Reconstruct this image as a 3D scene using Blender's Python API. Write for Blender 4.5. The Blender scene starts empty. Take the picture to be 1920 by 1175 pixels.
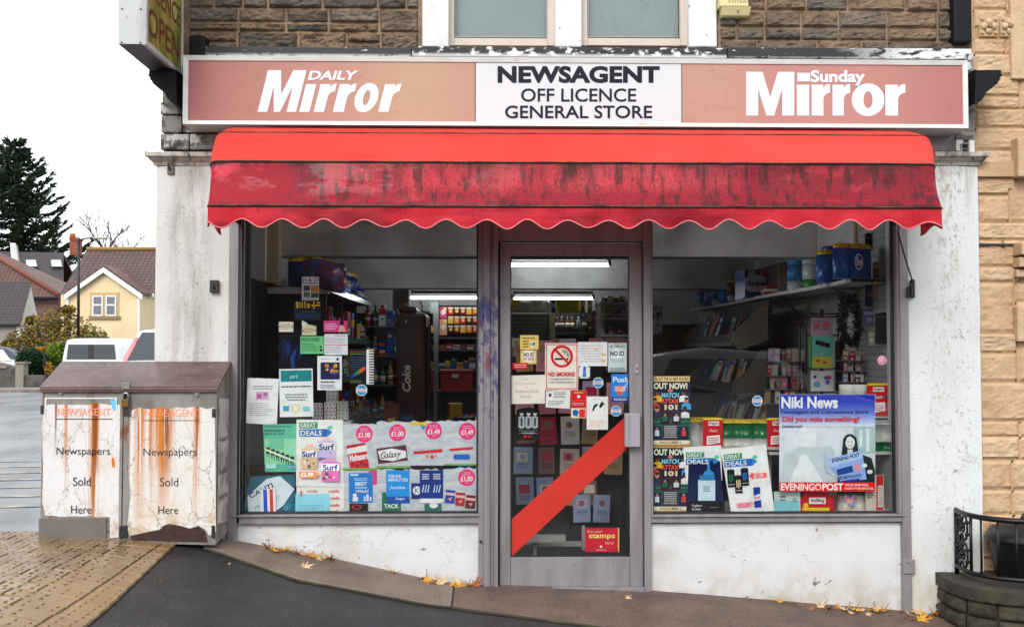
import bpy, bmesh, math, random
from mathutils import Vector, Matrix, noise as mnoise
from mathutils.geometry import tessellate_polygon
R = math.radians
SC = bpy.context.scene
COL = SC.collection
rnd = random.Random(7)
# ---------------------------------------------------------------- camera
FPX = 1950.0
CAM = Vector((0.0, -6.5, 1.48))
YAW, PITCH = R(1.35), R(1.98)
fw = Vector((math.sin(YAW)*math.cos(PITCH), math.cos(YAW)*math.cos(PITCH), math.sin(PITCH)))
rt = Vector((math.cos(YAW), -math.sin(YAW), 0))
up = rt.cross(fw)
cd = bpy.data.cameras.new('camera'); co = bpy.data.objects.new('camera', cd); COL.objects.link(co)
cd.sensor_width = 36; cd.lens = FPX/1920*36; cd.clip_end = 2000; cd.clip_start = 0.05
co.matrix_world = Matrix(((rt.x, up.x, -fw.x, CAM.x), (rt.y, up.y, -fw.y, CAM.y), (rt.z, up.z, -fw.z, CAM.z), (0, 0, 0, 1)))
SC.camera = co
# ---------------------------------------------------------------- sky, sun, exposure (overcast)
SUN_EL, SUN_AZ = R(36), R(200)
w = bpy.data.worlds.new('World'); SC.world = w; w.use_nodes = True
nt = w.node_tree; bg = nt.nodes['Background']
sky = nt.nodes.new('ShaderNodeTexSky'); sky.sky_type = 'NISHITA'; sky.sun_disc = False
sky.sun_elevation = SUN_EL; sky.sun_rotation = SUN_AZ; sky.air_density = 1.0; sky.dust_density = 4.0
hs = nt.nodes.new('ShaderNodeHueSaturation'); hs.inputs['Saturation'].default_value = 0.10
mx = nt.nodes.new('ShaderNodeMix'); mx.data_type = 'RGBA'; mx.inputs[0].default_value = 0.75
mx.inputs[7].default_value = (10.6, 11.0, 11.3, 1)       # cloud cover: even grey-white light
nt.links.new(sky.outputs[0], hs.inputs['Color']); nt.links.new(hs.outputs[0], mx.inputs[6]); nt.links.new(mx.outputs[2], bg.inputs[0])
bg.inputs[1].default_value = 0.118
sl = bpy.data.lights.new('sun', 'SUN'); sl.energy = 1.3; sl.angle = R(25); sl.color = (1, .97, .93)
so = bpy.data.objects.new('sun', sl); COL.objects.link(so)
so.rotation_euler = (R(90)-SUN_EL, 0, R(180)-SUN_AZ)
SC.view_settings.view_transform = 'Standard'; SC.view_settings.look = 'None'
SC.view_settings.exposure = 0.62; SC.view_settings.gamma = 1
SC.render.engine = 'CYCLES'
SC.cycles.use_denoising = True
SC.cycles.max_bounces = 7; SC.cycles.transparent_max_bounces = 12
SC.cycles.sample_clamp_indirect = 6
# ---------------------------------------------------------------- projection helpers: a pixel of the 1920x1175 photo seen at a plane or on the ground
def ray(px, py):
    return fw + rt*((px-960)/FPX) + up*((587.5-py)/FPX)
def at(px, py, Y):
    d = ray(px, py); return CAM + d*((Y-CAM.y)/d.y)
def XX(px, Y, py=620): return at(px, py, Y).x
def ZZ(py, Y, px=914): return at(px, py, Y).z
def atX(px, py, X):
    d = ray(px, py); return CAM + d*((X-CAM.x)/d.x)
PROF = [(-60, .36), (-2.15, .36), (-1.7, .315), (-.95, .175), (-.25, .02), (.95, -.025), (2.6, -.165), (5, -.36), (60, -.4)]
def zraw(x):
    for (a, b), (c, d) in zip(PROF, PROF[1:]):
        if x <= c: return b + (d-b)*(x-a)/(c-a)
    return PROF[-1][1]
def zg(x, y=0):
    z = sum(zraw(x+k*.06) for k in (-2, -1, 0, 1, 2))/5
    z -= .012*min(max(y, 0), 60)*min(max((-2.05-x)/.4, 0), 1)          # the side street falls away
    return z - .06*min(max(-y-.3, 0), 1.2)*(1 if x > -1.6 else max(0, (x+2.2)/.6))
def G(px, py):
    d = ray(px, py); t = 3.0
    for _ in range(4000):
        p = CAM + d*t
        if p.z <= zg(p.x, p.y): break
        t += .01
    return p
# ---------------------------------------------------------------- materials
def lin(c):
    c = c/255.0
    return c/12.92 if c <= .04045 else ((c+.055)/1.055)**2.4
def srgb(r, g, b): return (lin(r), lin(g), lin(b), 1)
def nd(nt, typ, ins=None, **props):
    n = nt.nodes.new(typ)
    for k, v in props.items(): setattr(n, k, v)
    for k, v in (ins or {}).items():
        if isinstance(v, bpy.types.NodeSocket): nt.links.new(v, n.inputs[k])
        else: n.inputs[k].default_value = v
    return n
MATS = {}
def nmask(nt, co, L):
    """mask from one noise layer: scale (xyz), lo, hi, optional window axis ranges"""
    mp = nd(nt, 'ShaderNodeMapping', {0: co, 'Scale': L.get('s', (5, 5, 5)), 'Location': L.get('o', (0, 0, 0))})
    if L.get('t') == 'voro':
        dn = nd(nt, 'ShaderNodeTexNoise', {'Vector': mp.outputs[0], 'Scale': 1.1, 'Detail': 5, 'Roughness': .65}); dv = nd(nt, 'ShaderNodeMix', {0: L.get('w', .35), 6: mp.outputs[0], 7: dn.outputs['Color']}, data_type='RGBA', blend_type='ADD')
        mp = dv; mp_out = dv.outputs[2]
        n = nd(nt, 'ShaderNodeTexVoronoi', {'Vector': mp_out, 'Scale': 1.0}, feature='DISTANCE_TO_EDGE'); src = n.outputs['Distance']
    elif L.get('t') == 'wave':
        n = nd(nt, 'ShaderNodeTexWave', {'Vector': mp.outputs[0], 'Scale': 1.0, 'Distortion': L.get('w', .4), 'Detail': 1}, wave_type='BANDS', bands_direction=L['ax']); src = n.outputs['Fac']
    else:
        n = nd(nt, 'ShaderNodeTexNoise', {'Vector': mp.outputs[0], 'Scale': 1.0, 'Detail': L.get('d', 5), 'Roughness': L.get('r', .6)}); src = n.outputs['Fac']
    m = nd(nt, 'ShaderNodeMapRange', {0: src, 1: L['lo'], 2: L['hi']}).outputs[0]
    for ax in 'XYZ':
        if ax in L:
            for (a, b) in L[ax]:
                sp = nd(nt, 'ShaderNodeSeparateXYZ', {0: co})
                g = nd(nt, 'ShaderNodeMapRange', {0: sp.outputs[ax], 1: a, 2: b})
                m = nd(nt, 'ShaderNodeMath', {0: m, 1: g.outputs[0]}, operation='MULTIPLY').outputs[0]
    if 'k' in L: m = nd(nt, 'ShaderNodeMath', {0: m, 1: L['k']}, operation='MULTIPLY').outputs[0]
    return m
def paint(name, col, rough=.6, metal=0.0, layers=(), bump=None, spec=.5, rl=None, coat=0, pure=False, transl=0):
    """Procedural surface: base colour, noise layers over it, bump (strength, scale xyz, detail), rl = roughness layer (value, layer)."""
    if name in MATS: return MATS[name]
    m = bpy.data.materials.new(name); m.use_nodes = True; nt = m.node_tree; b = nt.nodes['Principled BSDF']
    tc = nd(nt, 'ShaderNodeTexCoord').outputs['Object']
    cur = None
    def rgb(c):
        c = c if len(c) == 4 else srgb(*c)
        return c if pure else (c[0]*.8, c[1]*.8, c[2]*.8, 1)
    base = rgb(col)
    cv = nd(nt, 'ShaderNodeRGB'); cv.outputs[0].default_value = base; cur = cv.outputs[0]
    for L in layers:
        k = nmask(nt, tc, L)
        mx = nd(nt, 'ShaderNodeMix', {0: k, 6: cur, 7: rgb(L['c'])}, data_type='RGBA'); cur = mx.outputs[2]
    nt.links.new(cur, b.inputs['Base Color'])
    b.inputs['Roughness'].default_value = rough; b.inputs['Metallic'].default_value = metal
    b.inputs['Specular IOR Level'].default_value = spec; b.inputs['Coat Weight'].default_value = coat
    if rl:
        k = nmask(nt, tc, rl[1])
        r = nd(nt, 'ShaderNodeMix', {0: k, 2: rough, 3: rl[0]}, data_type='FLOAT'); nt.links.new(r.outputs[0], b.inputs['Roughness'])
    if bump:
        bm = nd(nt, 'ShaderNodeMapping', {0: tc, 'Scale': bump[1]})
        n = nd(nt, 'ShaderNodeTexNoise', {'Vector': bm.outputs[0], 'Scale': 1.0, 'Detail': bump[2], 'Roughness': .65})
        bb = nd(nt, 'ShaderNodeBump', {'Height': n.outputs['Fac'], 'Strength': bump[0], 'Distance': bump[3] if len(bump) > 3 else .01})
        nt.links.new(bb.outputs[0], b.inputs['Normal'])
    if transl:
        tr = nd(nt, 'ShaderNodeBsdfTranslucent', {'Color': cur}); mxs = nd(nt, 'ShaderNodeMixShader', {0: transl, 1: b.outputs[0], 2: tr.outputs[0]})
        nt.links.new(mxs.outputs[0], nt.nodes['Material Output'].inputs[0])
    MATS[name] = m
    return m
def ink(r, g, b, rough=.55):
    r, g, b = [int(min(255, max(0, q))) for q in (r, g, b)]
    n = 'print_%02x%02x%02x' % (r, g, b)
    if n in MATS: return MATS[n]
    p = [min(.87, lin(q)**1.18*1.26) for q in (r, g, b)]          # printed inks
    return paint(n, (*p, 1), rough, layers=[dict(c=(p[0]*.84, p[1]*.84, p[2]*.84, 1), s=(14, 14, 14), lo=.45, hi=.75, d=3)], pure=True, spec=.2, bump=(.35, (8, 8, 8), 4, .012))
def glow(name, col, strength):
    m = bpy.data.materials.new(name); m.use_nodes = True; nt = m.node_tree; nt.nodes.clear()
    e = nd(nt, 'ShaderNodeEmission', {0: col, 1: strength}); o = nd(nt, 'ShaderNodeOutputMaterial', {0: e.outputs[0]})
    return m
def glass(name, tint=(.99, 1, .995, 1), rough=0.0, ior=1.42, wob=0.0):
    m = bpy.data.materials.new(name); m.use_nodes = True; nt = m.node_tree; nt.nodes.clear()
    t = nd(nt, 'ShaderNodeBsdfTransparent', {0: tint}); g = nd(nt, 'ShaderNodeBsdfGlossy', {'Color': (1, 1, 1, 1), 'Roughness': rough})
    f = nd(nt, 'ShaderNodeFresnel', {'IOR': ior})
    if wob:
        tc = nd(nt, 'ShaderNodeTexCoord').outputs['Object']
        n = nd(nt, 'ShaderNodeTexNoise', {'Vector': tc, 'Scale': 1.3, 'Detail': 1})
        bb = nd(nt, 'ShaderNodeBump', {'Height': n.outputs[0], 'Strength': wob, 'Distance': .02}); nt.links.new(bb.outputs[0], g.inputs['Normal'])
    mx = nd(nt, 'ShaderNodeMixShader', {0: f.outputs[0], 1: t.outputs[0], 2: g.outputs[0]})
    nd(nt, 'ShaderNodeOutputMaterial', {0: mx.outputs[0]})
    return m
# ---------------------------------------------------------------- objects
def tag(o, label=None, cat=None, group=None, kind=None):
    for k, v in (('label', label), ('category', cat), ('group', group), ('kind', kind)):
        if v: o[k] = v
    return o
def thing(name, label, cat, loc=(0, 0, 0), group=None):
    o = bpy.data.objects.new(name, None); COL.objects.link(o); o.location = loc; o.empty_display_size = .1
    return tag(o, label, cat, group)
def wloc(o):
    v = Vector((0, 0, 0))
    while o: v += o.location; o = o.parent
    return v
TXT = {}
def textmesh(s, bold=0.0, shear=0.0, space=1.0):
    """2-D outline of a word in the built-in font, scaled to a unit box (x right, y up)."""
    k = (s, bold, shear, space)
    if k not in TXT:
        c = bpy.data.curves.new('lettering', 'FONT'); c.body = s; c.offset = bold; c.shear = shear; c.space_character = space; c.resolution_u = 4
        c.align_x = 'CENTER'
        o = bpy.data.objects.new('lettering', c); me = bpy.data.meshes.new_from_object(o)
        v = [(p.co.x, p.co.y) for p in me.vertices]; f = [tuple(p.vertices) for p in me.polygons]
        bpy.data.objects.remove(o); bpy.data.curves.remove(c); bpy.data.meshes.remove(me)
        x0 = min(p[0] for p in v); x1 = max(p[0] for p in v); y0 = min(p[1] for p in v); y1 = max(p[1] for p in v)
        TXT[k] = ([((p[0]-x0)/(x1-x0), (p[1]-y0)/max(y1-y0, 1e-6)) for p in v], f)
    return TXT[k]
class MB:
    """Collects shapes, then links them as ONE mesh object (world coordinates in, local to the parent out)."""
    def __init__(s): s.V = []; s.F = []; s.mi = []; s.sm = []; s.mats = []
    def m(s, mat):
        if mat not in s.mats: s.mats.append(mat)
        return s.mats.index(mat)
    def add(s, V, F, mat, smooth=False):
        b = len(s.V); s.V += [tuple(v) for v in V]; k = s.m(mat)
        for f in F: s.F.append(tuple(i+b for i in f)); s.mi.append(k); s.sm.append(smooth)
        return s
    def box(s, a, b, mat):
        (x0, y0, z0), (x1, y1, z1) = a, b
        x0, x1 = min(x0, x1), max(x0, x1); y0, y1 = min(y0, y1), max(y0, y1); z0, z1 = min(z0, z1), max(z0, z1)
        V = [(x0,y0,z0),(x1,y0,z0),(x1,y1,z0),(x0,y1,z0),(x0,y0,z1),(x1,y0,z1),(x1,y1,z1),(x0,y1,z1)]
        return s.add(V, [(0,3,2,1),(4,5,6,7),(0,1,5,4),(1,2,6,5),(2,3,7,6),(3,0,4,7)], mat)
    def pbox(s, px0, py0, px1, py1, Y, dep, mat):
        """box whose front face, at plane Y, shows at this pixel rectangle; dep goes back"""
        return s.box((XX(px0, Y), Y, ZZ(py1, Y, (px0+px1)/2)), (XX(px1, Y), Y+dep, ZZ(py0, Y, (px0+px1)/2)), mat)
    def obox(s, c, dims, rot, mat):
        M = rot if isinstance(rot, Matrix) else Matrix.Rotation(rot, 3, 'Z')
        hx, hy, hz = [d/2 for d in dims]
        V = [Vector(c)+M@Vector(q) for q in ((-hx,-hy,-hz),(hx,-hy,-hz),(hx,hy,-hz),(-hx,hy,-hz),(-hx,-hy,hz),(hx,-hy,hz),(hx,hy,hz),(-hx,hy,hz))]
        return s.add(V, [(0,3,2,1),(4,5,6,7),(0,1,5,4),(1,2,6,5),(2,3,7,6),(3,0,4,7)], mat)
    def prism(s, pts, ext, mat, smooth=False):
        ext = Vector(ext); n = len(pts); V = [Vector(p) for p in pts]+[Vector(p)+ext for p in pts]
        F = [(i, (i+1) % n, n+(i+1) % n, n+i) for i in range(n)]
        T = tessellate_polygon([[Vector(p) for p in pts]])
        s.add(V, F, mat, smooth); b = len(s.V)-len(V); k = s.m(mat)
        for t in T:
            s.F.append(tuple(b+i for i in t)); s.mi.append(k); s.sm.append(False)
            s.F.append(tuple(b+n+i for i in reversed(t))); s.mi.append(k); s.sm.append(False)
        return s
    def tube(s, pts, r, mat, n=8, r1=None, cap=True):
        pts = [Vector(p) for p in pts]; V = []; m = len(pts)
        prev = None
        for i, p in enumerate(pts):
            t = (pts[min(i+1, m-1)]-pts[max(i-1, 0)]).normalized()
            a = prev if prev and abs(prev.dot(t)) < .95 else (Vector((0, 0, 1)) if abs(t.z) < .9 else Vector((1, 0, 0)))
            u = (a - t*a.dot(t)).normalized(); v = t.cross(u); prev = u
            rr = r if r1 is None else r + (r1-r)*i/(m-1)
            V += [p + (u*math.cos(2*math.pi*k/n)+v*math.sin(2*math.pi*k/n))*rr for k in range(n)]
        F = [(i*n+k, i*n+(k+1) % n, (i+1)*n+(k+1) % n, (i+1)*n+k) for i in range(m-1) for k in range(n)]
        s.add(V, F, mat, True)
        if cap:
            b = len(s.V)-len(V); kk = s.m(mat)
            s.F += [tuple(b+k for k in reversed(range(n))), tuple(b+(m-1)*n+k for k in range(n))]; s.mi += [kk, kk]; s.sm += [False, False]
        return s
    def lathe(s, prof, c, mat, n=20, lobes=None):
        c = Vector(c); V = []
        for r, z in prof:
            for k in range(n):
                a = 2*math.pi*k/n
                V.append(c+Vector((r*math.cos(a), r*math.sin(a), z)))
        m = len(prof)
        F = [(i*n+k, i*n+(k+1) % n, (i+1)*n+(k+1) % n, (i+1)*n+k) for i in range(m-1) for k in range(n)]
        F += [tuple(reversed(range(n))), tuple((m-1)*n+k for k in range(n))]
        return s.add(V, F, mat, True)
    def grid(s, fn, nu, nv, mat, smooth=True):
        V = [fn(i/nu, j/nv) for j in range(nv+1) for i in range(nu+1)]
        F = [(j*(nu+1)+i, j*(nu+1)+i+1, (j+1)*(nu+1)+i+1, (j+1)*(nu+1)+i) for j in range(nv) for i in range(nu)]
        return s.add(V, F, mat, smooth)
    def text(s, t, fn, mat, bold=0.0, shear=0.0, space=1.0):
        """fn(u, v) maps the unit box of the word into space"""
        v, f = textmesh(t, bold, shear, space)
        return s.add([fn(*p) for p in v], f, mat)
    def build(s, name, parent=None, bevel=0.0, seg=1, origin=None):
        me = bpy.data.meshes.new(name)
        if origin is None: origin = Vector((0, 0, 0))
        off = wloc(parent) if parent else Vector(origin)
        me.from_pydata([tuple(Vector(v)-off) for v in s.V], [], s.F)
        for m in s.mats: me.materials.append(m)
        me.polygons.foreach_set('material_index', s.mi); me.polygons.foreach_set('use_smooth', s.sm); me.update()
        if bevel:
            bm = bmesh.new(); bm.from_mesh(me)
            es = [e for e in bm.edges if len(e.link_faces) == 2 and e.calc_face_angle(0) > .6]
            bmesh.ops.bevel(bm, geom=es, offset=bevel, segments=seg, affect='EDGES', profile=.6, clamp_overlap=True)
            bm.to_mesh(me); bm.free()
        o = bpy.data.objects.new(name, me); COL.objects.link(o)
        if parent: o.parent = parent
        else: o.location = off
        return o
    def center(s):
        n = len(s.V); return Vector((sum(v[0] for v in s.V)/n, sum(v[1] for v in s.V)/n, min(v[2] for v in s.V)))
    def solo(s, name, label, cat, group=None, kind=None, bevel=0.0, seg=1):
        return tag(s.build(name, None, bevel, seg, s.center()), label, cat, group, kind)
class Sheet(MB):
    """A flat printed thing on a plane: shapes given in photo pixels of that plane, each printed layer a hair proud of the last."""
    def __init__(s, Y=None, frame=None, thick=.0015, step=.0006):
        super().__init__(); s.Y = Y; s.l = 0; s.step = step; s.th = thick; s.rot = None
        s.fr = frame or (lambda x, y, l: at(x, y, s.Y - l*s.step))
    def P(s, x, y, l=None):
        if s.rot:
            cx, cy, a = s.rot; dx, dy = x-cx, y-cy; x = cx+dx*math.cos(a)-dy*math.sin(a); y = cy+dx*math.sin(a)+dy*math.cos(a)
        return s.fr(x, y, s.l if l is None else l)
    def base(s, pts, col):
        if len(pts) == 4 and not isinstance(pts[0], (tuple, list)): x0, y0, x1, y1 = pts; pts = [(x0, y0), (x1, y0), (x1, y1), (x0, y1)]
        m = col if isinstance(col, bpy.types.Material) else ink(*col)
        fr = [s.P(x, y, 0) for x, y in pts]; bk = [s.P(x, y, -s.th/s.step) for x, y in pts]
        e = (bk[0]-fr[0]); s.prism(fr, e, m); return s
    def poly(s, pts, col):
        s.l += 1; m = col if isinstance(col, bpy.types.Material) else ink(*col)
        V = [s.P(x, y) for x, y in pts]
        if len(V) > 4: s.add(V, [tuple(t) for t in tessellate_polygon([V])], m)
        else: s.add(V, [tuple(range(len(V)))], m)
        return s
    def rect(s, x0, y0, x1, y1, col): return s.poly([(x0, y0), (x1, y0), (x1, y1), (x0, y1)], col)
    def rects(s, L, col):
        s.l += 1; m = ink(*col)
        for x0, y0, x1, y1 in L: s.add([s.P(x0, y0), s.P(x1, y0), s.P(x1, y1), s.P(x0, y1)], [(0, 1, 2, 3)], m)
        return s
    def circ(s, cx, cy, r, col, n=22, ry=None):
        return s.poly([(cx+r*math.cos(2*math.pi*k/n), cy+(ry or r)*math.sin(2*math.pi*k/n)) for k in range(n)], col)
    def ring(s, cx, cy, r0, r1, col, n=28):
        s.l += 1; V = []
        for k in range(n):
            a = 2*math.pi*k/n
            V += [s.P(cx+r0*math.cos(a), cy+r0*math.sin(a)), s.P(cx+r1*math.cos(a), cy+r1*math.sin(a))]
        s.add(V, [(2*k, 2*k+1, (2*k+3) % (2*n), (2*k+2) % (2*n)) for k in range(n)], ink(*col)); return s
    def txt(s, t, x0, y0, x1, y1, col, bold=0.0, shear=0.0, space=1.0, dy=0):
        s.l += 1; m = col if isinstance(col, bpy.types.Material) else ink(*col)
        s.text(t, lambda u, v: s.P(x0+(x1-x0)*u, y1+(y0-y1)*v+dy*u), m, bold, shear, space); return s
    def small(s, x0, y0, x1, y1, n, col, seed=1, ragged=.35, centre=False):
        """n lines of print too small to read: rows of short word-length dashes"""
        r = random.Random(seed); h = (y1-y0)/n; L = []
        for i in range(n):
            w = (x1-x0)*(1-ragged*r.random()); a = x0+((x1-x0-w)/2 if centre else 0); x = a
            while x < a+w:
                d = (x1-x0)*(.05+.12*r.random()); L.append((x, y0+h*(i+.22), min(x+d, a+w), y0+h*(i+.68))); x += d+(x1-x0)*.02
        return s.rects(L, col)
def lerp(a, b, t): return a+(b-a)*t
ORD = ['first', 'second', 'third', 'fourth', 'fifth', 'sixth', 'seventh', 'eighth', 'ninth', 'tenth', 'eleventh', 'twelfth', 'thirteenth', 'fourteenth', 'fifteenth', 'sixteenth', 'seventeenth', 'eighteenth']
def copy_tree(o, parent=None):
    c = o.copy(); COL.objects.link(c); c.parent = parent
    for ch in list(o.children): copy_tree(ch, c)
    return c
# ================================================================ SETTING: ground, road, paving
ASPH = paint('asphalt', (37, 36, 40), .58, layers=[dict(c=(25, 25, 28), s=(1.2, 1.2, 1.2), lo=.4, hi=.7), dict(c=(150, 147, 144), s=(110, 110, 110), lo=.64, hi=.74, d=2), dict(c=(58, 56, 58), s=(.55, .9, 1), lo=.5, hi=.62, k=.55), dict(c=(26, 26, 29), s=(3, 2, 1), o=(5, 1, 0), lo=.56, hi=.66, k=.6), dict(c=(16, 16, 18), s=(.9, .7, 1), t='voro', w=.9, lo=.012, hi=.004, k=.7), dict(c=(30, 30, 34), s=(90, 90, 90), lo=.55, hi=.75, d=2)],
             bump=(.5, (160, 160, 160), 3, .004), rl=(.42, dict(s=(2, 2, 2), lo=.4, hi=.65)))
STRIP = paint('concrete_strip', (142, 126, 114), .7, layers=[dict(c=(108, 92, 82), s=(2.5, 2.5, 2.5), lo=.4, hi=.7), dict(c=(100, 98, 55), s=(3, 3, 3), lo=.6, hi=.8, k=.6), dict(c=(170, 160, 150), s=(120, 120, 120), lo=.66, hi=.76, d=2), dict(c=(60, 50, 45), s=(70, 70, 70), lo=.55, hi=.75, k=.6)],
              bump=(.5, (110, 110, 110), 3, .004))
STRIPR = paint('worn_tarmac', (120, 98, 86), .75, layers=[dict(c=(88, 70, 62), s=(3, 3, 3), lo=.4, hi=.7), dict(c=(180, 165, 150), s=(110, 110, 110), lo=.66, hi=.74, d=2), dict(c=(48, 38, 36), s=(80, 80, 80), lo=.52, hi=.72)],
              bump=(.7, (110, 110, 110), 3, .005))
ROAD = paint('wet_road', (150, 152, 158), .34, spec=1.0, layers=[dict(c=(104, 106, 112), s=(1.2, .5, 1), lo=.35, hi=.65, k=.6), dict(c=(140, 142, 146), s=(60, 60, 60), lo=.6, hi=.8)],
             bump=(.12, (70, 70, 70), 3, .004), rl=(.24, dict(s=(.8, .35, 1), lo=.4, hi=.6)))
PAVE = paint('buff_paving', (152, 124, 84), .36, layers=[dict(c=(110, 82, 54), s=(2, 2, 2), lo=.4, hi=.7), dict(c=(170, 142, 100), s=(5, 5, 5), lo=.55, hi=.8, k=.6), dict(c=(90, 70, 52), s=(50, 50, 50), lo=.55, hi=.75, k=.5)],
             bump=(.25, (90, 90, 90), 3, .003), rl=(.16, dict(s=(3, 3, 3), lo=.4, hi=.62)))
JOINT = paint('paving_joint', (74, 66, 44), .8, layers=[dict(c=(84, 92, 40), s=(3, 3, 3), lo=.5, hi=.66)])
xs = [-60, -40, -25, -15, -9, -6, -4] + [-3+.1*i for i in range(71)] + [4.5, 6, 10, 20, 60]
ys = [-40, -25, -15, -9] + [-6+.12*i for i in range(56)] + [1.5, 4, 8, 16, 30, 60, 120, 400]
b = MB(); nx = len(xs)
b.add([(x, y, zg(x, y)) for y in ys for x in xs], [(j*nx+i, j*nx+i+1, (j+1)*nx+i+1, (j+1)*nx+i) for j in range(len(ys)-1) for i in range(nx-1)], ASPH, True)
tag(b.build('ground'), kind='structure')
def patch(name, c00, c10, c11, c01, off, mat, nu=30, nv=8, flat=None):
    def f(u, v):
        x = lerp(lerp(c00[0], c10[0], u), lerp(c01[0], c11[0], u), v); y = lerp(lerp(c00[1], c10[1], u), lerp(c01[1], c11[1], u), v)
        return (x, y, zg(x, y)+off)
    return tag(MB().grid(f, nu, nv, mat).build(name), kind='structure')
# side road running back past the shop, wet
patch('side_road', (-40, -.02), (-2.12, -.02), (-2.12, 29.4), (-40, 29.4), .006, ROAD, 60, 30)
LINE = paint('road_paint', (206, 200, 170), .5, layers=[dict(c=(140, 140, 140), s=(6, 6, 6), lo=.4, hi=.55)])
b = MB()
for k in range(7):
    y0 = 1.2+k*.62
    b.add([(x, y, zg(x, y)+.011) for x, y in ((-6.5, y0-.75), (-2.5, y0), (-2.5, y0+.09), (-6.5, y0-.66))], [(0, 1, 2, 3)], LINE)
tag(b.build('road_markings'), kind='structure')
b = MB(); b.box((-60, 29.4, -.3), (-2.2, 29.55, .12), STRIP); b.box((-60, 29.56, -.3), (-2.2, 32, .115), paint('far_pavement', (150, 146, 140), .6, layers=[dict(c=(120, 116, 112), s=(1, 1, 1), lo=.4, hi=.7)]))
tag(b.build('far_pavement'), kind='structure')
# concrete forecourt strip along the shop front
A = [G(385, 1030), G(560, 1090), G(845, 1140), G(1130, 1178)]
def strip(name, segs, mat, off):
    b = MB()
    for (xa, ya), (xb, yb) in zip(segs, segs[1:]):
        b.grid(lambda u, v: ((lambda x, y: (x, y, zg(x, y)+off))(lerp(xa, xb, u), lerp(lerp(ya, yb, u), .03, v))), 24, 5, mat)
    tag(b.build(name), kind='structure')
strip('forecourt_strip', [(-1.98, -.12), (A[0].x, A[0].y), (A[1].x, A[1].y), (A[2].x, A[2].y)], STRIP, .012)
strip('tarmac_strip', [(A[2].x+.012, A[2].y), (A[3].x, A[3].y), (2.0, -.95), (5.5, -1.1)], STRIPR, .012)
# a low kerb where the strip meets the pavement (moss in the joint)
b = MB()
for p, q in zip(A[:3], A[1:]):
    b.tube([(lerp(p.x, q.x, t/10), lerp(p.y, q.y, t/10)-.008, zg(lerp(p.x, q.x, t/10), lerp(p.y, q.y, t/10))+.006) for t in range(11)], .008, paint('moss_joint', (60, 54, 40), .9, layers=[dict(c=(80, 88, 36), s=(9, 9, 9), lo=.55, hi=.7)]), 5)
tag(b.build('strip_joint'), kind='structure')
# ribs across the ramped part of the strip
b = MB()
for k in range(74):
    x = -1.35+k*.0148; yf = lerp(A[1].y, A[2].y, (x-A[1].x)/(A[2].x-A[1].x)) if x > A[1].x else lerp(A[0].y, A[1].y, (x-A[0].x)/(A[1].x-A[0].x))
    ya, yb = yf+.03, -.04
    V = []
    for t in range(7):
        y = lerp(ya, yb, t/6)
        V += [(x-.0035, y, zg(x, y)+.0125), (x, y, zg(x, y)+.0165), (x+.0035, y, zg(x, y)+.0125)]
    b.add(V, [(3*i+j, 3*i+j+1, 3*i+j+4, 3*i+j+3) for i in range(6) for j in range(2)], STRIP, True)
tag(b.build('strip_ribs'), kind='structure')
# buff blister paving: blocks in staggered columns with three by two studs
b = MB(); q0 = G(332, 1022); q1 = G(165, 1176)
xl = lambda y: lerp(q0.x, q1.x, (y-q0.y)/(q1.y-q0.y))
b.grid(lambda u, v: ((lambda y: (lambda x: (x, y, zg(x, y)+.006))(lerp(-4.4, xl(y), u)))(lerp(-3.2, -.035, v))), 30, 30, JOINT)
BW, BH = .2, .137
for r_ in range(26):
    for c in range(15):
        y1 = -.036-r_*BH
        x1 = -1.905-(c-1)*BW-(BW/2 if r_ % 2 else 0) if c else -1.66
        dz = rnd.uniform(-.002, .002); xa, xb, ya, yb = x1-BW+.005, x1-.005, y1-BH+.005, y1-.005
        if c == 0: xa = -1.9
        if c == 1 and r_ % 2: xb = -1.91
        lim = xl((ya+yb)/2)-.004
        if xa > lim-.03: continue
        xb = min(xb, lim)
        top = lambda x, y: (x, y, zg(x, y)+.014+dz)
        V = [top(xa+.003, ya+.003), top(xb-.003, ya+.003), top(xb-.003, yb-.003), top(xa+.003, yb-.003)]
        lo = [(xa, ya, zg(xa, ya)+.003), (xb, ya, zg(xb, ya)+.003), (xb, yb, zg(xb, yb)+.003), (xa, yb, zg(xa, yb)+.003)]
        b.add(V+lo, [(0, 1, 2, 3), (4, 5, 1, 0), (5, 6, 2, 1), (6, 7, 3, 2), (7, 4, 0, 3)], PAVE)
        for i in range(3):
            for j in range(2):
                sx, sy = xa+(i+.5)*(BW-.012)/3, ya+(j+.5)*(BH-.011)/2
                if sx+.02 > xb or sy+.015 > yb: continue
                z = zg(sx, sy)+.014+dz
                b.lathe([(.0105, 0), (.0095, .0022), (.0065, .0034), (.002, .0037)], (sx, sy, z), PAVE, 8)
tag(b.build('tactile_paving'), kind='structure')
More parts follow.
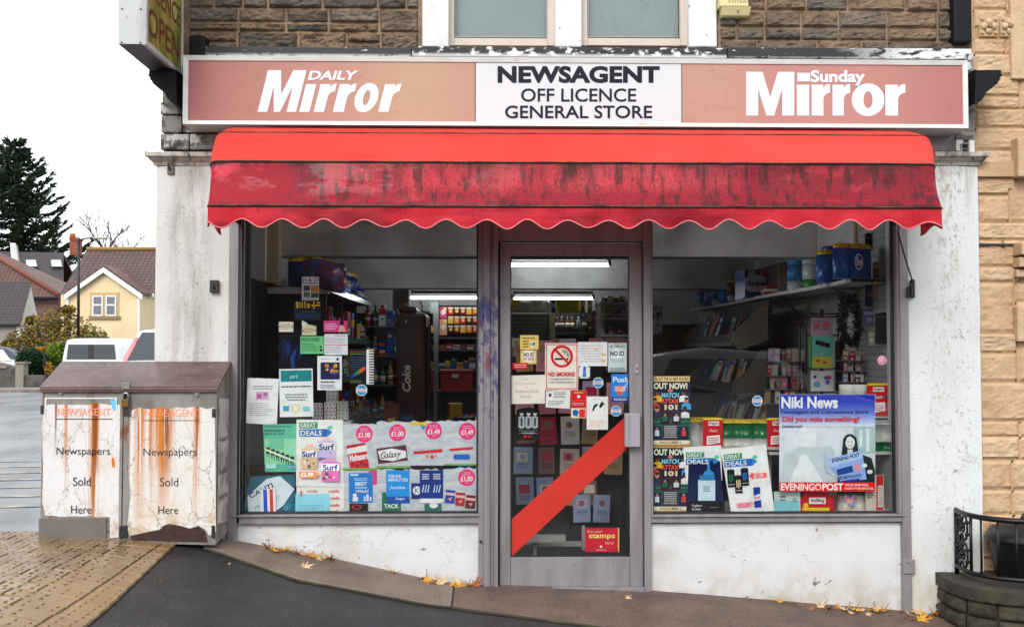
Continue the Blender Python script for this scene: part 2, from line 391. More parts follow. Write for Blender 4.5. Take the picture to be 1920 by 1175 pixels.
# ================================================================ SHOP BUILDING
CRK = dict(c=(140, 134, 126), s=(1.5, 1.5, 1.1), t='voro', w=1.1, lo=.006, hi=.002, k=.28)
CHIP = dict(c=(150, 138, 122), s=(11, 11, 13), o=(2, 5, 1), lo=.69, hi=.71, d=7)
WHITE = paint('white_masonry_paint', (226, 228, 228), .72, layers=[dict(c=(196, 192, 184), s=(2.2, 2.2, .8), lo=.46, hi=.75, k=.7), dict(c=(150, 138, 120), s=(16, 16, 5), lo=.6, hi=.78, k=.6), dict(c=(120, 104, 86), s=(45, 45, 30), lo=.66, hi=.76, k=.7)],
              bump=(.7, (55, 55, 55), 4, .006))
WHITER = paint('white_masonry_right', (228, 231, 231), .72, layers=[dict(c=(205, 202, 196), s=(2.2, 2.2, .8), lo=.5, hi=.75, k=.5), dict(c=(140, 122, 96), s=(22, 22, 9), lo=.5, hi=.72, k=.8, X=[(2.78, 2.9), (3.02, 2.92)], Z=[(.9, 2.6)]), dict(c=(128, 112, 90), s=(40, 40, 26), lo=.56, hi=.7, k=.8, X=[(2.7, 2.95), (3.1, 2.98)]), dict(c=(206, 190, 150), s=(5, 5, 3), lo=.4, hi=.7, Z=[(.35, -.15)]), CRK, CHIP, dict(c=(150, 138, 116), s=(20, 20, 1.1), lo=.48, hi=.66, k=.7, Z=[(1.6, 2.6)], X=[(2.75, 2.95)])],
              bump=(.55, (55, 55, 55), 4, .006))
WHITEL = paint('white_masonry_left', (224, 224, 222), .72, layers=[dict(c=(150, 144, 136), s=(12, 12, 2.2), lo=.40, hi=.62, k=1.0, X=[(-2.02, -1.88), (-1.68, -1.82)]), dict(c=(206, 203, 198), s=(3, 3, .8), lo=.5, hi=.75, k=.8), dict(c=(112, 100, 86), s=(60, 60, 40), lo=.6, hi=.72, k=.8, X=[(-2.05, -1.9), (-1.66, -1.8)]), dict(c=(176, 160, 130), s=(30, 30, 6), lo=.6, hi=.75, k=.6), CRK, CHIP],
              bump=(.6, (60, 60, 60), 4, .006))
RISER = paint('white_riser_paint', (222, 224, 226), .7, layers=[dict(c=(186, 176, 160), s=(3, 3, 3), lo=.5, hi=.75, k=.7), dict(c=(176, 150, 110), s=(8, 8, 8), lo=.35, hi=.75, Z=[(.17, -.12)], k=.8), dict(c=(128, 116, 104), s=(9, 9, 13), lo=.665, hi=.7, d=6), dict(c=(140, 126, 110), s=(50, 50, 50), lo=.66, hi=.74, k=.8), CRK, CHIP],
              bump=(.45, (60, 60, 60), 4, .005))
ALU = paint('aluminium_frame', (156, 152, 155), .5, .25, layers=[dict(c=(122, 116, 120), s=(14, 14, 2), lo=.4, hi=.7, k=.7), dict(c=(104, 98, 96), s=(60, 60, 60), lo=.6, hi=.72, k=.6)], bump=(.15, (120, 120, 120), 2, .002))
ALUG = paint('aluminium_mullion', (150, 144, 150), .5, .25, layers=[dict(c=(118, 112, 118), s=(30, 30, 1.5), lo=.45, hi=.65, k=.6),
        dict(c=(38, 52, 120), s=(22, 22, 9), lo=.48, hi=.54, k=.8, Z=[(1.22, 1.42), (1.92, 1.75)], d=6), dict(c=(140, 44, 58), s=(20, 20, 8), o=(3, 3, 3), lo=.55, hi=.6, k=.7, Z=[(1.15, 1.4), (1.85, 1.65)], d=6), dict(c=(70, 74, 120), s=(30, 30, 14), o=(9, 1, 3), lo=.55, hi=.62, Z=[(.7, 1.3), (1.7, 1.5)])])
DARKALU = paint('dark_gasket', (34, 32, 38), .5)
GLASS = glass('shop_glass', wob=.02)
STONEMATS = [paint('stone_%s' % n, c, .85, layers=[dict(c=d, s=(7, 7, 7), lo=.42, hi=.68), dict(c=(46, 40, 36), s=(18, 18, 26), lo=.56, hi=.72, k=.8), dict(c=(150, 118, 84), s=(10, 10, 10), lo=.62, hi=.78, k=.5)], bump=(.9, (38, 38, 60), 5, .012)) for n, c, d in
             (('brown', (130, 110, 92), (96, 80, 66)), ('grey', (124, 110, 98), (90, 80, 70)), ('tan', (140, 116, 92), (104, 86, 68)), ('dark', (108, 94, 82), (74, 64, 56)))]
MORTAR = paint('mortar', (158, 130, 104), .9, layers=[dict(c=(112, 88, 68), s=(14, 14, 14), lo=.4, hi=.7)], bump=(.5, (80, 80, 80), 3, .004))
def stone_block(b, x0, x1, z0, z1, Y, dep, mat, r, n=10, m=6, rough=1.0):
    sx, sz = r.random()*50, r.random()*50; tilt = r.uniform(-.4, .4); amp = dep*r.uniform(.6, 1)
    c = [r.uniform(0, .004) for _ in range(4)]
    def f(u, v):
        x = lerp(x0, x1, u); z = lerp(z0, z1, v)
        e = min(min(u, 1-u)*(x1-x0), min(v, 1-v)*(z1-z0))
        k = min(e/.012, 1)**.5
        nn = mnoise.noise(Vector((x*9+sx, z*16+sz, 0)))*.9+mnoise.noise(Vector((x*26+sx, z*46+sz, 5)))*.7*rough+abs(mnoise.noise(Vector((x*14, z*30, sx))))*.9*rough+mnoise.noise(Vector((x*60+sx, z*90+sz, 9)))*.3*rough
        y = Y - k*amp*(.75+.5*nn+tilt*(v-.5))
        wob = .004*(1-k)
        return (x+wob*mnoise.noise(Vector((z*30, sx, 1))), y, z+wob*mnoise.noise(Vector((x*30, sz, 2))))
    b.grid(f, n, m, mat, False)
def stonework(b, x0, x1, z0, z1, Y, pair, dep, mats, seed, wmin, wmax, gap=.012, tall=.25, rough=1.0):
    r = random.Random(seed); z = z1
    while z > z0:
        h2 = pair*r.uniform(.8, 1.25); zb = z-h2; zm = z-h2*r.uniform(.34, .66); x = x0-r.random()*.1
        while x < x1:
            wdt = r.uniform(wmin, wmax); xe = min(x+wdt, x1)
            if x1-xe < .08: xe = x1
            xa = max(x, x0)
            if xe-xa > .03:
                if r.random() < tall: stone_block(b, xa+gap/2, xe-gap/2, zb+gap/2, z-gap/2, Y, dep, r.choice(mats), r, 18, 13, rough)
                else:
                    for (za, zz) in ((zb, zm), (zm, z)):
                        if r.random() < .25 and xe-xa > .26:
                            k = lerp(xa, xe, r.uniform(.38, .62)); parts = [(xa, k), (k, xe)]
                        else: parts = [(xa, xe)]
                        for p, q in parts: stone_block(b, p+gap/2, q-gap/2, za+gap/2, zz-gap/2, Y, dep, r.choice(mats), r, 18, 8, rough)
            x = xe
        z = zb
shop = thing('shop_building', 'brown stone shop with white painted ground floor and wide glazed shopfront', 'shop', (0, 0, 0))
def part(mb, name, parent=shop, bevel=0, seg=1): return mb.build(name, parent, bevel, seg)
SL, SR = XX(290, 0), XX(1838, 0)
YU = .09
# upper wall
b = MB(); m0, m1 = XX(792, YU, 50), XX(1346, YU, 50)
for xa, xb, za in ((SL, m0, 2.95), (m1, SR, 2.95)): b.box((xa, YU+.012, za), (xb, YU+.3, 4.6), MORTAR)
b.box((m0+.001, YU+.02, 2.95), (m1-.001, YU+.3, ZZ(88, YU, 1070)), MORTAR)
zt = ZZ(90, YU)
for (pa, pb, sd) in ((352, 786, 11), (1350, 1795, 29)):
    stonework(b, XX(pa, YU, 50), XX(pb, YU, 50), zt, 4.0, YU+.012, .17, .034, STONEMATS, sd, .15, .42, .013, .34, 1.25)
part(b, 'stone_wall')
# white window surround with two lights
PEEL = paint('peeling_white_paint', (232, 234, 234), .65, layers=[dict(c=(205, 203, 198), s=(8, 8, 3), lo=.5, hi=.7, k=.7), dict(c=(128, 110, 88), s=(16, 16, 10), lo=.66, hi=.7, d=6)], bump=(.7, (24, 24, 24), 5, .008))
b = MB(); zs = ZZ(88, YU-.02, 1070)
for (pa, pb) in ((790, 840), (1042, 1092), (1295, 1348)): b = MB(); b.pbox(pa, -120, pb, 88, YU-.02, .2, PEEL); part(b, 'window_surround', bevel=.008, seg=2)
CREAM = paint('cream_window_frame', (214, 200, 186), .45, layers=[dict(c=(186, 166, 146), s=(6, 6, 2), lo=.5, hi=.8, k=.6)])
FROST = paint('net_blind', (150, 165, 168), .8, layers=[dict(c=(136, 152, 156), s=(2, 2, 2), lo=.35, hi=.7), dict(c=(104, 116, 120), s=(13, 13, 10), lo=.58, hi=.75, X=[(.55, .75)], k=.7)])
for (pa, pb, ga, gb) in ((838, 1042, 850, 1027), (1091, 1296, 1103, 1279)):
    b = MB(); y = YU+.05
    b.pbox(pa, -120, ga, 86, y, .06, CREAM); b.pbox(gb, -120, pb, 86, y, .06, CREAM); b.pbox(ga, 72, gb, 86, y-.001, .06, CREAM)
    b.pbox(ga, 69, gb, 73, y+.01, .04, DARKALU); b.pbox(ga-1, -120, ga+2, 72, y+.012, .04, DARKALU); b.pbox(gb-2, -120, gb+1, 72, y+.012, .04, DARKALU)
    f = part(b, 'upper_window', bevel=.003)
    g = MB(); g.pbox(ga, -120, gb, 72, y+.035, .004, GLASS); g.build('window_glass', f)
    g = MB(); g.pbox(ga-4, -120, gb+4, 80, y+.075, .01, FROST); g.build('net_blind', f)
# peeling black string course
b = MB()
BLK = paint('peeling_black_paint', (22, 23, 28), .55, layers=[dict(c=(226, 226, 224), s=(11, 11, 30), lo=.64, hi=.67, d=7), dict(c=(232, 232, 230), s=(16, 16, 20), lo=.36, hi=.5, d=7, Z=[(3.34, 3.312)]), dict(c=(232, 232, 230), s=(9, 9, 24), lo=.44, hi=.5, d=7, X=[(2.2, 2.75)]), dict(c=(96, 88, 80), s=(30, 30, 30), lo=.66, hi=.72)], bump=(.5, (40, 40, 40), 4, .004))
BLKC = paint('peeling_black_over_white', (230, 230, 228), .6, layers=[dict(c=(26, 26, 30), s=(15, 15, 22), lo=.40, hi=.47, d=8, Z=[(3.322, 3.345)])], bump=(.6, (40, 40, 40), 4, .004))
for q in ((352, 88, 770, 107), (1368, 90, 1830, 110)): b = MB(); b.pbox(*q, .0, .16, BLK); part(b, 'string_course', bevel=.006, seg=2)
b = MB(); b.pbox(771, 88, 1367, 107, -.012, .17, BLKC); part(b, 'window_sill', bevel=.008, seg=2)
JET = paint('black_gloss_paint', (14, 15, 22), .65, spec=.25, layers=[dict(c=(120, 116, 110), s=(14, 14, 14), lo=.7, hi=.74, d=6)], bump=(.3, (30, 30, 30), 3, .005))
b = MB(); b.pbox(1797, -100, 1831, 79, .02, .12, JET); part(b, 'corner_strip', bevel=.012, seg=2)
b = MB(); b.pbox(348, 66, 379, 108, -.01, .12, JET); part(b, 'corner_block', bevel=.012, seg=2)
# pilasters and capitals, frieze blocks and scroll brackets
for (pa, pb, mat, ca, cb, sg) in ((290, 437, WHITEL, 275, 400, 1), (1697, 1838, WHITER, 1752, 1850, -1)):
    b = MB(); x0, x1 = XX(pa, 0), XX(pb, 0)
    zb, ztop = zg((x0+x1)/2)-.3, ZZ(300, 0, (pa+pb)/2)
    nz, nxx = 60, 10
    b.box((x0, .006, zb), (x1, .3, ztop), mat)
    b.grid(lambda u, v: (lerp(x0, x1, u), -.004-.006*mnoise.noise(Vector((u*4, v*18, sg)))-(0 if 0 < u < 1 else -.006), lerp(zb, ztop, v)), nxx, nz, mat)
    p = part(b, 'pilaster')
    q = MB(); xa, xb = XX(ca, -.06, 290), XX(cb, -.06, 290); z0 = ZZ(308, -.06, ca); z1 = ZZ(283, -.06, ca)
    DIRT = paint('dirty_white_moulding', (196, 190, 180), .75, layers=[dict(c=(110, 100, 88), s=(14, 14, 8), lo=.48, hi=.66), dict(c=(40, 38, 34), s=(30, 30, 20), lo=.6, hi=.68)], bump=(.6, (50, 50, 50), 4, .006))
    prof = [(-.0, 0), (-.012, .0), (-.02, .02), (-.045, .038), (-.052, .05), (-.07, .052), (-.07, .082), (-.0, .088)]
    k = (z1-z0)/.088
    if sg == 1: xs_, xe_ = lambda d: x0-.001+d*.7, lambda d: xb
    else: xs_, xe_ = lambda d: xa, lambda d: x1-d*.7
    V = [(xs_(d), d, z0+h*k) for d, h in prof]+[(xe_(d), d, z0+h*k) for d, h in prof]; n = len(prof)
    q.add(V, [(i, i+1, n+i+1, n+i) for i in range(n-1)]+[tuple(range(n)), tuple(range(n, 2*n))], DIRT)
    outer = x0 if sg == 1 else x1
    V = [(outer+sg*d*.7, d, z0+h*k) for d, h in prof]+[(outer+sg*d*.7, .3, z0+h*k) for d, h in prof]
    q.add(V, [(i, i+1, n+i+1, n+i) for i in range(n-1)]+[tuple(range(n, 2*n))], DIRT)
    q.build('capital', p, .003)
FRZ = paint('flaking_frieze_paint', (150, 146, 140), .8, layers=[dict(c=(66, 60, 56), s=(9, 9, 9), lo=.45, hi=.58, d=7), dict(c=(206, 204, 198), s=(7, 7, 7), o=(4, 4, 4), lo=.58, hi=.62, d=7)], bump=(.8, (30, 30, 30), 5, .01))
b = MB(); r = random.Random(3)
for i, (ya, yb) in enumerate(((192, 216), (217, 250), (251, 282))):
    b.pbox(297+r.uniform(-3, 3), ya, 336 if i % 2 else 350, yb-2, -.02-.01*(i % 2), .3, FRZ); b.pbox(338 if i % 2 else 352, ya, 430, yb-2, -.005-.008*i, .3, FRZ)
part(b, 'frieze_block', bevel=.008, seg=2)
b = MB(); b.pbox(1735, 240, 1818, 284, -.004, .3, paint('grey_frieze_panel', (170, 164, 166), .8, layers=[dict(c=(120, 112, 112), s=(5, 5, 5), lo=.45, hi=.65), dict(c=(205, 205, 202), s=(9, 9, 9), lo=.55, hi=.7)]))
b.pbox(1800, 246, 1833, 262, -.03, .3, FRZ); b.pbox(1797, 262, 1812, 284, -.035, .3, PEEL); b.pbox(1822, 262, 1834, 286, -.03, .3, PEEL); b.pbox(1808, 268, 1822, 280, -.05, .1, JET)
b.pbox(1818, 100, 1834, 246, -.01, .3, FRZ)
part(b, 'frieze_block', bevel=.005)
b = MB(); b.pbox(300, 105, 420, 195, .02, .3, FRZ); part(b, 'frieze_wall')
# scroll brackets in black paint: an S-profile swept sideways
for (px, sg) in ((300, 1), (1826, -1)):
    b = MB(); zt_, Yb = ZZ(140, -.15, px), .02
    prof = [(0, 0), (.155, 0), (.16, -.03), (.145, -.036), (.15, -.05), (.135, -.08), (.10, -.11), (.065, -.135), (.05, -.165), (.028, -.19), (0, -.2)]
    xo = XX(333 if sg == 1 else 1823, -.15)
    pts = [(xo-sg*o, -.24, zt_+h) for o, h in prof]
    b.prism(pts, (0, .26, 0), JET)
    part(b, 'scroll_bracket', bevel=.006, seg=2)
# stall risers
for (pa, pb) in ((440, 900), (1219, 1690)):
    b = MB(); x0, x1 = XX(pa, .02), XX(pb, .02); ztop = ZZ(980, .02, (pa+pb)/2)
    n = 40
    b.box((x0, .03, -.6), (x1, .28, ztop-.002), RISER)
    b.grid(lambda u, v: (lerp(x0, x1, u), .022-.005*mnoise.noise(Vector((u*8, v*4, pa))), lerp(zg(lerp(x0, x1, u))-.05, ztop, v)), n, 10, RISER)
    part(b, 'stall_riser')
# shop windows: frame of aluminium, dark gasket, pane
ZS, ZTOPW = ZZ(980, 0, 680), 2.42
def shop_window(pa, pb, ga, gb):
    b = MB()
    x0, x1, g0, g1 = XX(pa, -.01), XX(pb, -.01), XX(ga, .02), XX(gb, .02)
    zb = ZZ(965, -.01, (pa+pb)/2)
    b.box((x0, -.012, ZS-.004), (x1, .09, zb), ALU); b.box((x0, -.03, zb-.008), (x1, -.012, zb), ALU)
    b.box((x0, -.01, zb), (g0, .09, ZTOPW), ALU); b.box((g1, -.01, zb), (x1, .09, ZTOPW), ALU)
    b.box((x0, -.008, ZTOPW), (x1, .09, ZTOPW+.12), ALU)
    f = part(b, 'shop_window', bevel=.003)
    g = MB(); t = .012
    g.box((g0, .045, zb), (g0+t, .075, ZTOPW), DARKALU); g.box((g1-t, .045, zb), (g1, .075, ZTOPW), DARKALU); g.box((g0+t, .045, zb), (g1-t, .075, zb+t), DARKALU)
    g.build('glazing_gasket', f)
    p = MB(); p.box((g0+t, .056, zb+t), (g1-t, .062, ZTOPW), GLASS); p.build('window_pane', f)
    return f
shop_window(437, 900, 449, 897)
shop_window(1219, 1692, 1222, 1679)
b = MB(); x0, x1 = XX(428, -.02), XX(446, -.02); b.box((x0, -.02, zg(x0)-.02), (x1, .04, 2.5), ALU); b.box((XX(446, -.01), -.012, ZS), (XX(452, -.01), .03, 2.5), DARKALU); part(b, 'shutter_channel', bevel=.003)
b = MB(); x0, x1 = XX(1688, -.02), XX(1704, -.02); b.box((x0, -.022, zg(x1)-.02), (x1, .05, 2.5), ALU); b.box((x0-.004, -.032, ZZ(1075, -.03, 1696)), (x1+.016, -.022, ZZ(1048, -.03, 1696)), ALU)
b.tube([(x0+.03, -.03, ZZ(1053, -.03, 1696)), (x0+.03, -.045, ZZ(1053, -.03, 1696))], .006, ALU); part(b, 'shutter_channel', bevel=.003)
# door frame, mullion with splashes of paint, door leaf
b = MB()
DF0, DF1 = 897, 934
z0 = ZZ(1101, -.02, 915)
for (pa, pb, y) in ((897, 907, -.02), (907, 919, -.035), (919, 926, -.022), (926, 934, -.038)):
    b.box((XX(pa, -.02), y, z0-.06), (XX(pb, -.02), .1, 2.5), ALUG)
part(b, 'door_mullion', bevel=.002)
b = MB(); b.box((XX(1207, -.015), -.02, ZZ(1106, -.02, 1212)-.05), (XX(1219, -.015), .1, 2.5), ALU); b.box((XX(934, .0), .0, ZZ(452, 0, 1070)), (XX(1207, 0), .1, 2.55), ALU)
b.box((XX(934, .02), .06, z0), (XX(939, .02), .1, 2.3), DARKALU); b.box((XX(1203, .02), .06, z0), (XX(1207, .02), .1, 2.3), DARKALU)
b.box((XX(934, -.03), -.03, ZZ(1108, -.03, 1070)-.1), (XX(1207, -.03), .12, ZZ(1102, -.03, 1070)), ALU)
part(b, 'door_frame', bevel=.002)
YD = .02
door = MB()
dx0, dx1, g0, g1 = XX(937, YD), XX(1204, YD), XX(957, YD), XX(1180, YD)
dz0, dz1, gz0, gz1 = ZZ(1099, YD, 1070), ZZ(456, YD, 1070), ZZ(1044, YD, 1070), ZZ(480, YD, 1070)
door.box((dx0, YD, dz0), (g0, YD+.045, dz1), ALU); door.box((g1, YD, dz0), (dx1, YD+.045, dz1), ALU)
door.box((g0+.0015, YD+.002, dz0), (g1-.0015, YD+.043, gz0), ALU); door.box((g0+.0015, YD+.002, gz1), (g1-.0015, YD+.043, dz1), ALU)
door = part(door, 'door', bevel=.003)
g = MB(); t = .006
g.box((g0, YD+.012, gz0), (g0+t, YD+.03, gz1), DARKALU); g.box((g1-t, YD+.012, gz0), (g1, YD+.03, gz1), DARKALU); g.box((g0+t, YD+.012, gz0), (g1-t, YD+.03, gz0+t), DARKALU); g.box((g0+t, YD+.012, gz1-t), (g1-t, YD+.03, gz1), DARKALU)
g.build('glazing_gasket', door)
g = MB(); g.box((g0+t, YD+.018, gz0+t), (g1-t, YD+.023, gz1-t), GLASS); g.build('door_pane', door)
SILV = paint('grey_silver_plastic', (176, 172, 178), .4, .2)
b = MB(); x0, x1, za, zb = XX(1172, -.04), XX(1199, -.04), ZZ(837, -.04, 1186), ZZ(775, -.04, 1186)
b.box((x0, -.045, za), (x1, YD-.001, zb), SILV)
for k in range(3): b.box((x0+.012+k*.008, -.049, za+.008), (x0+.016+k*.008, -.044, zb-.008), SILV)
b.build('door_handle', door, .008, 2)
b = MB(); b.box((XX(1190, .01), .012, ZZ(700, .01, 1194)), (XX(1198, .01), YD-.001, ZZ(682, .01, 1194)), SILV); b.tube([(XX(1194, .01), .002, ZZ(690, .01, 1194)), (XX(1194, .01), .013, ZZ(690, .01, 1194))], .006, DARKALU, 10); b.build('lock', door, .002)
for (px, py, Y) in ((901, 1014, -.022),):
    b = MB(); p = at(px, py, Y); b.tube([p, p+Vector((0, -.012, 0))], .008, DARKALU, 10); b.build('door_stop', shop)
# interior shell
IW = paint('interior_wall_paint', (226, 226, 222), .8, layers=[dict(c=(140, 138, 134), s=(1.5, 1.5, 1.5), lo=.45, hi=.75), dict(c=(206, 206, 202), s=(3, 3, 2), lo=.58, hi=.66, k=.5)])
IC = paint('interior_ceiling_paint', (150, 148, 146), .9, layers=[dict(c=(96, 94, 92), s=(2, 2, 2), lo=.4, hi=.7)])
IF = paint('shop_floor_lino', (64, 58, 54), .5, layers=[dict(c=(48, 44, 42), s=(3, 3, 3), lo=.4, hi=.7)])
DKW = paint('dark_panelling', (30, 32, 40), .6, layers=[dict(c=(20, 22, 28), s=(4, 4, 1), lo=.4, hi=.7)])
ILX, IRX, IBY, ICZ = -1.72, 2.72, 6.8, 2.62
b = MB(); b.box((SL, .3, -.7), (SL+.12, 8, 4.6), WHITE); b.box((SR-.12, .3, -.7), (SR, 8, 4.6), WHITE); b.box((SL, 8, -.7), (SR, 8.2, 4.6), WHITE); b.box((SL-.1, .0, 4.6), (SR+.1, 8.3, 4.7), JET); part(b, 'outer_wall')
b = MB(); b.box((ILX-.06, .1, -.2), (ILX, 8, 3), IW); b.box((IRX, .1, -.2), (IRX+.06, 8, 3), IW); b.box((ILX, IBY, -.2), (IRX, IBY+.06, 3), IW); part(b, 'interior_wall')
b = MB(); b.box((ILX, .1, ICZ), (IRX, IBY, ICZ+.05), IC); part(b, 'ceiling')
b = MB(); b.box((ILX, .12, -.04), (IRX, IBY, -.01), IF); part(b, 'shop_floor')
b = MB(); b.box((SL+.1, .06, 2.5), (SR-.1, .3, 3.0), IC); part(b, 'lintel_beam')
for (Y, ya, yb) in ((2.0, 440, 481), (4.05, 495, 541)):
    b = MB(); b.box((ILX+.001, Y, ZZ(yb, Y)), (IRX-.001, Y+.25, ICZ-.002), IW); part(b, 'ceiling_beam', bevel=.006)
# ================================================================ FASCIA SIGN
YF = -.25
sg = thing('fascia_sign', 'long pink and white shop sign in white frame above the red awning', 'shop sign', (XX(1080, YF), YF, ZZ(240, YF, 1080)))
FRM = paint('white_sign_frame', (226, 228, 226), .4, layers=[dict(c=(196, 190, 178), s=(3, 3, 9), lo=.5, hi=.75, k=.7), dict(c=(190, 150, 80), s=(4, 4, 10), lo=.62, hi=.75, k=.7)])
fx0, fx1, fz0, fz1 = XX(338, YF), XX(1822, YF), ZZ(236.5, YF, 1080), ZZ(108.5, YF, 1080)
t = .029
b = MB()
def mitre(b, a0, a1, c0, c1, mat):      # four mitred rails
    (x0, z0), (x1, z1) = a0, a1; y0, y1 = YF, YF+.26
    for P_, Q_, p, q in (((x0, z1), (x1, z1), (x0+t, z1-t), (x1-t, z1-t)), ((x0, z0), (x1, z0), (x0+t, z0+t*.8), (x1-t, z0+t*.8)), ((x0, z0), (x0, z1), (x0+t, z0+t*.8), (x0+t, z1-t)), ((x1, z0), (x1, z1), (x1-t, z0+t*.8), (x1-t, z1-t))):
        V = [(P_[0], y0, P_[1]), (Q_[0], y0, Q_[1]), (q[0], y0+.006, q[1]), (p[0], y0+.006, p[1]), (P_[0], y1, P_[1]), (Q_[0], y1, Q_[1]), (q[0], y0+.03, q[1]), (p[0], y0+.03, p[1])]
        b.add(V, [(0, 1, 2, 3), (0, 1, 5, 4), (3, 2, 6, 7), (0, 3, 7, 4), (1, 2, 6, 5)], mat)
mitre(b, (fx0, fz0), (fx1, fz1), 0, 0, FRM)
b.box((fx0+.004, YF+.2, fz0+.004), (fx1-.004, YF+.255, fz1-.004), FRM)
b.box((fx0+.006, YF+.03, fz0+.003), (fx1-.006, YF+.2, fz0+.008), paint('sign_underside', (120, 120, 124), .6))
b.build('frame', sg)
def lerpc(a, b_, k): return tuple(a[i]+(b_[i]-a[i])*k for i in range(3))
def fade_mat(name, stops, axis0, axis1):
    """sun-faded vinyl: the red has bleached unevenly along the panel"""
    m = paint(name, stops[0], .55, spec=.3, layers=[dict(c=c, s=(1.2, 1, 5), lo=-.1, hi=.35, X=[(a, b2)]) for (c, a, b2) in stops[1:]]+[dict(c=(150, 120, 100), s=(40, 40, 2), lo=.6, hi=.8, k=.25), dict(c=(140, 92, 84), s=(1.2, 1.2, 6), t='voro', w=.8, lo=.012, hi=.0, k=.3)])
    return m
px2l = lambda px: XX(px, YF, 170)-XX(1080, YF)
PINKL = fade_mat('faded_red_vinyl_left', [(172, 106, 102), ((192, 140, 124), px2l(350), px2l(600)), ((196, 158, 130), px2l(620), px2l(760)), ((194, 148, 130), px2l(800), px2l(890))], 0, 1)
PINKR = fade_mat('faded_red_vinyl_right', [(196, 150, 132), ((194, 138, 128), px2l(1360), px2l(1440)), ((182, 114, 112), px2l(1620), px2l(1830))], 0, 1)
SIGNW = paint('white_sign_vinyl', (222, 224, 227), .5, spec=.3, layers=[dict(c=(206, 206, 214), s=(2, 2, 4), lo=.5, hi=.8, k=.6)])
YP = YF+.012
zt, zb = fz1-t, fz0+t*.8
pan = []
for nm, pa, pb, mat in (('left_panel', 340, 891, PINKL), ('centre_panel', 892, 1278, SIGNW), ('right_panel', 1279, 1820, PINKR)):
    b = MB(); xa = max(XX(pa, YP, 175), fx0+t-.002); xb = min(XX(pb, YP, 175), fx1-t+.002)
    b.box((xa, YP, zb), (xb-.002, YP+.01, zt), mat); pan.append(b.build('sign_panel', sg))
b = MB(); x = XX(1278.5, YP, 175); b.box((x-.003, YP-.003, zb), (x+.002, YP+.004, zt), paint('panel_joint', (120, 110, 112), .6)); b.build('joint_strip', sg)
LETW = ink(206, 208, 220, .4); NAVY = ink(20, 24, 44, .4)
# heavy newspaper-title letters drawn as outlines in unit boxes
def arc(cx, cy, rx, ry, a0, a1, n=12): return [(cx+rx*math.cos(R(lerp(a0, a1, k/n))), cy+ry*math.sin(R(lerp(a0, a1, k/n)))) for k in range(n+1)]
def L_M(w): return [[(0, 0), (.25*w, 0), (.25*w, .62), (.42*w, 0), (.58*w, 0), (.75*w, .62), (.75*w, 0), (w, 0), (w, 1), (.66*w, 1), (.5*w, .42), (.34*w, 1), (0, 1)]]
def L_r(w, h):   # stem, shoulder and ear
    return [[(0, 0), (.64*w, 0), (.64*w, .46*h)]+arc(.98*w, .50*h, .34*w, .22*h, 180, 95, 8)+[(w, .72*h), (w, h)]+arc(.95*w, .80*h, .33*w, .20*h, 95, 160, 6)+[(.62*w, h*.98), (0, h*.98)]]
def L_i(w, h): return [[(0, 0), (w, 0), (w, h*.98), (0, h*.98)]]
def L_o(w, h): 
    o = arc(w/2, h/2, w/2, h*.52, 90, 450, 32); i_ = arc(w/2, h/2, w*.14, h*.27, 90, 450, 32); return ('ring', o, i_)
def masthead(sh, x0, y0, x1, y1, shear, seq, layer=1):
    """seq: list of (kind, start, width, height) in units of the box"""
    H = y1-y0; W = x1-x0
    for kind, a, wd, h in seq:
        f = lambda p: (x0+(a+p[0])*W+shear*p[1]*H, y1-p[1]*H)
        g = {'M': lambda: L_M(wd), 'r': lambda: L_r(wd, h), 'i': lambda: L_i(wd, h), 'o': lambda: L_o(wd, h)}[kind]()
        sh.l = layer-1
        if g[0] == 'ring':
            o, i_ = [f(p) for p in g[1]], [f(p) for p in g[2]]; sh.l = layer; V = [sh.P(*p) for p in o]+[sh.P(*p) for p in i_]; n = len(o)
            sh.add(V, [(k, k+1, n+k+1, n+k) for k in range(n-1)], LETW)
        else:
            for q in g: sh.poly([f(p) for p in q], LETW)
s = Sheet(YP-.001)
masthead(s, 483, 132, 741, 210, .25, [('M', 0, .28, 1), ('i', .302, .074, .68), ('r', .407, .118, .68), ('r', .547, .122, .68), ('o', .682, .168, .68), ('r', .876, .118, .68)])
s.txt('DAILY', 577, 133, 672, 150, LETW, .03, .22)
s.build('lettering', pan[0])
s = Sheet(YP-.001)
masthead(s, 1399, 135, 1698, 217, 0, [('M', 0, .302, 1), ('i', .318, .078, .72), ('r', .411, .115, .72), ('r', .542, .110, .72), ('o', .662, .205, .72), ('r', .873, .125, .72)])
s.l = 0; s.rect(1495, 137, 1519, 153, LETW)
s.txt('Sunday', 1520, 132, 1622, 161, LETW, .035)
s.build('lettering', pan[2])
s = Sheet(YP-.001)
s.txt('NEWSAGENT', 933, 124, 1237, 156, NAVY, .045, 0, 1.02); s.txt('OFF LICENCE', 977, 166, 1193, 191, NAVY, .012); s.txt('GENERAL STORE', 947, 198, 1223, 222, NAVY, .014)
s.build('lettering', pan[1])
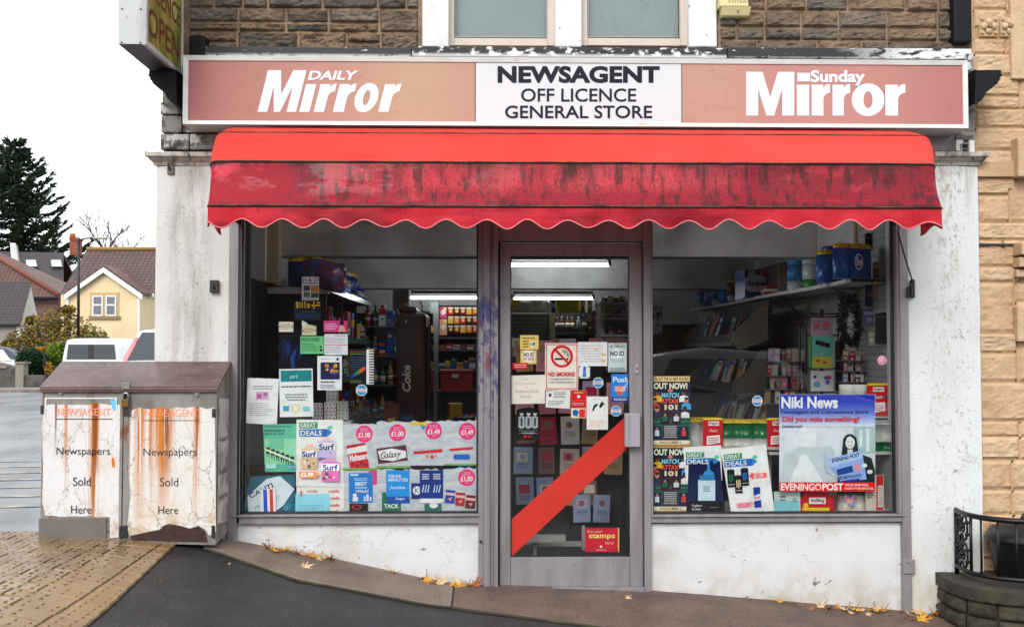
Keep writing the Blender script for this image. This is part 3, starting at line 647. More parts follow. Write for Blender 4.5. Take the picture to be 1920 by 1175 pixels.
# ================================================================ PROJECTING SIGN (at right angles to the wall)
XS = atX(345, 40, XX(345, 0, 40)).x
nearY = -.72; xn0 = XX(222, nearY, 40); xn1 = XX(274, nearY, 40)
ps = thing('projecting_sign', 'moss stained yellow OPEN sign box jutting from the corner over the street', 'shop sign', (xn1, -.3, ZZ(83, nearY, 250)))
zb = ZZ(84, nearY, 250)
GREYM = paint('weathered_sign_case', (196, 198, 200), .5, layers=[dict(c=(150, 148, 144), s=(4, 4, 1.5), lo=.45, hi=.75), dict(c=(90, 80, 70), s=(30, 30, 30), lo=.66, hi=.72)])
UND = paint('sign_case_underside', (84, 82, 88), .6, layers=[dict(c=(60, 58, 62), s=(3, 3, 3), lo=.4, hi=.7)])
b = MB(); b.box((xn0, nearY, zb+.004), (xn1-.012, .03, 4.6), GREYM); b.box((xn0+.004, nearY+.004, zb), (xn1-.016, .03, zb+.003), UND); b.build('case', ps)
b = MB()
for (ya, yb) in ((nearY-.002, nearY+.03), (-.05, -.02)): b.box((xn1-.02, ya, zb-.002), (xn1+.004, yb, 4.6), GREYM)
b.box((xn1-.02, nearY+.03, zb-.002), (xn1+.004, -.05, zb+.03), GREYM); b.build('edge_trim', ps, .003)
MOSS = paint('mossy_yellow_vinyl', (166, 150, 70), .6, layers=[dict(c=(104, 110, 36), s=(5, 5, 3), lo=.38, hi=.58), dict(c=(206, 196, 130), s=(7, 7, 4), o=(2, 2, 2), lo=.55, hi=.7, k=.7), dict(c=(70, 76, 30), s=(14, 14, 5), lo=.6, hi=.72)])
b = MB(); b.box((xn1-.012, nearY+.02, zb+.02), (xn1-.002, -.04, 4.58), MOSS); fp = b.build('face_panel', ps)
BRN = paint('brown_sign_letters', (104, 52, 24), .6, layers=[dict(c=(84, 56, 26), s=(9, 9, 9), lo=.5, hi=.7)])
b = MB()
def onface(y0, y1, z0, z1, x): return lambda u, v: (x, lerp(y0, y1, u), lerp(z0, z1, v))
b.text('OPEN', onface(-.69, -.09, zb+.075, zb+.235, xn1-.0008), BRN, .02); b.text('LICENCE', onface(-.69, -.07, zb+.29, zb+.42, xn1-.0008), BRN, .02); b.text('OFF', onface(-.6, -.18, zb+.47, zb+.6, xn1-.0008), BRN, .02)
b.build('lettering', fp)
for z in (zb+.012, zb+.2):
    for x in (xn0+.02, xn1-.03): b = MB(); b.tube([(x, nearY-.004, z), (x, nearY+.004, z)], .005, DARKALU, 8); b.build('screw', ps)
# ================================================================ AWNING (Dutch canopy on three hoops)
aw = thing('shop_awning', 'red fabric canopy with scalloped valance and black mildew streaks', 'awning', (XX(1080, -.7), 0, 2.27))
XL, XRr = XX(389, -.74, 400), XX(1768, -.74, 400)
PIV = (0.0, 2.27)
HOOPS = [(-.235, 2.815, .05), (-.355, 2.762, .055), (-.665, 2.535, .05), (-.745, 2.275, .02)]
HINS = [.085, .025, .0, .0]
HX = [(XX(a, h[0], py), XX(b_, h[0], py)) for (a, b_, py), h in zip(((421, 1713, 245), (402, 1747, 262), (391, 1758, 310), (388, 1768, 392)), HOOPS)]
def hoop(k, n=60):
    y, z, rc = HOOPS[k]; d = Vector((0, y-PIV[0], z-PIV[1])); Ln = d.length; u = d/Ln
    P_ = []
    def pt(x, s_): return Vector((x, PIV[0], PIV[1]))+u*s_
    xl, xr = HX[k]
    for i in range(9): P_.append(pt(xl, .02+(Ln-rc-.02)*i/9))
    for i in range(7):
        a = math.pi/2*i/6; P_.append(pt(xl+rc*(1-math.cos(a)), Ln-rc+rc*math.sin(a)))
    for i in range(1, n): P_.append(pt(lerp(xl+rc, xr-rc, i/n), Ln))
    for i in range(7):
        a = math.pi/2*(1-i/6); P_.append(pt(xr-rc*(1-math.cos(a)), Ln-rc+rc*math.sin(a)))
    for i in range(9): P_.append(pt(xr, Ln-rc-(Ln-rc-.02)*(i+1)/9))
    return P_
H = [hoop(k) for k in range(4)]
FADED = paint('faded_coral_canvas', (236, 70, 60), .75, layers=[dict(c=(244, 84, 78), s=(.8, 1.5, 1.5), lo=.35, hi=.7), dict(c=(225, 48, 42), s=(2.5, 9, 9), lo=.55, hi=.8, k=.5), dict(c=(170, 36, 40), s=(34, 34, 34), lo=.68, hi=.76, k=.5)], bump=(.12, (240, 240, 240), 2, .002), spec=.25, transl=.3)
MILD = paint('mildewed_wet_canvas', (230, 50, 72), .6, spec=.3, layers=[dict(c=(238, 80, 92), s=(2.6, 3, 1.6), lo=.42, hi=.62, k=.75),
     dict(c=(182, 8, 44), s=(3.2, 5, 8), o=(3, 0, 1), lo=.40, hi=.47, d=8, X=[(-1.35, -1.55)]),
     dict(c=(182, 8, 46), s=(1.7, 5, 3), o=(7, 0, 1), lo=.34, hi=.42, d=8, Z=[(.14, .07)]), dict(c=(176, 8, 44), s=(1.5, 5, 4), o=(2, 6, 1), lo=.44, hi=.5, d=8, X=[(.75, 1.0)]),
     dict(c=(104, 46, 48), s=(5, 5, .7), lo=.38, hi=.62, d=8, r=.72, k=.65, Z=[(-.02, .22)], X=[(-1.62, -1.55)]), dict(c=(48, 22, 24), s=(20, 20, .5), o=(1, 4, 2), lo=.49, hi=.62, d=7, k=.75, X=[(-1.7, -1.4)]),
     dict(c=(64, 20, 26), s=(130, 130, 100), lo=.48, hi=.62, d=2, k=.55, X=[(-2.1, -1.5)]), dict(c=(34, 12, 16), s=(10, 10, 3), lo=.4, hi=.6, Z=[(.035, .0)]), dict(c=(44, 16, 18), s=(7, 7, 3), lo=.4, hi=.6, Z=[(.215, .262)])], bump=(.12, (240, 240, 240), 2, .002),
     rl=(.35, dict(s=(2.3, 5, 6), o=(3, 0, 1), lo=.50, hi=.54)), transl=.25)
VAL = paint('valance_canvas', (216, 34, 54), .65, transl=.2, spec=.3, layers=[dict(c=(150, 8, 34), s=(1.6, 6, 5), lo=.46, hi=.58, d=6, k=.9), dict(c=(236, 70, 72), s=(2, 4, 12), lo=.56, hi=.7, k=.6), dict(c=(120, 10, 30), s=(40, 40, 3), lo=.56, hi=.68, k=.7, Z=[(-.06, .0)])], bump=(.12, (240, 240, 240), 2, .002))
def web(name, k0, k1, mat, sag):
    n = len(H[k0]); nv = 6; b = MB(); V = []
    for j in range(nv+1):
        t_ = j/nv
        for i in range(n):
            p = H[k0][i].lerp(H[k1][i], t_); c = Vector((min(max(p.x, XL+.25), XRr-.25), .1, 2.3)); d = (c-p).normalized()
            V.append(p + d*(math.sin(math.pi*t_)*sag*(1+.9*mnoise.noise(Vector((p.x*2.4, k0, t_*1.5))))))
    b.add(V, [(j*n+i, j*n+i+1, (j+1)*n+i+1, (j+1)*n+i) for j in range(nv) for i in range(n-1)], mat, True)
    return b.build(name, aw)
web('canopy_top', 0, 1, FADED, -.004); web('canopy_slope', 1, 2, FADED, -.010); web('canopy_front', 2, 3, MILD, .014)
BRAID = paint('dirty_gold_braid', (112, 84, 44), .7, layers=[dict(c=(24, 18, 16), s=(6, 6, 6), lo=.42, hi=.6)])
for k in (1, 2, 3):
    b = MB(); b.tube([p+Vector((0, -.004, .001)) for p in H[k]], .0034, BRAID, 6)
    b.tube([p+Vector((0, -.001, -.006)) for p in H[k]], .0042, paint('black_seam', (20, 12, 14), .8), 6); b.build('braid_trim', aw)
# valance: hangs from the lowest hoop, bottom edge in scallops with a pale binding
xlow = XX(414, -.745, 434)-XX(1080, -.7); per = .2255
path = []
for p, q in zip(H[3], H[3][1:]):
    m_ = max(1, int((q-p).length/.012))
    path += [p.lerp(q, i/m_) for i in range(m_)]
path.append(H[3][-1])
path = [p for p in path if p.y < -.42]
def drop(p):
    ph = (p.x-(XX(414, -.745, 434)))/per if p.y < -.70 else (p.y+.745)/.3
    c = math.cos(2*math.pi*ph)
    return .092+.024*c*(1+.35*mnoise.noise(Vector((p.x*2.6, 7, 1))))+.006*mnoise.noise(Vector((p.x*2, 0, 3)))
V = []; nv = 6
for p in path:
    for j in range(nv+1):
        t_ = j/nv; wv = .016*t_*mnoise.noise(Vector((p.x*3.2, p.y*4, t_*.8)))+.006*t_*math.sin(p.x*28)
        out = Vector((0, -1, 0)) if p.y < -.7 else Vector((-1 if p.x < 0 else 1, 0, 0))
        V.append(p+Vector((0, 0, -.008-drop(p)*t_))+out*wv)
n = len(path)
b = MB(); b.add(V, [(i*(nv+1)+j, (i+1)*(nv+1)+j, (i+1)*(nv+1)+j+1, i*(nv+1)+j+1) for i in range(n-1) for j in range(nv)], VAL, True)
va = b.build('valance', aw)
b = MB(); b.tube([V[i*(nv+1)+nv] for i in range(n)], .0042, paint('pink_binding', (226, 128, 132), .7), 5); b.build('binding', va)
b = MB()
for k in (2, 3): b.tube([p+Vector((0, .016, -.004)) for p in hoop(k)][8:-8], .009, paint('awning_hoop_metal', (90, 88, 90), .4, .7), 8)
b.build('hoop', aw)
b = MB(); b.box((XL+.2, -.2, 2.76), (XRr-.2, .03, 2.8), UND); b.build('awning_box', aw)
# awning cord and cleat
cl = thing('tied_rope', 'black cord tied off on a cleat at the right pilaster', 'cord', at(1712, 530, -.02))
b = MB(); p0 = at(1684, 436, -.35); p1 = at(1711, 527, -.03); b.tube([p0.lerp(p1, i/8)+Vector((0, 0, -.01*math.sin(math.pi*i/8))) for i in range(9)], .005, DARKALU, 6); b.build('rope', cl)
b = MB(); b.pbox(1709, 524, 1717, 558, -.03, .02, DARKALU); b.tube([at(1713, 534, -.03), at(1713, 534, 0)], .008, DARKALU); b.build('cleat', cl, .003)
b = MB()
for k in range(4): b.tube([at(1711, 530, -.035), at(1705-k*1.5, 537+k, -.04), at(1703-k, 550+k*2, -.04), at(1710, 554+k, -.035)], .0035, DARKALU, 5)
b.build('coil', cl)
b = MB(); b.pbox(392, 525, 408, 548, -.035, .03, DARKALU); b.tube([at(398, 530, -.04), at(402, 542, -.04)], .006, ALU); b.solo('awning_catch', 'small dark metal catch fixed to the left white pilaster', 'bracket', bevel=.003)
b = MB(); b.pbox(310, 304, 322, 326, -.02, .02, paint('rusty_plate', (120, 108, 98), .8, layers=[dict(c=(70, 50, 40), s=(40, 40, 40), lo=.5, hi=.6)])); b.tube([at(315, 308, -.025), at(318, 318, -.03)], .006, DARKALU, 6); b.solo('wall_hook', 'small rusty wall hook under the left pilaster capital', 'hook')
# alarm box on the upper wall
b = MB(); YA = -.0; YELW = paint('aged_cream_plastic', (232, 214, 158), .45)
b.pbox(1354, -60, 1409, 12, YA, .1, YELW); x0, x1, z0, z1 = XX(1354, YA, 10), XX(1409, YA, 10), ZZ(27, YA, 1380), ZZ(12, YA, 1380)
b.add([(x0, YA, z1-.001), (x1, YA, z1-.001), (x1, YA+.1, z1-.001), (x0, YA+.1, z1-.001), (x0+.006, YA+.03, z0), (x1-.006, YA+.03, z0), (x1-.006, YA+.1, z0), (x0+.006, YA+.1, z0)], [(0, 1, 5, 4), (1, 2, 6, 5), (3, 0, 4, 7), (4, 5, 6, 7)], YELW)
al = b.solo('alarm_box', 'cream burglar alarm box on the dark stone wall above the sign', 'alarm box', bevel=.003)
s = Sheet(YA-.0006); s.txt('SYSTEMS', 1366, 1, 1404, 6, (60, 56, 40), 0, 0, 1.4); s.build('lettering', None); s = MB(); t_ = at(1384, 22, YA+.01); s.tube([t_, t_+Vector((0, -.004, 0))], .006, DARKALU, 8); s.build('screw_cap', None)
for o in list(COL.objects):
    if o.name.startswith(('lettering', 'screw_cap')) and o.parent is None: o.parent = al; o.location = o.location-al.location
# ================================================================ NEWSPAPER BIN
YB0, YB1 = -.31, -.02
bx0, bx1 = XX(77, YB0, 870), XX(406, YB0, 870)
zt0, zt1 = ZZ(731, YB0, 240), ZZ(684, YB1, 260)
zfl, zfr = ZZ(1014, YB0, 80), ZZ(1022, YB0, 400)
O = Vector(((bx0+bx1)/2, (YB0+YB1)/2, min(zfl, zfr)))
nb = thing('newspaper_bin', 'rusty white newsagent newspaper bin with sloping brown lid on the pavement', 'newspaper bin', O)
RUSTM = paint('rusty_grey_steel', (150, 146, 142), .6, .15, layers=[dict(c=(112, 104, 98), s=(6, 6, 4), lo=.45, hi=.7), dict(c=(128, 72, 34), s=(9, 9, 3), lo=.58, hi=.7), dict(c=(70, 36, 22), s=(24, 24, 18), lo=.62, hi=.7)], bump=(.3, (50, 50, 50), 3, .004))
LID = paint('wet_brown_lid', (104, 82, 78), .3, layers=[dict(c=(78, 52, 47), s=(3, 5, 5), lo=.42, hi=.65), dict(c=(160, 138, 134), s=(40, 40, 40), lo=.6, hi=.74, k=.6), dict(c=(60, 30, 24), s=(22, 22, 22), lo=.6, hi=.72)], rl=(.14, dict(s=(20, 20, 20), lo=.45, hi=.6)), bump=(.25, (90, 90, 90), 3, .003))
b = MB()
V = [(bx0, YB0, zfl), (bx1, YB0, zfr), (bx1, YB1, zfr+.03), (bx0, YB1, zfl+.01), (bx0, YB0, zt0), (bx1, YB0, zt0), (bx1, YB1, zt1), (bx0, YB1, zt1)]
b.add(V, [(0, 3, 2, 1), (4, 5, 6, 7), (0, 1, 5, 4), (1, 2, 6, 5), (2, 3, 7, 6), (3, 0, 4, 7)], RUSTM); b.build('body', nb, .006, 2)
b = MB(); h = .016
V = [(bx0-.008, YB0-.016, zt0+.004), (bx1+.008, YB0-.016, zt0+.004), (bx1+.008, YB1, zt1+.004), (bx0-.008, YB1, zt1+.004)]
b.prism(V, (0, 0, h), LID); b.box((bx0-.008, YB0-.018, zt0-.012), (bx1+.008, YB0-.014, zt0+.012), LID)
lid = b.build('lid', nb, .005, 2)
xl = lambda px: XX(px, YB0, 870)-O.x
zl = lambda py: ZZ(py, YB0, 240)-O.z
def streak(px, w_, c, z0, z1, sc=55): return dict(c=c, s=(sc, sc, 1.6), lo=.40, hi=.47, d=7, k=2.4, X=[(xl(px-w_*.95), xl(px)), (xl(px+w_*.95), xl(px))], Z=[(zl(z1), zl(z0))])
OR, DO = (204, 120, 24), (136, 66, 14)
PAP = [paint('rain_stained_paper_left', (228, 228, 230), .7, layers=[dict(c=(206, 198, 188), s=(4, 4, 4), lo=.55, hi=.75, k=.7), dict(c=(226, 190, 140), s=(5, 5, 4), lo=.42, hi=.62, X=[(xl(140), xl(260))], k=.5), dict(c=(170, 150, 132), s=(11, 11, 8), t='voro', lo=.014, hi=.003, k=.45), dict(c=(110, 98, 90), s=(5, 4, 2.2), o=(3, 1, 2), t='voro', w=1.0, lo=.011, hi=.002, k=.6), streak(176, 13, OR, 720, 1100), streak(178, 7, DO, 700, 1000), streak(123, 5, OR, 600, 960), streak(104, 3, DO, 700, 860), dict(c=(176, 130, 76), s=(9, 9, 9), lo=.48, hi=.64, k=.7, Z=[(zl(930), zl(975))])]),
       paint('rain_stained_paper_right', (228, 226, 222), .7, layers=[dict(c=(226, 200, 156), s=(5, 5, 2.5), lo=.54, hi=.7, k=.5), dict(c=(160, 130, 104), s=(9, 9, 7), t='voro', lo=.014, hi=.003, k=.5), dict(c=(104, 88, 78), s=(4.4, 4, 2.2), o=(1, 5, 2), t='voro', w=1.0, lo=.012, hi=.002, k=.65), streak(305, 28, OR, 700, 990), streak(312, 10, DO, 690, 900), streak(262, 14, OR, 640, 1020), streak(369, 9, OR, 620, 1010), streak(369, 4, DO, 620, 900), streak(238, 9, DO, 700, 1030), streak(282, 6, OR, 600, 980), dict(c=(120, 112, 104), s=(13, 13, 9), lo=.67, hi=.69, d=5, X=[(xl(300), xl(260))]), dict(c=(180, 140, 84), s=(7, 7, 12), lo=.46, hi=.64, k=.7, Z=[(zl(930), zl(990))])])]
s = Sheet(YB0-.004)
rr = random.Random(5)
edge = [(81, 760)]+[(82+i*14, 757+rr.uniform(-2, 2)) for i in range(1, 10)]+[(226, 758), (226, 800), (225, 870), (226.5, 960), (226, 1006), (206, 1008), (206, 969)]+[(197-i*14, 969+rr.uniform(-3, 1)) for i in range(9)]+[(79, 940), (81, 880), (79, 800)]
s.base(edge, PAP[0])
s.rect(84, 745, 219, 747.5, (206, 206, 204)); s.rect(84, 745, 87, 760, (206, 206, 204)); s.rect(216, 745, 219, 790, (206, 206, 204)); s.poly([(206, 749), (217, 749), (217, 769), (212, 768)], (104, 176, 206))
s.txt('NEWSAGENT', 108, 765, 207, 779, (222, 150, 130)); s.rect(105, 784.4, 211, 785.6, (60, 44, 36))
for t_, a, c_, d, e in (('Newspapers', 106, 838, 206, 856), ('Sold', 137, 894, 170, 910), ('Here', 133, 947, 171, 962)): s.txt(t_, a, c_, d, e, (34, 32, 38), -.006)
s.poly([(209, 859), (213, 857), (214, 876), (210, 874)], (214, 110, 30))
s.build('paper_poster', nb)
s = Sheet(YB0-.004)
edge = [(247, 768)]+[(247+i*14, 764+rr.uniform(-2, 3)) for i in range(1, 11)]+[(402, 764), (404, 850), (404.5, 940), (405, 996), (399, 1003)]+[(391, 1003), (385, 992), (372, 985), (356, 990), (338, 985), (318, 981), (306, 985), (300, 992), (280, 996), (262, 1000), (243, 1004), (238, 990), (241, 960), (244, 930), (240, 880), (243, 830), (241, 800)]
s.base(edge, PAP[1])
s.txt('NEWSAGENT', 272, 767, 372, 781, (220, 130, 96)); s.rect(268, 787.4, 374, 788.6, (60, 44, 36))
for t_, a, c_, d, e in (('Newspapers', 269, 840, 369, 858), ('Sold', 300, 895, 334, 911), ('Here', 297, 948, 334, 963)): s.txt(t_, a, c_, d, e, (34, 32, 38), -.006)
s.build('paper_poster', nb)
s = Sheet(YB0-.003); s.base([(244, 1003), (262, 1000), (280, 996), (300, 990), (308, 984), (330, 984), (356, 988), (372, 986), (384, 996), (388, 1010), (390, 1016), (330, 1015), (246, 1012)], paint('flaked_rust', (58, 36, 32), .85, layers=[dict(c=(86, 48, 34), s=(20, 20, 20), lo=.5, hi=.7)], bump=(.8, (50, 50, 50), 4, .006)))
s.build('rust_patch', nb)
GREYP = paint('dull_zinc_plate', (128, 120, 114), .5, .3, layers=[dict(c=(118, 108, 100), s=(5, 5, 5), lo=.4, hi=.7)])
b = MB(); b.pbox(78, 971, 204, 1011, YB0-.008, .006, GREYP)
for (x, y) in ((85, 976), (108, 976), (158, 976), (182, 976), (199, 976), (200, 997)):
    p = at(x, y, YB0-.008); b.tube([p, p+Vector((0, -.002, 0))], .004, DARKALU, 8)
b.build('base_plate', nb, .002)
b = MB()
for z_ in (735, 792, 850, 900, 960, 1000): pass
b.pbox(227, 745, 232, 1008, YB0-.006, .008, RUSTM); b.pbox(231.5, 745, 233.5, 1010, YB0-.003, .006, DARKALU); b.build('door_seam', nb)
for q in ((228, 985, 243, 1008), (400, 985, 406, 1008)): b = MB(); b.pbox(*q, YB0-.014, .012, DARKALU); b.build('hinge', nb, .002)
BRASS = paint('tarnished_brass', (150, 118, 62), .35, .8); STEEL = paint('bright_steel', (190, 190, 192), .25, .9)
b = MB(); b.pbox(229, 717, 245, 730, YB0-.024, .02, RUSTM); b.pbox(230, 728, 244, 772, YB0-.014, .008, DARKALU); b.pbox(231, 764, 246, 778, YB0-.018, .01, DARKALU); b.build('hasp', nb, .003)
pl = MB(); pl.pbox(229, 748, 242, 763, YB0-.035, .02, BRASS); pk = pl.build('padlock', nb, .003)
pl = MB(); c_ = at(235.5, 748, YB0-.025); pl.tube([c_+Vector((-.015, 0, -.004)), c_+Vector((-.015, 0, .02))]+[c_+Vector((.015*math.cos(R(a)), 0, .02+.017*math.sin(R(a)))) for a in range(165, 0, -15)]+[c_+Vector((.015, 0, .02)), c_+Vector((.015, 0, -.004))], .0042, STEEL, 8); pl.build('shackle', pk)
for (x, y) in ((115, 735), (370, 739)):
    b = MB(); p = at(x, y, YB0); b.tube([p, p+Vector((0, -.006, 0))], .017, STEEL, 16); b.tube([p+Vector((0, -.005, 0)), p+Vector((0, -.014, 0))], .009, RUSTM, 12); b.build('lock_bolt', nb)
for (x, y) in ((81, 770), (402, 776)):
    b = MB(); b.pbox(x-3, y-10, x+3, y+6, YB0-.008, .006, DARKALU); b.build('catch', nb)
# bin side: stained notice
fr = lambda x, y, l: Vector((bx1+.003+.0005*l, lerp(YB0+.02, YB1-.02, x), lerp(zt0-.05, zfr+.1, y)))
s = Sheet(frame=fr, step=.001); s.fr = fr; s.l = 0
m_ = paint('grubby_side_paper', (206, 202, 200), .7, layers=[dict(c=(120, 114, 110), s=(7, 7, 7), lo=.45, hi=.7)])
s.add([s.P(0, 0), s.P(1, .02), s.P(1, 1), s.P(0, .97)], [(0, 1, 2, 3)], m_)
for t_, y0, y1 in (('Newspapers', .3, .36), ('Sold', .55, .6), ('Here', .75, .8)): s.txt(t_, .1, y0, .9, y1, (60, 58, 62))
s.build('side_notice', nb)
for x in (bx0+.05, bx1-.08):
    b = MB(); b.box((x, YB0+.03, zg(x, YB0)-.02), (x+.05, YB1-.03, min(zfl, zfr)+.03), DARKALU); b.build('foot', nb)
# ================================================================ NEIGHBOUR, RAILING, BAY WALL
TAN = [paint('painted_stone_%s' % n, c, .8, layers=[dict(c=d, s=(6, 6, 6), lo=.42, hi=.7), dict(c=(150, 112, 72), s=(22, 22, 30), lo=.6, hi=.75, k=.6)], bump=(.7, (34, 34, 50), 4, .01)) for n, c, d in (('tan', (212, 178, 142), (196, 158, 120)), ('buff', (216, 184, 150), (202, 168, 130)))]
TANM = paint('painted_mortar', (192, 156, 114), .85, bump=(.4, (60, 60, 60), 3, .004))
NX0, NX1, NY = SR+.004, XX(2080, .03), .05
nh = thing('neighbour_house', 'tan painted rough stone house front right of the shop', 'house', (NX0, NY, -.3))
b = MB(); b.box((NX0, NY+.012, -.7), (NX1, NY+.4, 4.6), TANM)
bands = [(-90, 30), (72, 300), (338, 452), (462, 1180)]
for i, (pa, pb) in enumerate(bands): stonework(b, NX0+.004, NX1, ZZ(pb, NY, 1880), ZZ(pa, NY, 1880), NY+.012, .25 if i != 3 else .28, .022, TAN, 40+i, .2, .42, .008, .35, 1.0)
b.build('stone_front', nh)
b = MB(); b.box((NX0+.002, NY-.035, ZZ(333, NY, 1880)), (NX1, NY+.05, ZZ(304, NY, 1880)), TAN[0]); b.build('string_moulding', nh, .006, 2)
b = MB(); b.box((NX0+.002, NY-.015, ZZ(461, NY, 1880)), (NX1, NY+.05, ZZ(457, NY, 1880)), DARKALU); b.build('dark_joint', nh)
xr = XX(1913, NY-.08)
for (ya, yb, d) in ((-90, 150, .03), (262, 335, .09), (458, 480, .12), (484, 502, .09), (506, 520, .05), (575, 640, .05)): b = MB(); b.box((xr, NY-d, ZZ(yb, NY, 1906)), (NX1, NY+.02, ZZ(ya, NY, 1906)), TAN[1]); b.build('bay_moulding', nh, .008, 2)
for pa, pb in ((1836, 1870), (1875, 1909)):
    b = MB(); x0, x1, z0, z1 = XX(pa, NY, 50), XX(pb, NY, 50), ZZ(69, NY, 1870), ZZ(32, NY, 1870); cx, cz = (x0+x1)/2, (z0+z1)/2; h = (x1-x0)/2
    b.box((x0, NY-.006, z0), (x1, NY+.02, z1), TAN[0])
    for sgx, sgz in ((0, 1), (1, 0), (0, -1), (-1, 0)):
        b.lathe([(h*.4, 0), (h*.36, h*.18), (h*.2, h*.3), (.001, h*.34)], (0, 0, 0), TAN[1], 12); n = 48
        for i in range(len(b.V)-n, len(b.V)): v = b.V[i]; b.V[i] = (cx+sgx*h*.5+v[0], NY-.006-v[2], cz+sgz*h*.5+v[1])
    for a in range(7):
        o = (0, 0) if a == 0 else (h*.16*math.cos(a*math.pi/3), h*.16*math.sin(a*math.pi/3))
        b.lathe([(h*.09, 0), (h*.07, h*.36), (.001, h*.42)], (0, 0, 0), TAN[0], 8)
        for i in range(len(b.V)-24, len(b.V)): v = b.V[i]; b.V[i] = (cx+o[0]+v[0], NY-.02-v[2], cz+o[1]+v[1])
    for sx_ in (-1, 1):
        for sz_ in (-1, 1):
            b.lathe([(h*.2, 0), (h*.15, h*.2), (.001, h*.25)], (0, 0, 0), TAN[0], 8)
            for i in range(len(b.V)-24, len(b.V)): v = b.V[i]; b.V[i] = (cx+sx_*h*.74+v[0], NY-.006-v[2], cz+sz_*h*.74+v[1])
    b.build('carved_flower', nh)
b = MB(); p = at(1668, 0, 0)
# curved low wall in front of the bay
cps = [(1757, -.03), (1776, -.22), (1812, -.40), (1862, -.52), (1930, -.60), (2030, -.64), (2160, -.64)]
def curve(cp, py):
    P_ = [Vector((XX(px, Y, py), Y, 0)) for px, Y in cp]; out = []
    for i in range(len(P_)-1):
        p0, p1, p2, p3 = P_[max(i-1, 0)], P_[i], P_[i+1], P_[min(i+2, len(P_)-1)]
        for k in range(6):
            t = k/6; out.append(.5*((2*p1)+(p2-p0)*t+(2*p0-5*p1+4*p2-p3)*t*t+(3*p1-p0-3*p2+p3)*t*t*t))
    return out+[P_[-1]]
WC = curve(cps, 1080)
MOSSY = [paint('mossy_stone_%s' % n, c, .85, layers=[dict(c=d, s=(8, 8, 8), lo=.42, hi=.66), dict(c=(70, 74, 42), s=(6, 6, 6), o=(3, 2, 1), lo=.52, hi=.68, k=.8)], bump=(.9, (36, 36, 36), 5, .012)) for n, c, d in (('dark', (66, 58, 50), (38, 34, 31)), ('olive', (78, 70, 54), (46, 42, 34)))]
bw = thing('garden_bay_wall', 'dark mossy curved stone wall below the iron railing', 'wall', (WC[12].x, WC[12].y, -.4))
ztw = .095
b = MB(); b.prism([(p.x, p.y, ztw-.075) for p in WC]+[(WC[-1].x, .04, ztw-.075), (WC[0].x, .04, ztw-.075)], (0, 0, .07), MOSSY[0]); b.build('coping', bw, .018, 3)
b = MB(); r = random.Random(8)
inner = [Vector((p.x+.03, p.y+.03, 0)) for p in WC]
cum = [0]
for p, q in zip(inner, inner[1:]): cum.append(cum[-1]+(q-p).length)
def along(s_):
    for i in range(len(cum)-1):
        if s_ <= cum[i+1]: return inner[i].lerp(inner[i+1], (s_-cum[i])/(cum[i+1]-cum[i])), (inner[i+1]-inner[i]).normalized()
    return inner[-1], (inner[-1]-inner[-2]).normalized()
z = ztw-.08
while z > -.75:
    zb_ = z-r.uniform(.09, .13); s_ = -r.random()*.1
    while s_ < cum[-1]:
        e_ = s_+r.uniform(.12, .26); a_, c_ = max(s_, 0)+.005, min(e_, cum[-1])-.005
        if c_-a_ > .02:
            sd = r.random()*90
            def f(u, v):
                p, t_ = along(lerp(a_, c_, u)); nrm = Vector((t_.y, -t_.x, 0)); k = min(min(u, 1-u)*(c_-a_), min(v, 1-v)*(z-zb_))/.02; k = min(k, 1)**.6
                return p+nrm*(k*.03*(1+.6*mnoise.noise(Vector((u*3+sd, v*3, sd)))))+Vector((0, 0, lerp(zb_+.004, z-.004, v)))
            b.grid(f, 7, 5, r.choice(MOSSY))
        s_ = e_
    z = zb_
b.prism([(p.x+.012, p.y+.012, -.8) for p in inner]+[(inner[-1].x, .04, -.8), (inner[0].x+.02, .04, -.8)], (0, 0, .8+ztw-.076), MOSSY[0]); b.build('stone_face', bw)
# wrought iron railing
RC = curve([(1793, -.05), (1800, -.14), (1824, -.30), (1868, -.43), (1935, -.52), (2030, -.56), (2160, -.56)], 1010)
IRON = paint('black_wrought_iron', (18, 18, 22), .4, .3, layers=[dict(c=(44, 40, 38), s=(30, 30, 30), lo=.6, hi=.75)])
rg = thing('iron_railing', 'curved black wrought iron railing with scroll panel on the bay wall', 'railing', (RC[10].x, RC[10].y, ztw))
zr0, zr1 = .145, .485
b = MB(); b.tube([p+Vector((0, 0, zr1)) for p in RC], .0165, IRON, 8); b.build('top_rail', rg)
b = MB(); b.tube([p+Vector((0, 0, zr0)) for p in RC], .014, IRON, 8); b.build('bottom_rail', rg)
cr = [0]
for p, q in zip(RC, RC[1:]): cr.append(cr[-1]+(q-p).length)
def onr(s_):
    for i in range(len(cr)-1):
        if s_ <= cr[i+1]: return RC[i].lerp(RC[i+1], (s_-cr[i])/(cr[i+1]-cr[i]))
    return RC[-1]
for k, s_ in enumerate((0.006, .235)):
    p = onr(s_); b = MB(); b.tube([p+Vector((0, 0, ztw-.02 if k == 0 else zr0)), p+Vector((0, 0, zr1))], .014 if k == 0 else .010, IRON, 8); b.build('post', rg)
s_ = .315
while s_ < cr[-1]:
    p = onr(s_); b = MB(); b.tube([p+Vector((0, 0, zr0)), p+Vector((0, 0, zr1))], .0075, IRON, 8); b.build('baluster', rg); s_ += .10
b = MB()      # cast panel of interlaced scrolls
m = lambda s0, z_: onr(s0)+Vector((0, 0, z_))
cs, w2 = .12, .075
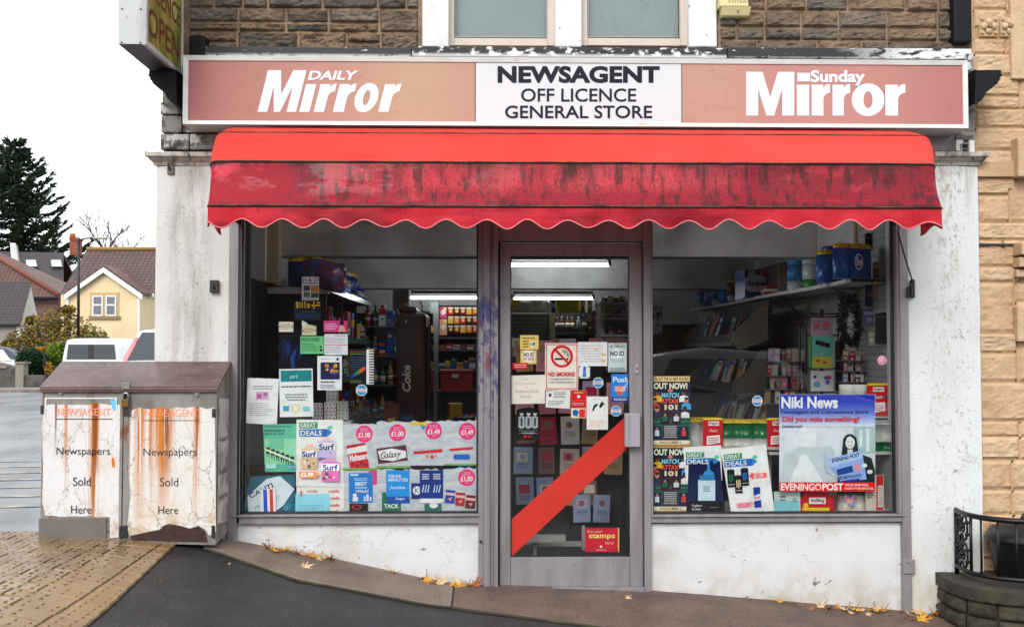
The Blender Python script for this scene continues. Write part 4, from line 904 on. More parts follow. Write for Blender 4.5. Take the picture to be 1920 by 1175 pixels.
for (cz_, sz_) in ((.40, .07), (.235, .07)):
    for sd in (-1, 1):
        b.tube([m(cs+sd*w2*(.55+.5*math.sin(R(a))), cz_+sz_*math.cos(R(a))*1.05) for a in range(-70, 250, 16)], .0075, IRON, 6)
        b.tube([m(cs+sd*(.02+.022*math.cos(R(a))), cz_+.03*math.sin(R(a))) for a in range(0, 361, 30)], .0065, IRON, 6)
        for q in (.035, -.035): b.lathe([(.004, -.014), (.014, -.006), (.014, .006), (.004, .014)], m(cs+sd*w2*.98, cz_+q), IRON, 8)
b.tube([m(cs+.022*math.cos(R(a)), .317+.04*math.sin(R(a))) for a in range(0, 361, 30)], .008, IRON, 6)
b.lathe([(.004, -.016), (.016, -.007), (.016, .007), (.004, .016)], m(cs, .40), IRON, 8); b.lathe([(.004, -.016), (.016, -.007), (.016, .007), (.004, .016)], m(cs, .235), IRON, 8)
b.build('scroll_panel', rg)
# round black lidded tub behind the railing
c = at(1935, 1000, -.16); c.z = ztw
tb = thing('rubbish_tub', 'round black lidded rubbish tub standing behind the iron railing', 'rubbish bin', c)
BLP = paint('black_plastic', (20, 20, 24), .42)
b = MB(); b.lathe([(.2, .0), (.215, .02), (.24, .2), (.25, .22)], c, BLP, 28); b.build('tub', tb)
b = MB(); b.lathe([(.262, .215), (.265, .24), (.24, .28), (.16, .325), (.06, .345), (.02, .346)], c, BLP, 28); b.tube([c+Vector((-.07, 0, .335)), c+Vector((-.05, 0, .37)), c+Vector((.05, 0, .37)), c+Vector((.07, 0, .335))], .012, BLP, 8); b.build('lid', tb)
# ================================================================ BACKGROUND HOUSES
def TILE(name, c, d): return paint(name, c, .55, layers=[dict(c=d, s=(2, 2, 2), lo=.4, hi=.7), dict(c=(22, 18, 20), s=(1, 1, 2.2), t='wave', ax='Z', lo=.62, hi=.9, k=.75), dict(c=(24, 18, 20), s=(1.35, 1, 1), t='wave', ax='X', lo=.6, hi=.95, k=.6)])
BRT = TILE('brown_roof_tiles', (104, 74, 68), (84, 58, 56)); DKT = TILE('dark_roof_tiles', (70, 58, 62), (52, 44, 50)); RDT = TILE('red_brown_tiles', (118, 76, 60), (90, 58, 50))
CREAMR = paint('cream_render', (236, 214, 172), .8, layers=[dict(c=(222, 196, 152), s=(.7, .7, .5), lo=.45, hi=.75)])
STQ = paint('window_stone', (202, 170, 118), .8); UPVC = paint('white_upvc', (232, 234, 236), .35); DGL = paint('dark_window_glass', (96, 104, 108), .06, spec=.8)
YH = 40.5
h = thing('yellow_house', 'cream yellow house with projecting gable and brown tiled roof behind the parked cars', 'house', (XX(195, YH), YH, -.2))
b = MB()
pts = [at(125, 720, YH), at(262, 720, YH), at(262, 549, YH), at(194, 503, YH), at(125, 549, YH)]
b.prism(pts, (0, 3.5, 0), CREAMR); b.build('gable_wall', h)
b = MB(); b.prism([at(114, 720, YH+1.6), at(283, 720, YH+1.6), at(283, 551, YH+1.6), at(114, 551, YH+1.6)], (0, 5.5, 0), CREAMR)
za, zr = at(114, 551, YH+1.6).z, at(114, 470, YH+4.4).z; xa, xb = at(116, 551, YH+1.6).x, at(281, 551, YH+1.6).x
b.add([(xa, YH+1.6, za), (xa, YH+7.1, za), (xa, YH+4.4, zr-.1), (xb, YH+1.6, za), (xb, YH+7.1, za), (xb, YH+4.4, zr-.1)], [(0, 1, 2), (3, 5, 4)], CREAMR); b.build('main_wall', h)
b = MB(); p0, p1 = at(113, 552, YH+1.3), at(286, 552, YH+1.3); r0, r1 = at(113, 470, YH+4.4), at(276, 472, YH+4.4); r1.z = r0.z
q0_, q1_ = Vector((p0.x, YH+7.5, p0.z)), Vector((p1.x, YH+7.5, p1.z)); r1.x = p1.x; r0.x = p0.x
b.prism([p0, p1, r1, r0], (0, .05, .1), BRT); b.prism([r0, r1, q1_, q0_], (0, .05, .1), BRT)
b.tube([r0+Vector((0, 0, .1)), r1+Vector((0, 0, .1))], .1, paint('ochre_ridge', (150, 116, 62), .8), 8); rf = b.build('roof', h)
b = MB(); ap = at(194, 500, YH-.2); e0, e1 = at(121, 551, YH-.2), at(267, 551, YH-.2)
for e_ in (e0, e1): b.prism([e_, ap, ap+Vector((0, 3.4, 0)), e_+Vector((0, 3.4, 0))], (0, 0, .09), RDT)
b.build('gable_roof', h)
b = MB()
for e_ in (e0, e1):
    d_ = (ap-e_); b.prism([e_+Vector((0, -.03, -.02)), ap+Vector((0, -.03, -.02)), ap+Vector((0, -.03, -.26)), e_+Vector((0, -.03, -.26))], (0, .05, 0), UPVC)
b.build('bargeboard', h)
b = MB(); b.pbox(168, 548, 222, 594, YH-.04, .1, STQ); b.pbox(166, 592, 224, 598, YH-.1, .14, paint('stained_sill', (150, 126, 92), .8)); f = b.build('window_stone_surround', h)
for pa, pb in ((172, 192), (197, 217)):
    b = MB(); w_ = 2.5
    for q in ((pa, 554, pa+w_, 592), (pb-w_, 554, pb, 592), (pa+w_, 554, pb-w_, 556.5), (pa+w_, 589.5, pb-w_, 592), (pa+w_, 570, pb-w_, 573)): b.pbox(*q, YH-.08, .06, UPVC)
    wn = b.build('window', h); g = MB(); g.pbox(pa+w_, 556.5, pb-w_, 589.5, YH-.05, .02, DGL); g.build('pane', wn)
for px in (127, 260):
    b = MB(); b.tube([at(px, 556, YH-.08), at(px, 720, YH-.08)], .05, UPVC, 8); b.build('drainpipe', h)
b = MB(); b.pbox(259, 550, 287, 557, YH+1.1, .15, UPVC); b.build('gutter', h)
BRICK = paint('red_chimney_brick', (146, 84, 62), .85, layers=[dict(c=(130, 60, 44), s=(3, 3, 6), lo=.42, hi=.65), dict(c=(120, 60, 44), s=(6, 6, 6), lo=.5, hi=.7)])
b = MB(); b.pbox(128, 447, 143, 478, YH+5, .6, BRICK); b.pbox(127, 447, 144, 450, YH+4.96, .68, BRICK); p = at(136, 447, YH+5.3); b.lathe([(.16, 0), (.13, .2), (.15, .24)], p, paint('orange_pot', (190, 110, 50), .8), 12); b.build('chimney', rf)
# left hand roofs
Y2 = 58
h = thing('dark_roofed_house', 'house with dark tiled roof and two skylights under the conifer', 'house', (XX(60, Y2), Y2, -.4))
b = MB(); p0, p1 = at(-60, 560, Y2), at(118, 560, Y2); r0, r1 = at(-60, 473, Y2+4), at(118, 476, Y2+4); b.prism([p0, p1, r1, r0], (0, .1, .1), DKT); b.prism([r0, r1, r1+Vector((0, 4, -3)), r0+Vector((0, 4, -3))], (0, .1, .1), DKT); rf = b.build('roof', h)
b = MB(); b.prism([p0+Vector((.2, .3, -.1)), p1+Vector((-.2, .3, -.1)), p1+Vector((-.2, .3, -5)), p0+Vector((.2, .3, -5))], (0, 7, 0), BRICK); b.build('wall', h)
def onroof(px, py):
    n_ = (p1-p0).cross(r0-p0); d = ray(px, py); t_ = (p0-CAM).dot(n_)/d.dot(n_); return CAM+d*t_
for pa, pb in ((48, 71), (95, 118)):
    b = MB(); P4 = [onroof(pa, 490), onroof(pb-3, 490), onroof(pb, 503), onroof(pa+2, 503)]; b.prism([p+Vector((0, -.08, .06)) for p in P4], (0, .1, .05), paint('roof_window_frame', (80, 80, 84), .5)); sk = b.build('skylight', rf)
    c_ = sum(P4, Vector())/4; b = MB(); b.prism([c_+(p-c_)*.82+Vector((0, -.1, .09)) for p in P4], (0, .1, .05), paint('skylight_glass', (210, 222, 230), .05, spec=1)); b.build('pane', sk)
b = MB(); b.prism([onroof(23, 462)+Vector((0, 0, 0)), onroof(33, 462), onroof(41, 510), onroof(27, 510)], (0, -.35, .2), paint('pale_parapet', (186, 184, 182), .8)); b.build('parapet', rf)
Y3 = 51
h = thing('hipped_roof_house', 'brick house with brown hipped roof left of the yellow house', 'house', (XX(40, Y3), Y3, -.4))
b = MB(); e0, e1 = at(-150, 556, Y3), at(111, 556, Y3); tp = at(-60, 450, Y3+3.5)
b.prism([e0, e1, tp], (0, .1, .08), RDT); b.prism([e1, e1+Vector((0, 7, 0)), tp], (.08, 0, .08), RDT); b.build('roof', h)
b = MB(); b.tube([e1+Vector((0, 0, .08)), tp+Vector((0, 0, .12))], .13, paint('terracotta_ridge', (128, 74, 58), .8), 8); b.build('hip_tiles', h)
b = MB(); b.prism([at(-150, 560, Y3+.3), at(108, 560, Y3+.3), at(108, 720, Y3+.3), at(-150, 720, Y3+.3)], (0, 6, 0), paint('brown_brick_wall', (126, 96, 84), .85, layers=[dict(c=(98, 72, 66), s=(3, 3, 9), lo=.45, hi=.6)])); b.build('wall', h)
b = MB(); b.tube([at(-150, 558, Y3-.1), at(112, 558, Y3-.1)], .09, paint('dark_gutter', (44, 46, 54), .5), 8); b.build('gutter', h)
Y4 = 43.5
h = thing('tiled_garage', 'low garage with dark tiled roof and white gable end at far left', 'garage', (XX(30, Y4), Y4, -.2))
e0, e1 = at(-80, 608, Y4), at(38, 608, Y4); r0, r1 = at(-80, 532, Y4+2.2), at(59, 531, Y4+2.2); g1 = at(75, 614, Y4+4.2)
b = MB(); b.prism([e0, e1, r1, r0], (0, .08, .08), DKT); b.build('roof', h)
b = MB(); b.prism([e1+Vector((-.05, .15, -.1)), r1+Vector((-.05, 0, -.08)), g1, g1+Vector((0, 0, -1.2)), e1+Vector((-.05, .15, -1.2))], (-.2, 0, 0), paint('white_weatherboard', (222, 226, 228), .6, layers=[dict(c=(170, 176, 180), s=(1, 1, 3), t='wave', ax='Z', lo=.7, hi=.95)])); b.build('gable_end', h)
b = MB(); b.prism([e0+Vector((0, .2, -.05)), e1+Vector((-.3, .2, -.05)), e1+Vector((-.3, .2, -3)), e0+Vector((0, .2, -3))], (0, 3, 0), paint('grey_garage_wall', (150, 144, 136), .8)); b.tube([e0+Vector((0, -.05, -.02)), e1+Vector((0, -.05, -.02))], .06, paint('dark_gutter', (44, 46, 54), .5), 6); b.build('wall', h)
h = thing('end_house', 'sliver of dark roofed brick house at the right of the yellow house', 'house', (XX(295, 52), 52, -.5))
b = MB(); b.prism([at(262, 570, 52), at(330, 570, 52), at(330, 508, 55), at(262, 508, 55)], (0, .1, .1), DKT); b.build('roof', h)
b = MB(); b.pbox(264, 573, 330, 720, 52.3, 5, paint('brown_brick_wall', (126, 96, 84))); b.pbox(260, 570, 330, 575, 52, .2, UPVC); b.build('wall', h)
# ================================================================ TREES AND SHRUBS
def leaf_cloud(b, centres, n, size, mats, r, flat=.6):
    for _ in range(n):
        c, rad = r.choice(centres)
        while True:
            d = Vector((r.uniform(-1, 1), r.uniform(-1, 1), r.uniform(-1, 1)))
            if d.length < 1: break
        p = Vector(c)+Vector((d.x*rad[0], d.y*rad[1], d.z*rad[2])); s_ = size*r.uniform(.5, 1.3)
        u = Vector((r.uniform(-1, 1), r.uniform(-1, 1), r.uniform(-flat, flat))).normalized(); v = u.cross(Vector((r.uniform(-1, 1), r.uniform(-1, 1), r.uniform(-1, 1)))).normalized()
        b.add([p-u*s_, p+v*s_*.5, p+u*s_, p-v*s_*.5], [(0, 1, 2, 3)], r.choice(mats))
def fol(name, *cols): return [paint('%s_%d' % (name, i), c, .7, spec=.2) for i, c in enumerate(cols)]
BARK = paint('dark_bark', (62, 50, 44), .9, layers=[dict(c=(40, 34, 30), s=(5, 5, 1), lo=.4, hi=.7)])
r = random.Random(21); YT = 72
base = at(36, 560, YT); top = at(26, 262, YT)
ct = thing('conifer_tree', 'tall dark green conifer rising behind the tiled roofs', 'tree', base)
b = MB(); b.tube([base+Vector((0, 0, -3)), base.lerp(top, .5)+Vector((.2, 0, 0)), top], .45, BARK, 8, .05); b.build('trunk', ct)
CF = fol('conifer_needles', (60, 84, 62), (48, 70, 56), (76, 92, 62), (40, 56, 48)); b = MB(); H_ = (top-base).length
for k in range(190):
    t_ = .02+.97*(k/190)**.9; c0 = base.lerp(top, t_); a = k*2.4+r.uniform(-.4, .4); L_ = (1-t_)**.75*6.2*r.uniform(.55, 1.08)+.35
    end = c0+Vector((math.cos(a)*L_, math.sin(a)*L_*.8, L_*r.uniform(-.05, .38))); mid = c0.lerp(end, .55)+Vector((0, 0, -.16*L_))
    pts = [c0, c0.lerp(mid, .5), mid, mid.lerp(end, .5)+Vector((0, 0, -.05*L_)), end]
    b.tube(pts, .06, BARK, 4, .015)
    m_ = int(16+L_*44)
    for _ in range(m_):
        u_ = r.random()**.75; s4 = min(int(u_*4), 3); p = pts[s4].lerp(pts[s4+1], u_*4-s4); dr = (pts[s4+1]-pts[s4]).normalized()
        w_ = (.12+.16*L_*math.sin(math.pi*min(u_+.12, 1)))
        side = Vector((-dr.y, dr.x, 0)).normalized()*r.uniform(-1, 1)*w_; q = p+side*.4+Vector((0, 0, r.uniform(-.12, .05))); d2 = (dr*r.uniform(.4, 1)+side.normalized()*r.uniform(.2, .8)+Vector((0, 0, r.uniform(-.35, .45)))).normalized()
        ln = r.uniform(.2, .5); n2 = d2.cross(Vector((r.uniform(-1, 1), r.uniform(-1, 1), 1))).normalized()*ln*.2
        b.add([q, q+d2*ln*.5+n2, q+d2*ln, q+d2*ln*.5-n2], [(0, 1, 2, 3)], r.choice(CF))
b.build('crown', ct)
def bare(px, py, Y, hgt, seed, label):
    r = random.Random(seed); base = at(px, py, Y); t = thing('bare_tree', label, 'tree', base); b = MB(); tw = MB()
    def grow(p, d, ln, rad, lev):
        q = p+d*ln; mid = p.lerp(q, .5)+Vector((r.uniform(-1, 1), r.uniform(-1, 1), 0))*ln*.06
        (b if lev < 2 else tw).tube([p, mid, q], rad, BARK if lev < 3 else paint('pale_twigs', (120, 110, 104), .9), 6 if lev < 2 else 4, rad*.62, cap=False)
        if lev >= 5: return
        for k in range(3 if lev < 4 else 2):
            a = r.uniform(0, 6.28); sp = r.uniform(.3, .75); e = Vector((math.cos(a)*sp, math.sin(a)*sp, 0)); grow(q if k else mid.lerp(q, .7), (d+e+Vector((0, 0, .1))).normalized(), ln*r.uniform(.6, .8), rad*.6, lev+1)
    grow(base, Vector((0, 0, 1)), hgt*.32, hgt*.022, 0); b.build('trunk', t); tw.build('crown', t)
bare(206, 560, 66, 6.6, 4, 'bare leafless tree behind the yellow house roof, nearer the lamp')
bare(243, 560, 70, 5.4, 9, 'thin bare leafless tree behind the right end of yellow roof')
def shrub(name, label, px, py, Y, blobs, n, size, mats, seed, gap=0):
    base = at(px, py, Y); base.z = zg(base.x, Y); t = thing(name, label, 'shrub', base); r = random.Random(seed); b = MB()
    C_ = []
    for (qx, qy, rx, ry) in blobs: c = at(qx, qy, Y+r.uniform(-.4, .4)); k = (Y+6.5)/FPX; C_.append((c, (rx*k, rx*k*.8, ry*k)))
    leaf_cloud(b, C_, n, size, mats, r); b.build('foliage', t); s_ = MB()
    for c, rad in C_:
        for _ in range(3): s_.tube([base, base.lerp(c, .5)+Vector((r.uniform(-.1, .1), 0, .1)), Vector(c)+Vector((r.uniform(-.6, .6)*rad[0], 0, .6*rad[2]))], .03, BARK, 4, .008)
    s_.build('stem', t)
shrub('autumn_bush', 'large yellow brown autumn bush in front of the yellow house', 105, 690, 36.5, [(40, 640, 32, 26), (75, 618, 34, 30), (110, 606, 34, 32), (140, 620, 34, 32), (172, 634, 28, 24), (20, 650, 18, 16), (120, 650, 60, 22), (196, 640, 10, 10), (60, 600, 12, 8), (128, 580, 14, 8)], 5200, .085, fol('autumn_leaves', (128, 120, 46), (100, 98, 40), (156, 128, 44), (78, 82, 38), (132, 96, 40)), 5)
shrub('clipped_shrub', 'round clipped dark green shrub behind the garden wall', 62, 715, 34.0, [(60, 676, 31, 24), (66, 680, 28, 22), (54, 674, 22, 20)], 5200, .05, fol('box_leaves', (30, 62, 34), (22, 48, 30), (38, 74, 38)), 6)
shrub('bright_shrub', 'bright yellow green shrub beside the white van', 104, 715, 35.0, [(106, 664, 20, 22), (116, 660, 14, 20), (96, 672, 14, 18)], 2600, .055, fol('lime_leaves', (96, 130, 34), (120, 150, 40), (70, 100, 34)), 7)
shrub('golden_shrub', 'small golden shrub at the foot of the clipped green shrub', 92, 720, 33.5, [(92, 690, 8, 12), (80, 654, 8, 5)], 420, .05, fol('golden_leaves', (170, 140, 40), (180, 110, 40)), 8)
# ================================================================ STREET LAMP, WALLS
base = at(147, 660, 33.6); base.z = zg(base.x, 33)
lp = thing('street_lamp', 'dark slim street lamp post with pale arm lantern', 'street lamp', base)
LPM = paint('dark_lamp_post', (40, 42, 52), .45, .3); t0 = at(148, 447, 33.6)
b = MB(); b.tube([base, base.lerp(t0, .35)], .075, LPM, 10); b.tube([base.lerp(t0, .35), t0], .055, LPM, 10); b.build('post', lp)
b = MB(); b.tube([t0+Vector((0, 0, -.06)), at(160, 447, 33.5), at(176, 446, 33.4)], .03, LPM, 8); b.build('arm', lp)
b = MB(); c = at(190, 446, 33.4)
b.grid(lambda u, v: c+Vector((lerp(-.32, .33, u), .12*math.sin(v*6.283)*math.sin(math.pi*min(max(u, .04), .96))**.5, .055*math.cos(v*6.283)*math.sin(math.pi*min(max(u, .04), .96))**.5)), 12, 12, paint('pale_lantern', (196, 190, 176), .4)); b.build('lantern', lp)
GW = paint('dark_garden_wall', (96, 90, 84), .9, layers=[dict(c=(58, 54, 52), s=(3, 3, 3), lo=.4, hi=.65), dict(c=(90, 92, 54), s=(4, 4, 4), lo=.58, hi=.75)])
gw = thing('garden_wall', 'low dark garden wall with gatepost across the side street', 'wall', (XX(38, 31.6), 31.6, 0))
b = MB(); b.pbox(-60, 690, 30, 726, 31.6, .25, GW); b.pbox(-60, 686, 12, 690, 31.55, .35, STRIP); b.pbox(47, 703, 82, 726, 31.6, .25, GW); b.build('wall', gw)
b = MB(); b.pbox(30, 681, 45, 728, 31.5, .4, paint('pale_gatepost', (138, 130, 118), .85)); b.pbox(28, 678, 48, 682, 31.45, .5, STRIP); b.build('gatepost', gw)
# ================================================================ PARKED CARS
GLC = paint('car_glass', (30, 36, 40), .04, spec=.9); TYRE = paint('tyre_rubber', (22, 22, 24), .8); RIM = paint('wheel_rim', (150, 152, 156), .35, .8); REDL = paint('tail_light_red', (220, 60, 70), .2); WCAR = paint('white_car_paint', (228, 232, 236), .2, coat=.6)
def vehicle(name, label, cat, loc, rz, W, stations, paintm, wins, lights, zoff=0.0):
    """stations: (y, sill z, belt z, roof z, half width at belt, half width at roof) from rear to nose; wins: (kind, y0, y1)"""
    t = thing(name, label, cat, loc); M_ = Matrix.Rotation(rz, 3, 'Z'); L0 = Vector(loc)
    tr = lambda p: L0+M_@Vector(p)
    def sec(st):
        y, z0, zb_, zr_, wb, wr = st; P_ = []
        for (x, z) in ((-wb*.92, z0), (-wb, z0+.12), (-wb*1.01, (z0+zb_)/2), (-wb, zb_), (-lerp(wb, wr, .5), lerp(zb_, zr_, .5)), (-wr, zr_-.09), (-wr*.86, zr_-.025), (-wr*.5, zr_-.002), (0, zr_)): P_.append((x, y, z))
        return P_+[(-x, yy, z) for x, yy, z in reversed(P_[:-1])]
    S = [sec(s_) for s_ in stations]; n = len(S[0]); b = MB(); V = [tr(p) for s_ in S for p in s_]
    b.add(V, [(i*n+k, i*n+k+1, (i+1)*n+k+1, (i+1)*n+k) for i in range(len(S)-1) for k in range(n-1)], paintm, True)
    b.add([tr(p) for p in S[0]], [tuple(range(n))], paintm); b.add([tr(p) for p in S[-1]], [tuple(reversed(range(n)))], paintm); b.build('body', t)
    for wn, pts, mat in wins:
        g = MB(); P_ = [tr(p) for p in pts]; nn = (P_[1]-P_[0]).cross(P_[2]-P_[0]).normalized()*.012; g.prism([p-nn for p in P_], nn*2, mat); g.build(wn, t)
    for yy in (stations[0][0]+.75, stations[-1][0]-.8):
        for sx_ in (-1, 1):
            wb = MB(); c = tr((sx_*(W/2-.1), yy, .3)); ax = M_@Vector((1, 0, 0)); wb.tube([c-ax*.09, c+ax*.09], .3, TYRE, 20); wl = wb.build('wheel', t)
            rb = MB(); rb.tube([c+ax*sx_*.085, c+ax*sx_*.098], .19, RIM, 14); rb.build('rim', wl)
    return t
Yv = 22.5; z0 = zg(-10, Yv); top = at(170, 634, Yv).z-z0; hw = (XX(229, Yv)-XX(116, Yv))/2
S_ = [(0, .34, top*.60, top*.93, hw*.94, hw*.80), (.05, .29, top*.6, top*.975, hw*.99, hw*.86), (.14, .26, top*.6, top, hw*1.01, hw*.9), (1.6, .25, top*.6, top*1.01, hw*1.01, hw*.9), (2.4, .25, top*.6, top*.97, hw*1.01, hw*.84), (3.0, .25, top*.6, top*.66, hw, hw*.8), (3.8, .28, top*.5, top*.53, hw*.97, hw*.75)]
zb_, zt_ = top*.66, top*.90
vehicle('parked_van', 'small white van parked back-on across the side street', 'van', (XX(172, Yv), Yv, z0), 0, hw*2, S_, WCAR,
    [('rear_window', [(-hw*.82, -.01, zb_), (-.1*hw, -.01, zb_), (-.1*hw, -.01, zt_), (-hw*.76, -.01, zt_)], GLC), ('rear_window', [(.1*hw, -.01, zb_), (hw*.82, -.01, zb_), (hw*.76, -.01, zt_), (.1*hw, -.01, zt_)], GLC), ('window_divider', [(-.1*hw, -.008, zb_), (.1*hw, -.008, zb_), (.1*hw, -.008, zt_), (-.1*hw, -.008, zt_)], BLP),
     ('number_plate', [(-.26, -.01, top*.4), (.26, -.01, top*.4), (.26, -.01, top*.47), (-.26, -.01, top*.47)], paint('yellow_plate', (220, 190, 60), .4)), ('door_handle', [(-.06, -.03, top*.55), (.06, -.03, top*.55), (.06, -.03, top*.575), (-.06, -.03, top*.575)], BLP),
     ('tail_light', [(-hw*.99, -.01, top*.42), (-hw*.88, -.01, top*.42), (-hw*.86, -.01, top*.62), (-hw*.97, -.01, top*.62)], REDL), ('tail_light', [(hw*.88, -.01, top*.42), (hw*.99, -.01, top*.42), (hw*.97, -.01, top*.62), (hw*.86, -.01, top*.62)], REDL)], None)
Yc = 13.5; z0 = zg(-6, Yc); top = at(290, 612, Yc).z-z0; hw = .88; cx = XX(222, Yc)+hw
S_ = [(0, .3, top*.60, top*.62, hw*.98, hw*.86), (.12, .26, top*.6, top*.735, hw*1.0, hw*.83), (.38, .25, top*.6, top*.975, hw*1.0, hw*.74), (1.2, .25, top*.6, top*1.0, hw*1.01, hw*.76), (2.3, .25, top*.6, top*.97, hw*1.01, hw*.74), (3.1, .25, top*.6, top*.66, hw, hw*.76), (4.0, .28, top*.5, top*.53, hw*.95, hw*.7)]
vehicle('parked_car', 'white hatchback with tall red tail lights parked behind the newspaper bin', 'car', (cx, Yc, z0), 0, hw*2, S_, WCAR,
    [('rear_window', [(-hw*.80, .0, top*.63), (hw*.80, .0, top*.63), (hw*.60, .3, top*.935), (-hw*.60, .3, top*.935)], GLC),
     ('tail_light', [(-hw*.98, -.015, top*.56), (-hw*.82, -.015, top*.56), (-hw*.66, .25, top*.88), (-hw*.74, .27, top*.88)], paint('pale_red_lens', (236, 130, 134), .2)), ('tail_light', [(hw*.82, -.015, top*.56), (hw*.98, -.015, top*.56), (hw*.74, .27, top*.88), (hw*.66, .25, top*.88)], REDL),
     ('number_plate', [(-.26, -.015, top*.4), (.26, -.015, top*.4), (.26, -.015, top*.47), (-.26, -.015, top*.47)], paint('yellow_plate', (220, 190, 60), .4))], None)
Yk = 34.5; z0 = zg(-16, Yk); top = at(25, 647, Yk).z-z0; hw = .85; 
S_ = [(0, .3, top*.60, top*.64, hw*.98, hw*.86), (.4, .25, top*.6, top*.95, hw, hw*.74), (1.4, .25, top*.6, top, hw*1.01, hw*.76), (2.3, .25, top*.6, top*.95, hw*1.01, hw*.74), (3.1, .25, top*.6, top*.66, hw, hw*.76), (4.0, .28, top*.5, top*.53, hw*.95, hw*.7)]
NAVYC = paint('dark_blue_car_paint', (36, 42, 58), .2, coat=.6)
vehicle('dark_parked_car', 'dark blue car parked behind the low garden wall', 'car', (XX(40, Yk)-3.0, Yk+.9, z0), R(-90), hw*2, S_, NAVYC, [('side_window', [(hw*1.0, .5, top*.65), (hw*1.0, 2.6, top*.65), (hw*.80, 2.2, top*.9), (hw*.80, .75, top*.9)], GLC)], None)
# ---- what the shop windows mirror: the other side of the road, behind the photographer
Yk = -9.6; z0 = zg(3.5, Yk); top = 1.52-z0; hw = .87
S_ = [(0, .3, top*.60, top*.64, hw*.98, hw*.86), (.4, .25, top*.6, top*.93, hw, hw*.74), (1.3, .25, top*.6, top, hw*1.01, hw*.76), (2.3, .25, top*.6, top*.96, hw*1.01, hw*.74), (3.2, .25, top*.6, top*.66, hw, hw*.76), (4.1, .28, top*.5, top*.53, hw*.95, hw*.7)]
vehicle('reflected_car', 'silver car by the far kerb, mirrored in the right shop window', 'car', (2.0, Yk, z0), R(-90), hw*2, S_, paint('silver_car_paint', (150, 152, 158), .2, .5, coat=.6), [('side_window', [(-hw*1.0, .5, top*.63), (-hw*1.0, 2.75, top*.63), (-hw*.82, 2.25, top*.9), (-hw*.82, .75, top*.9)], GLC)], None)
OB = paint('opposite_brick', (70, 54, 48), .85, layers=[dict(c=(52, 40, 38), s=(2, 2, 4), lo=.4, hi=.65)])
h = thing('opposite_terrace', 'dark brick terrace across the road, mirrored in the shop windows', 'house', (0, -19, 0))
b = MB(); b.box((-16, -24, -1), (16, -19, 4.4), OB); b.build('wall', h)
b = MB(); b.prism([(-16.3, -18.7, 4.4), (-16.3, -21.5, 5.0), (-16.3, -24.3, 4.4)], (32.6, 0, 0), DKT); b.build('roof', h)
for i in range(8):
    b = MB(); x = -14.2+i*4; b.box((x-.6, -18.98, .9), (x+.6, -18.9, 2.4), paint('dull_brown_frame', (96, 84, 76), .6)); wn = b.build('window', h); g = MB(); g.box((x-.52, -18.9, .98), (x+.52, -18.89, 2.32), GLC); g.build('pane', wn)
# ================================================================ NOTICES STUCK BEHIND THE GLASS
YW, YDR = .079, .056
WH, BK = (226, 228, 228), (30, 30, 36)
def poster(name, label, cat, Y, base, col, fn=None, rot=None, group=None):
    s = Sheet(Y); s.rot = rot; s.base(base, col)
    if fn: fn(s)
    return s.solo(name, label, cat, group)
def d1(s): s.small(474, 722, 512, 731, 2, (150, 150, 150), 1, .2, True); s.rect(480, 734, 503, 749, (206, 170, 196)); s.rects([(482, 738, 490, 746), (494, 736, 501, 742)], (170, 110, 160)); s.small(468, 754, 516, 780, 7, (190, 190, 190), 2)
poster('paper_notice', 'white typed notice with small pink picture, lowest left on the left window', 'notice', YW, [(464, 708), (523, 710), (519, 796), (461, 793)], WH, d1)
def d2(s): s.rect(527, 694, 585, 715, (44, 136, 140)); s.txt('park', 544, 701, 560, 711, (180, 220, 216), 0, .3); s.small(528, 722, 584, 727, 1, (60, 60, 60), 3, .05); s.small(533, 737, 578, 752, 3, (140, 140, 140), 4, .3, True); s.ring(554, 765, 6, 8, (226, 206, 130)); s.rect(530, 760, 541, 770, (86, 160, 190)); s.rect(567, 762, 580, 771, (130, 196, 196))
poster('park_certificate', 'white park certificate with teal header band on the left window', 'certificate', YW-.002, (524, 691, 587, 781), (222, 228, 226), d2, (555, 736, -.02))
def d3(s):
    s.txt('H & O', 568, 521, 596, 528, (90, 86, 90), .02); s.small(567, 529, 597, 533, 1, (60, 60, 60), 2, .05)
    s.rect(569, 535, 581, 545, (60, 84, 66)); s.rect(583, 535, 597, 548, (190, 130, 40)); s.rect(569, 547, 581, 557, (90, 110, 80)); s.rect(583, 549, 597, 558, (48, 90, 80)); s.small(567, 558, 597, 563, 2, (150, 140, 150), 5)
poster('trade_flyer', 'pale flyer with four landscape photos, topmost on the left window', 'flyer', YW, (566, 519, 598, 563), (206, 198, 210), d3)
def d4(s):
    y = (206, 168, 40)
    s.rects([(555, 571, 560, 577), (562, 566, 564, 577), (566, 566, 568, 577), (571, 565, 573, 578), (576, 569, 581, 577), (584, 571, 600, 574), (587, 565, 590, 579), (594, 566, 600, 569)], y); s.circ(557, 568, 3, y, 8)
    s.small(566, 583, 592, 585, 1, (110, 120, 130), 3, .1); s.rect(554, 587, 601, 596, (24, 56, 84))
poster('tool_poster', 'dark blue poster with yellow tool silhouettes on the left window', 'poster', YW, (552, 564, 602, 600), (20, 32, 46), d4)
def dots(*p): return lambda s: [s.circ(x, y, 1.5, (70, 80, 110), 8) for x, y in p]
def d5(s): s.small(527, 607, 546, 618, 3, (160, 158, 150), 3); dots((525, 612), (548, 612))(s)
poster('small_card', 'small cream card with faint writing, left of the cream tape card', 'card', YW, (523, 603, 550, 622), (222, 216, 202), d5)
def d6(s): s.poly([(566, 600), (577, 606), (570, 612), (566, 611)], (230, 230, 228)); s.small(569, 615, 590, 625, 3, (170, 160, 140), 4); dots((568, 620), (591, 619))(s)
poster('torn_card', 'cream card with torn white top above the green notice', 'card', YW, [(567, 601), (578, 608), (593, 611), (593, 628), (566, 628)], (214, 204, 176), d6)
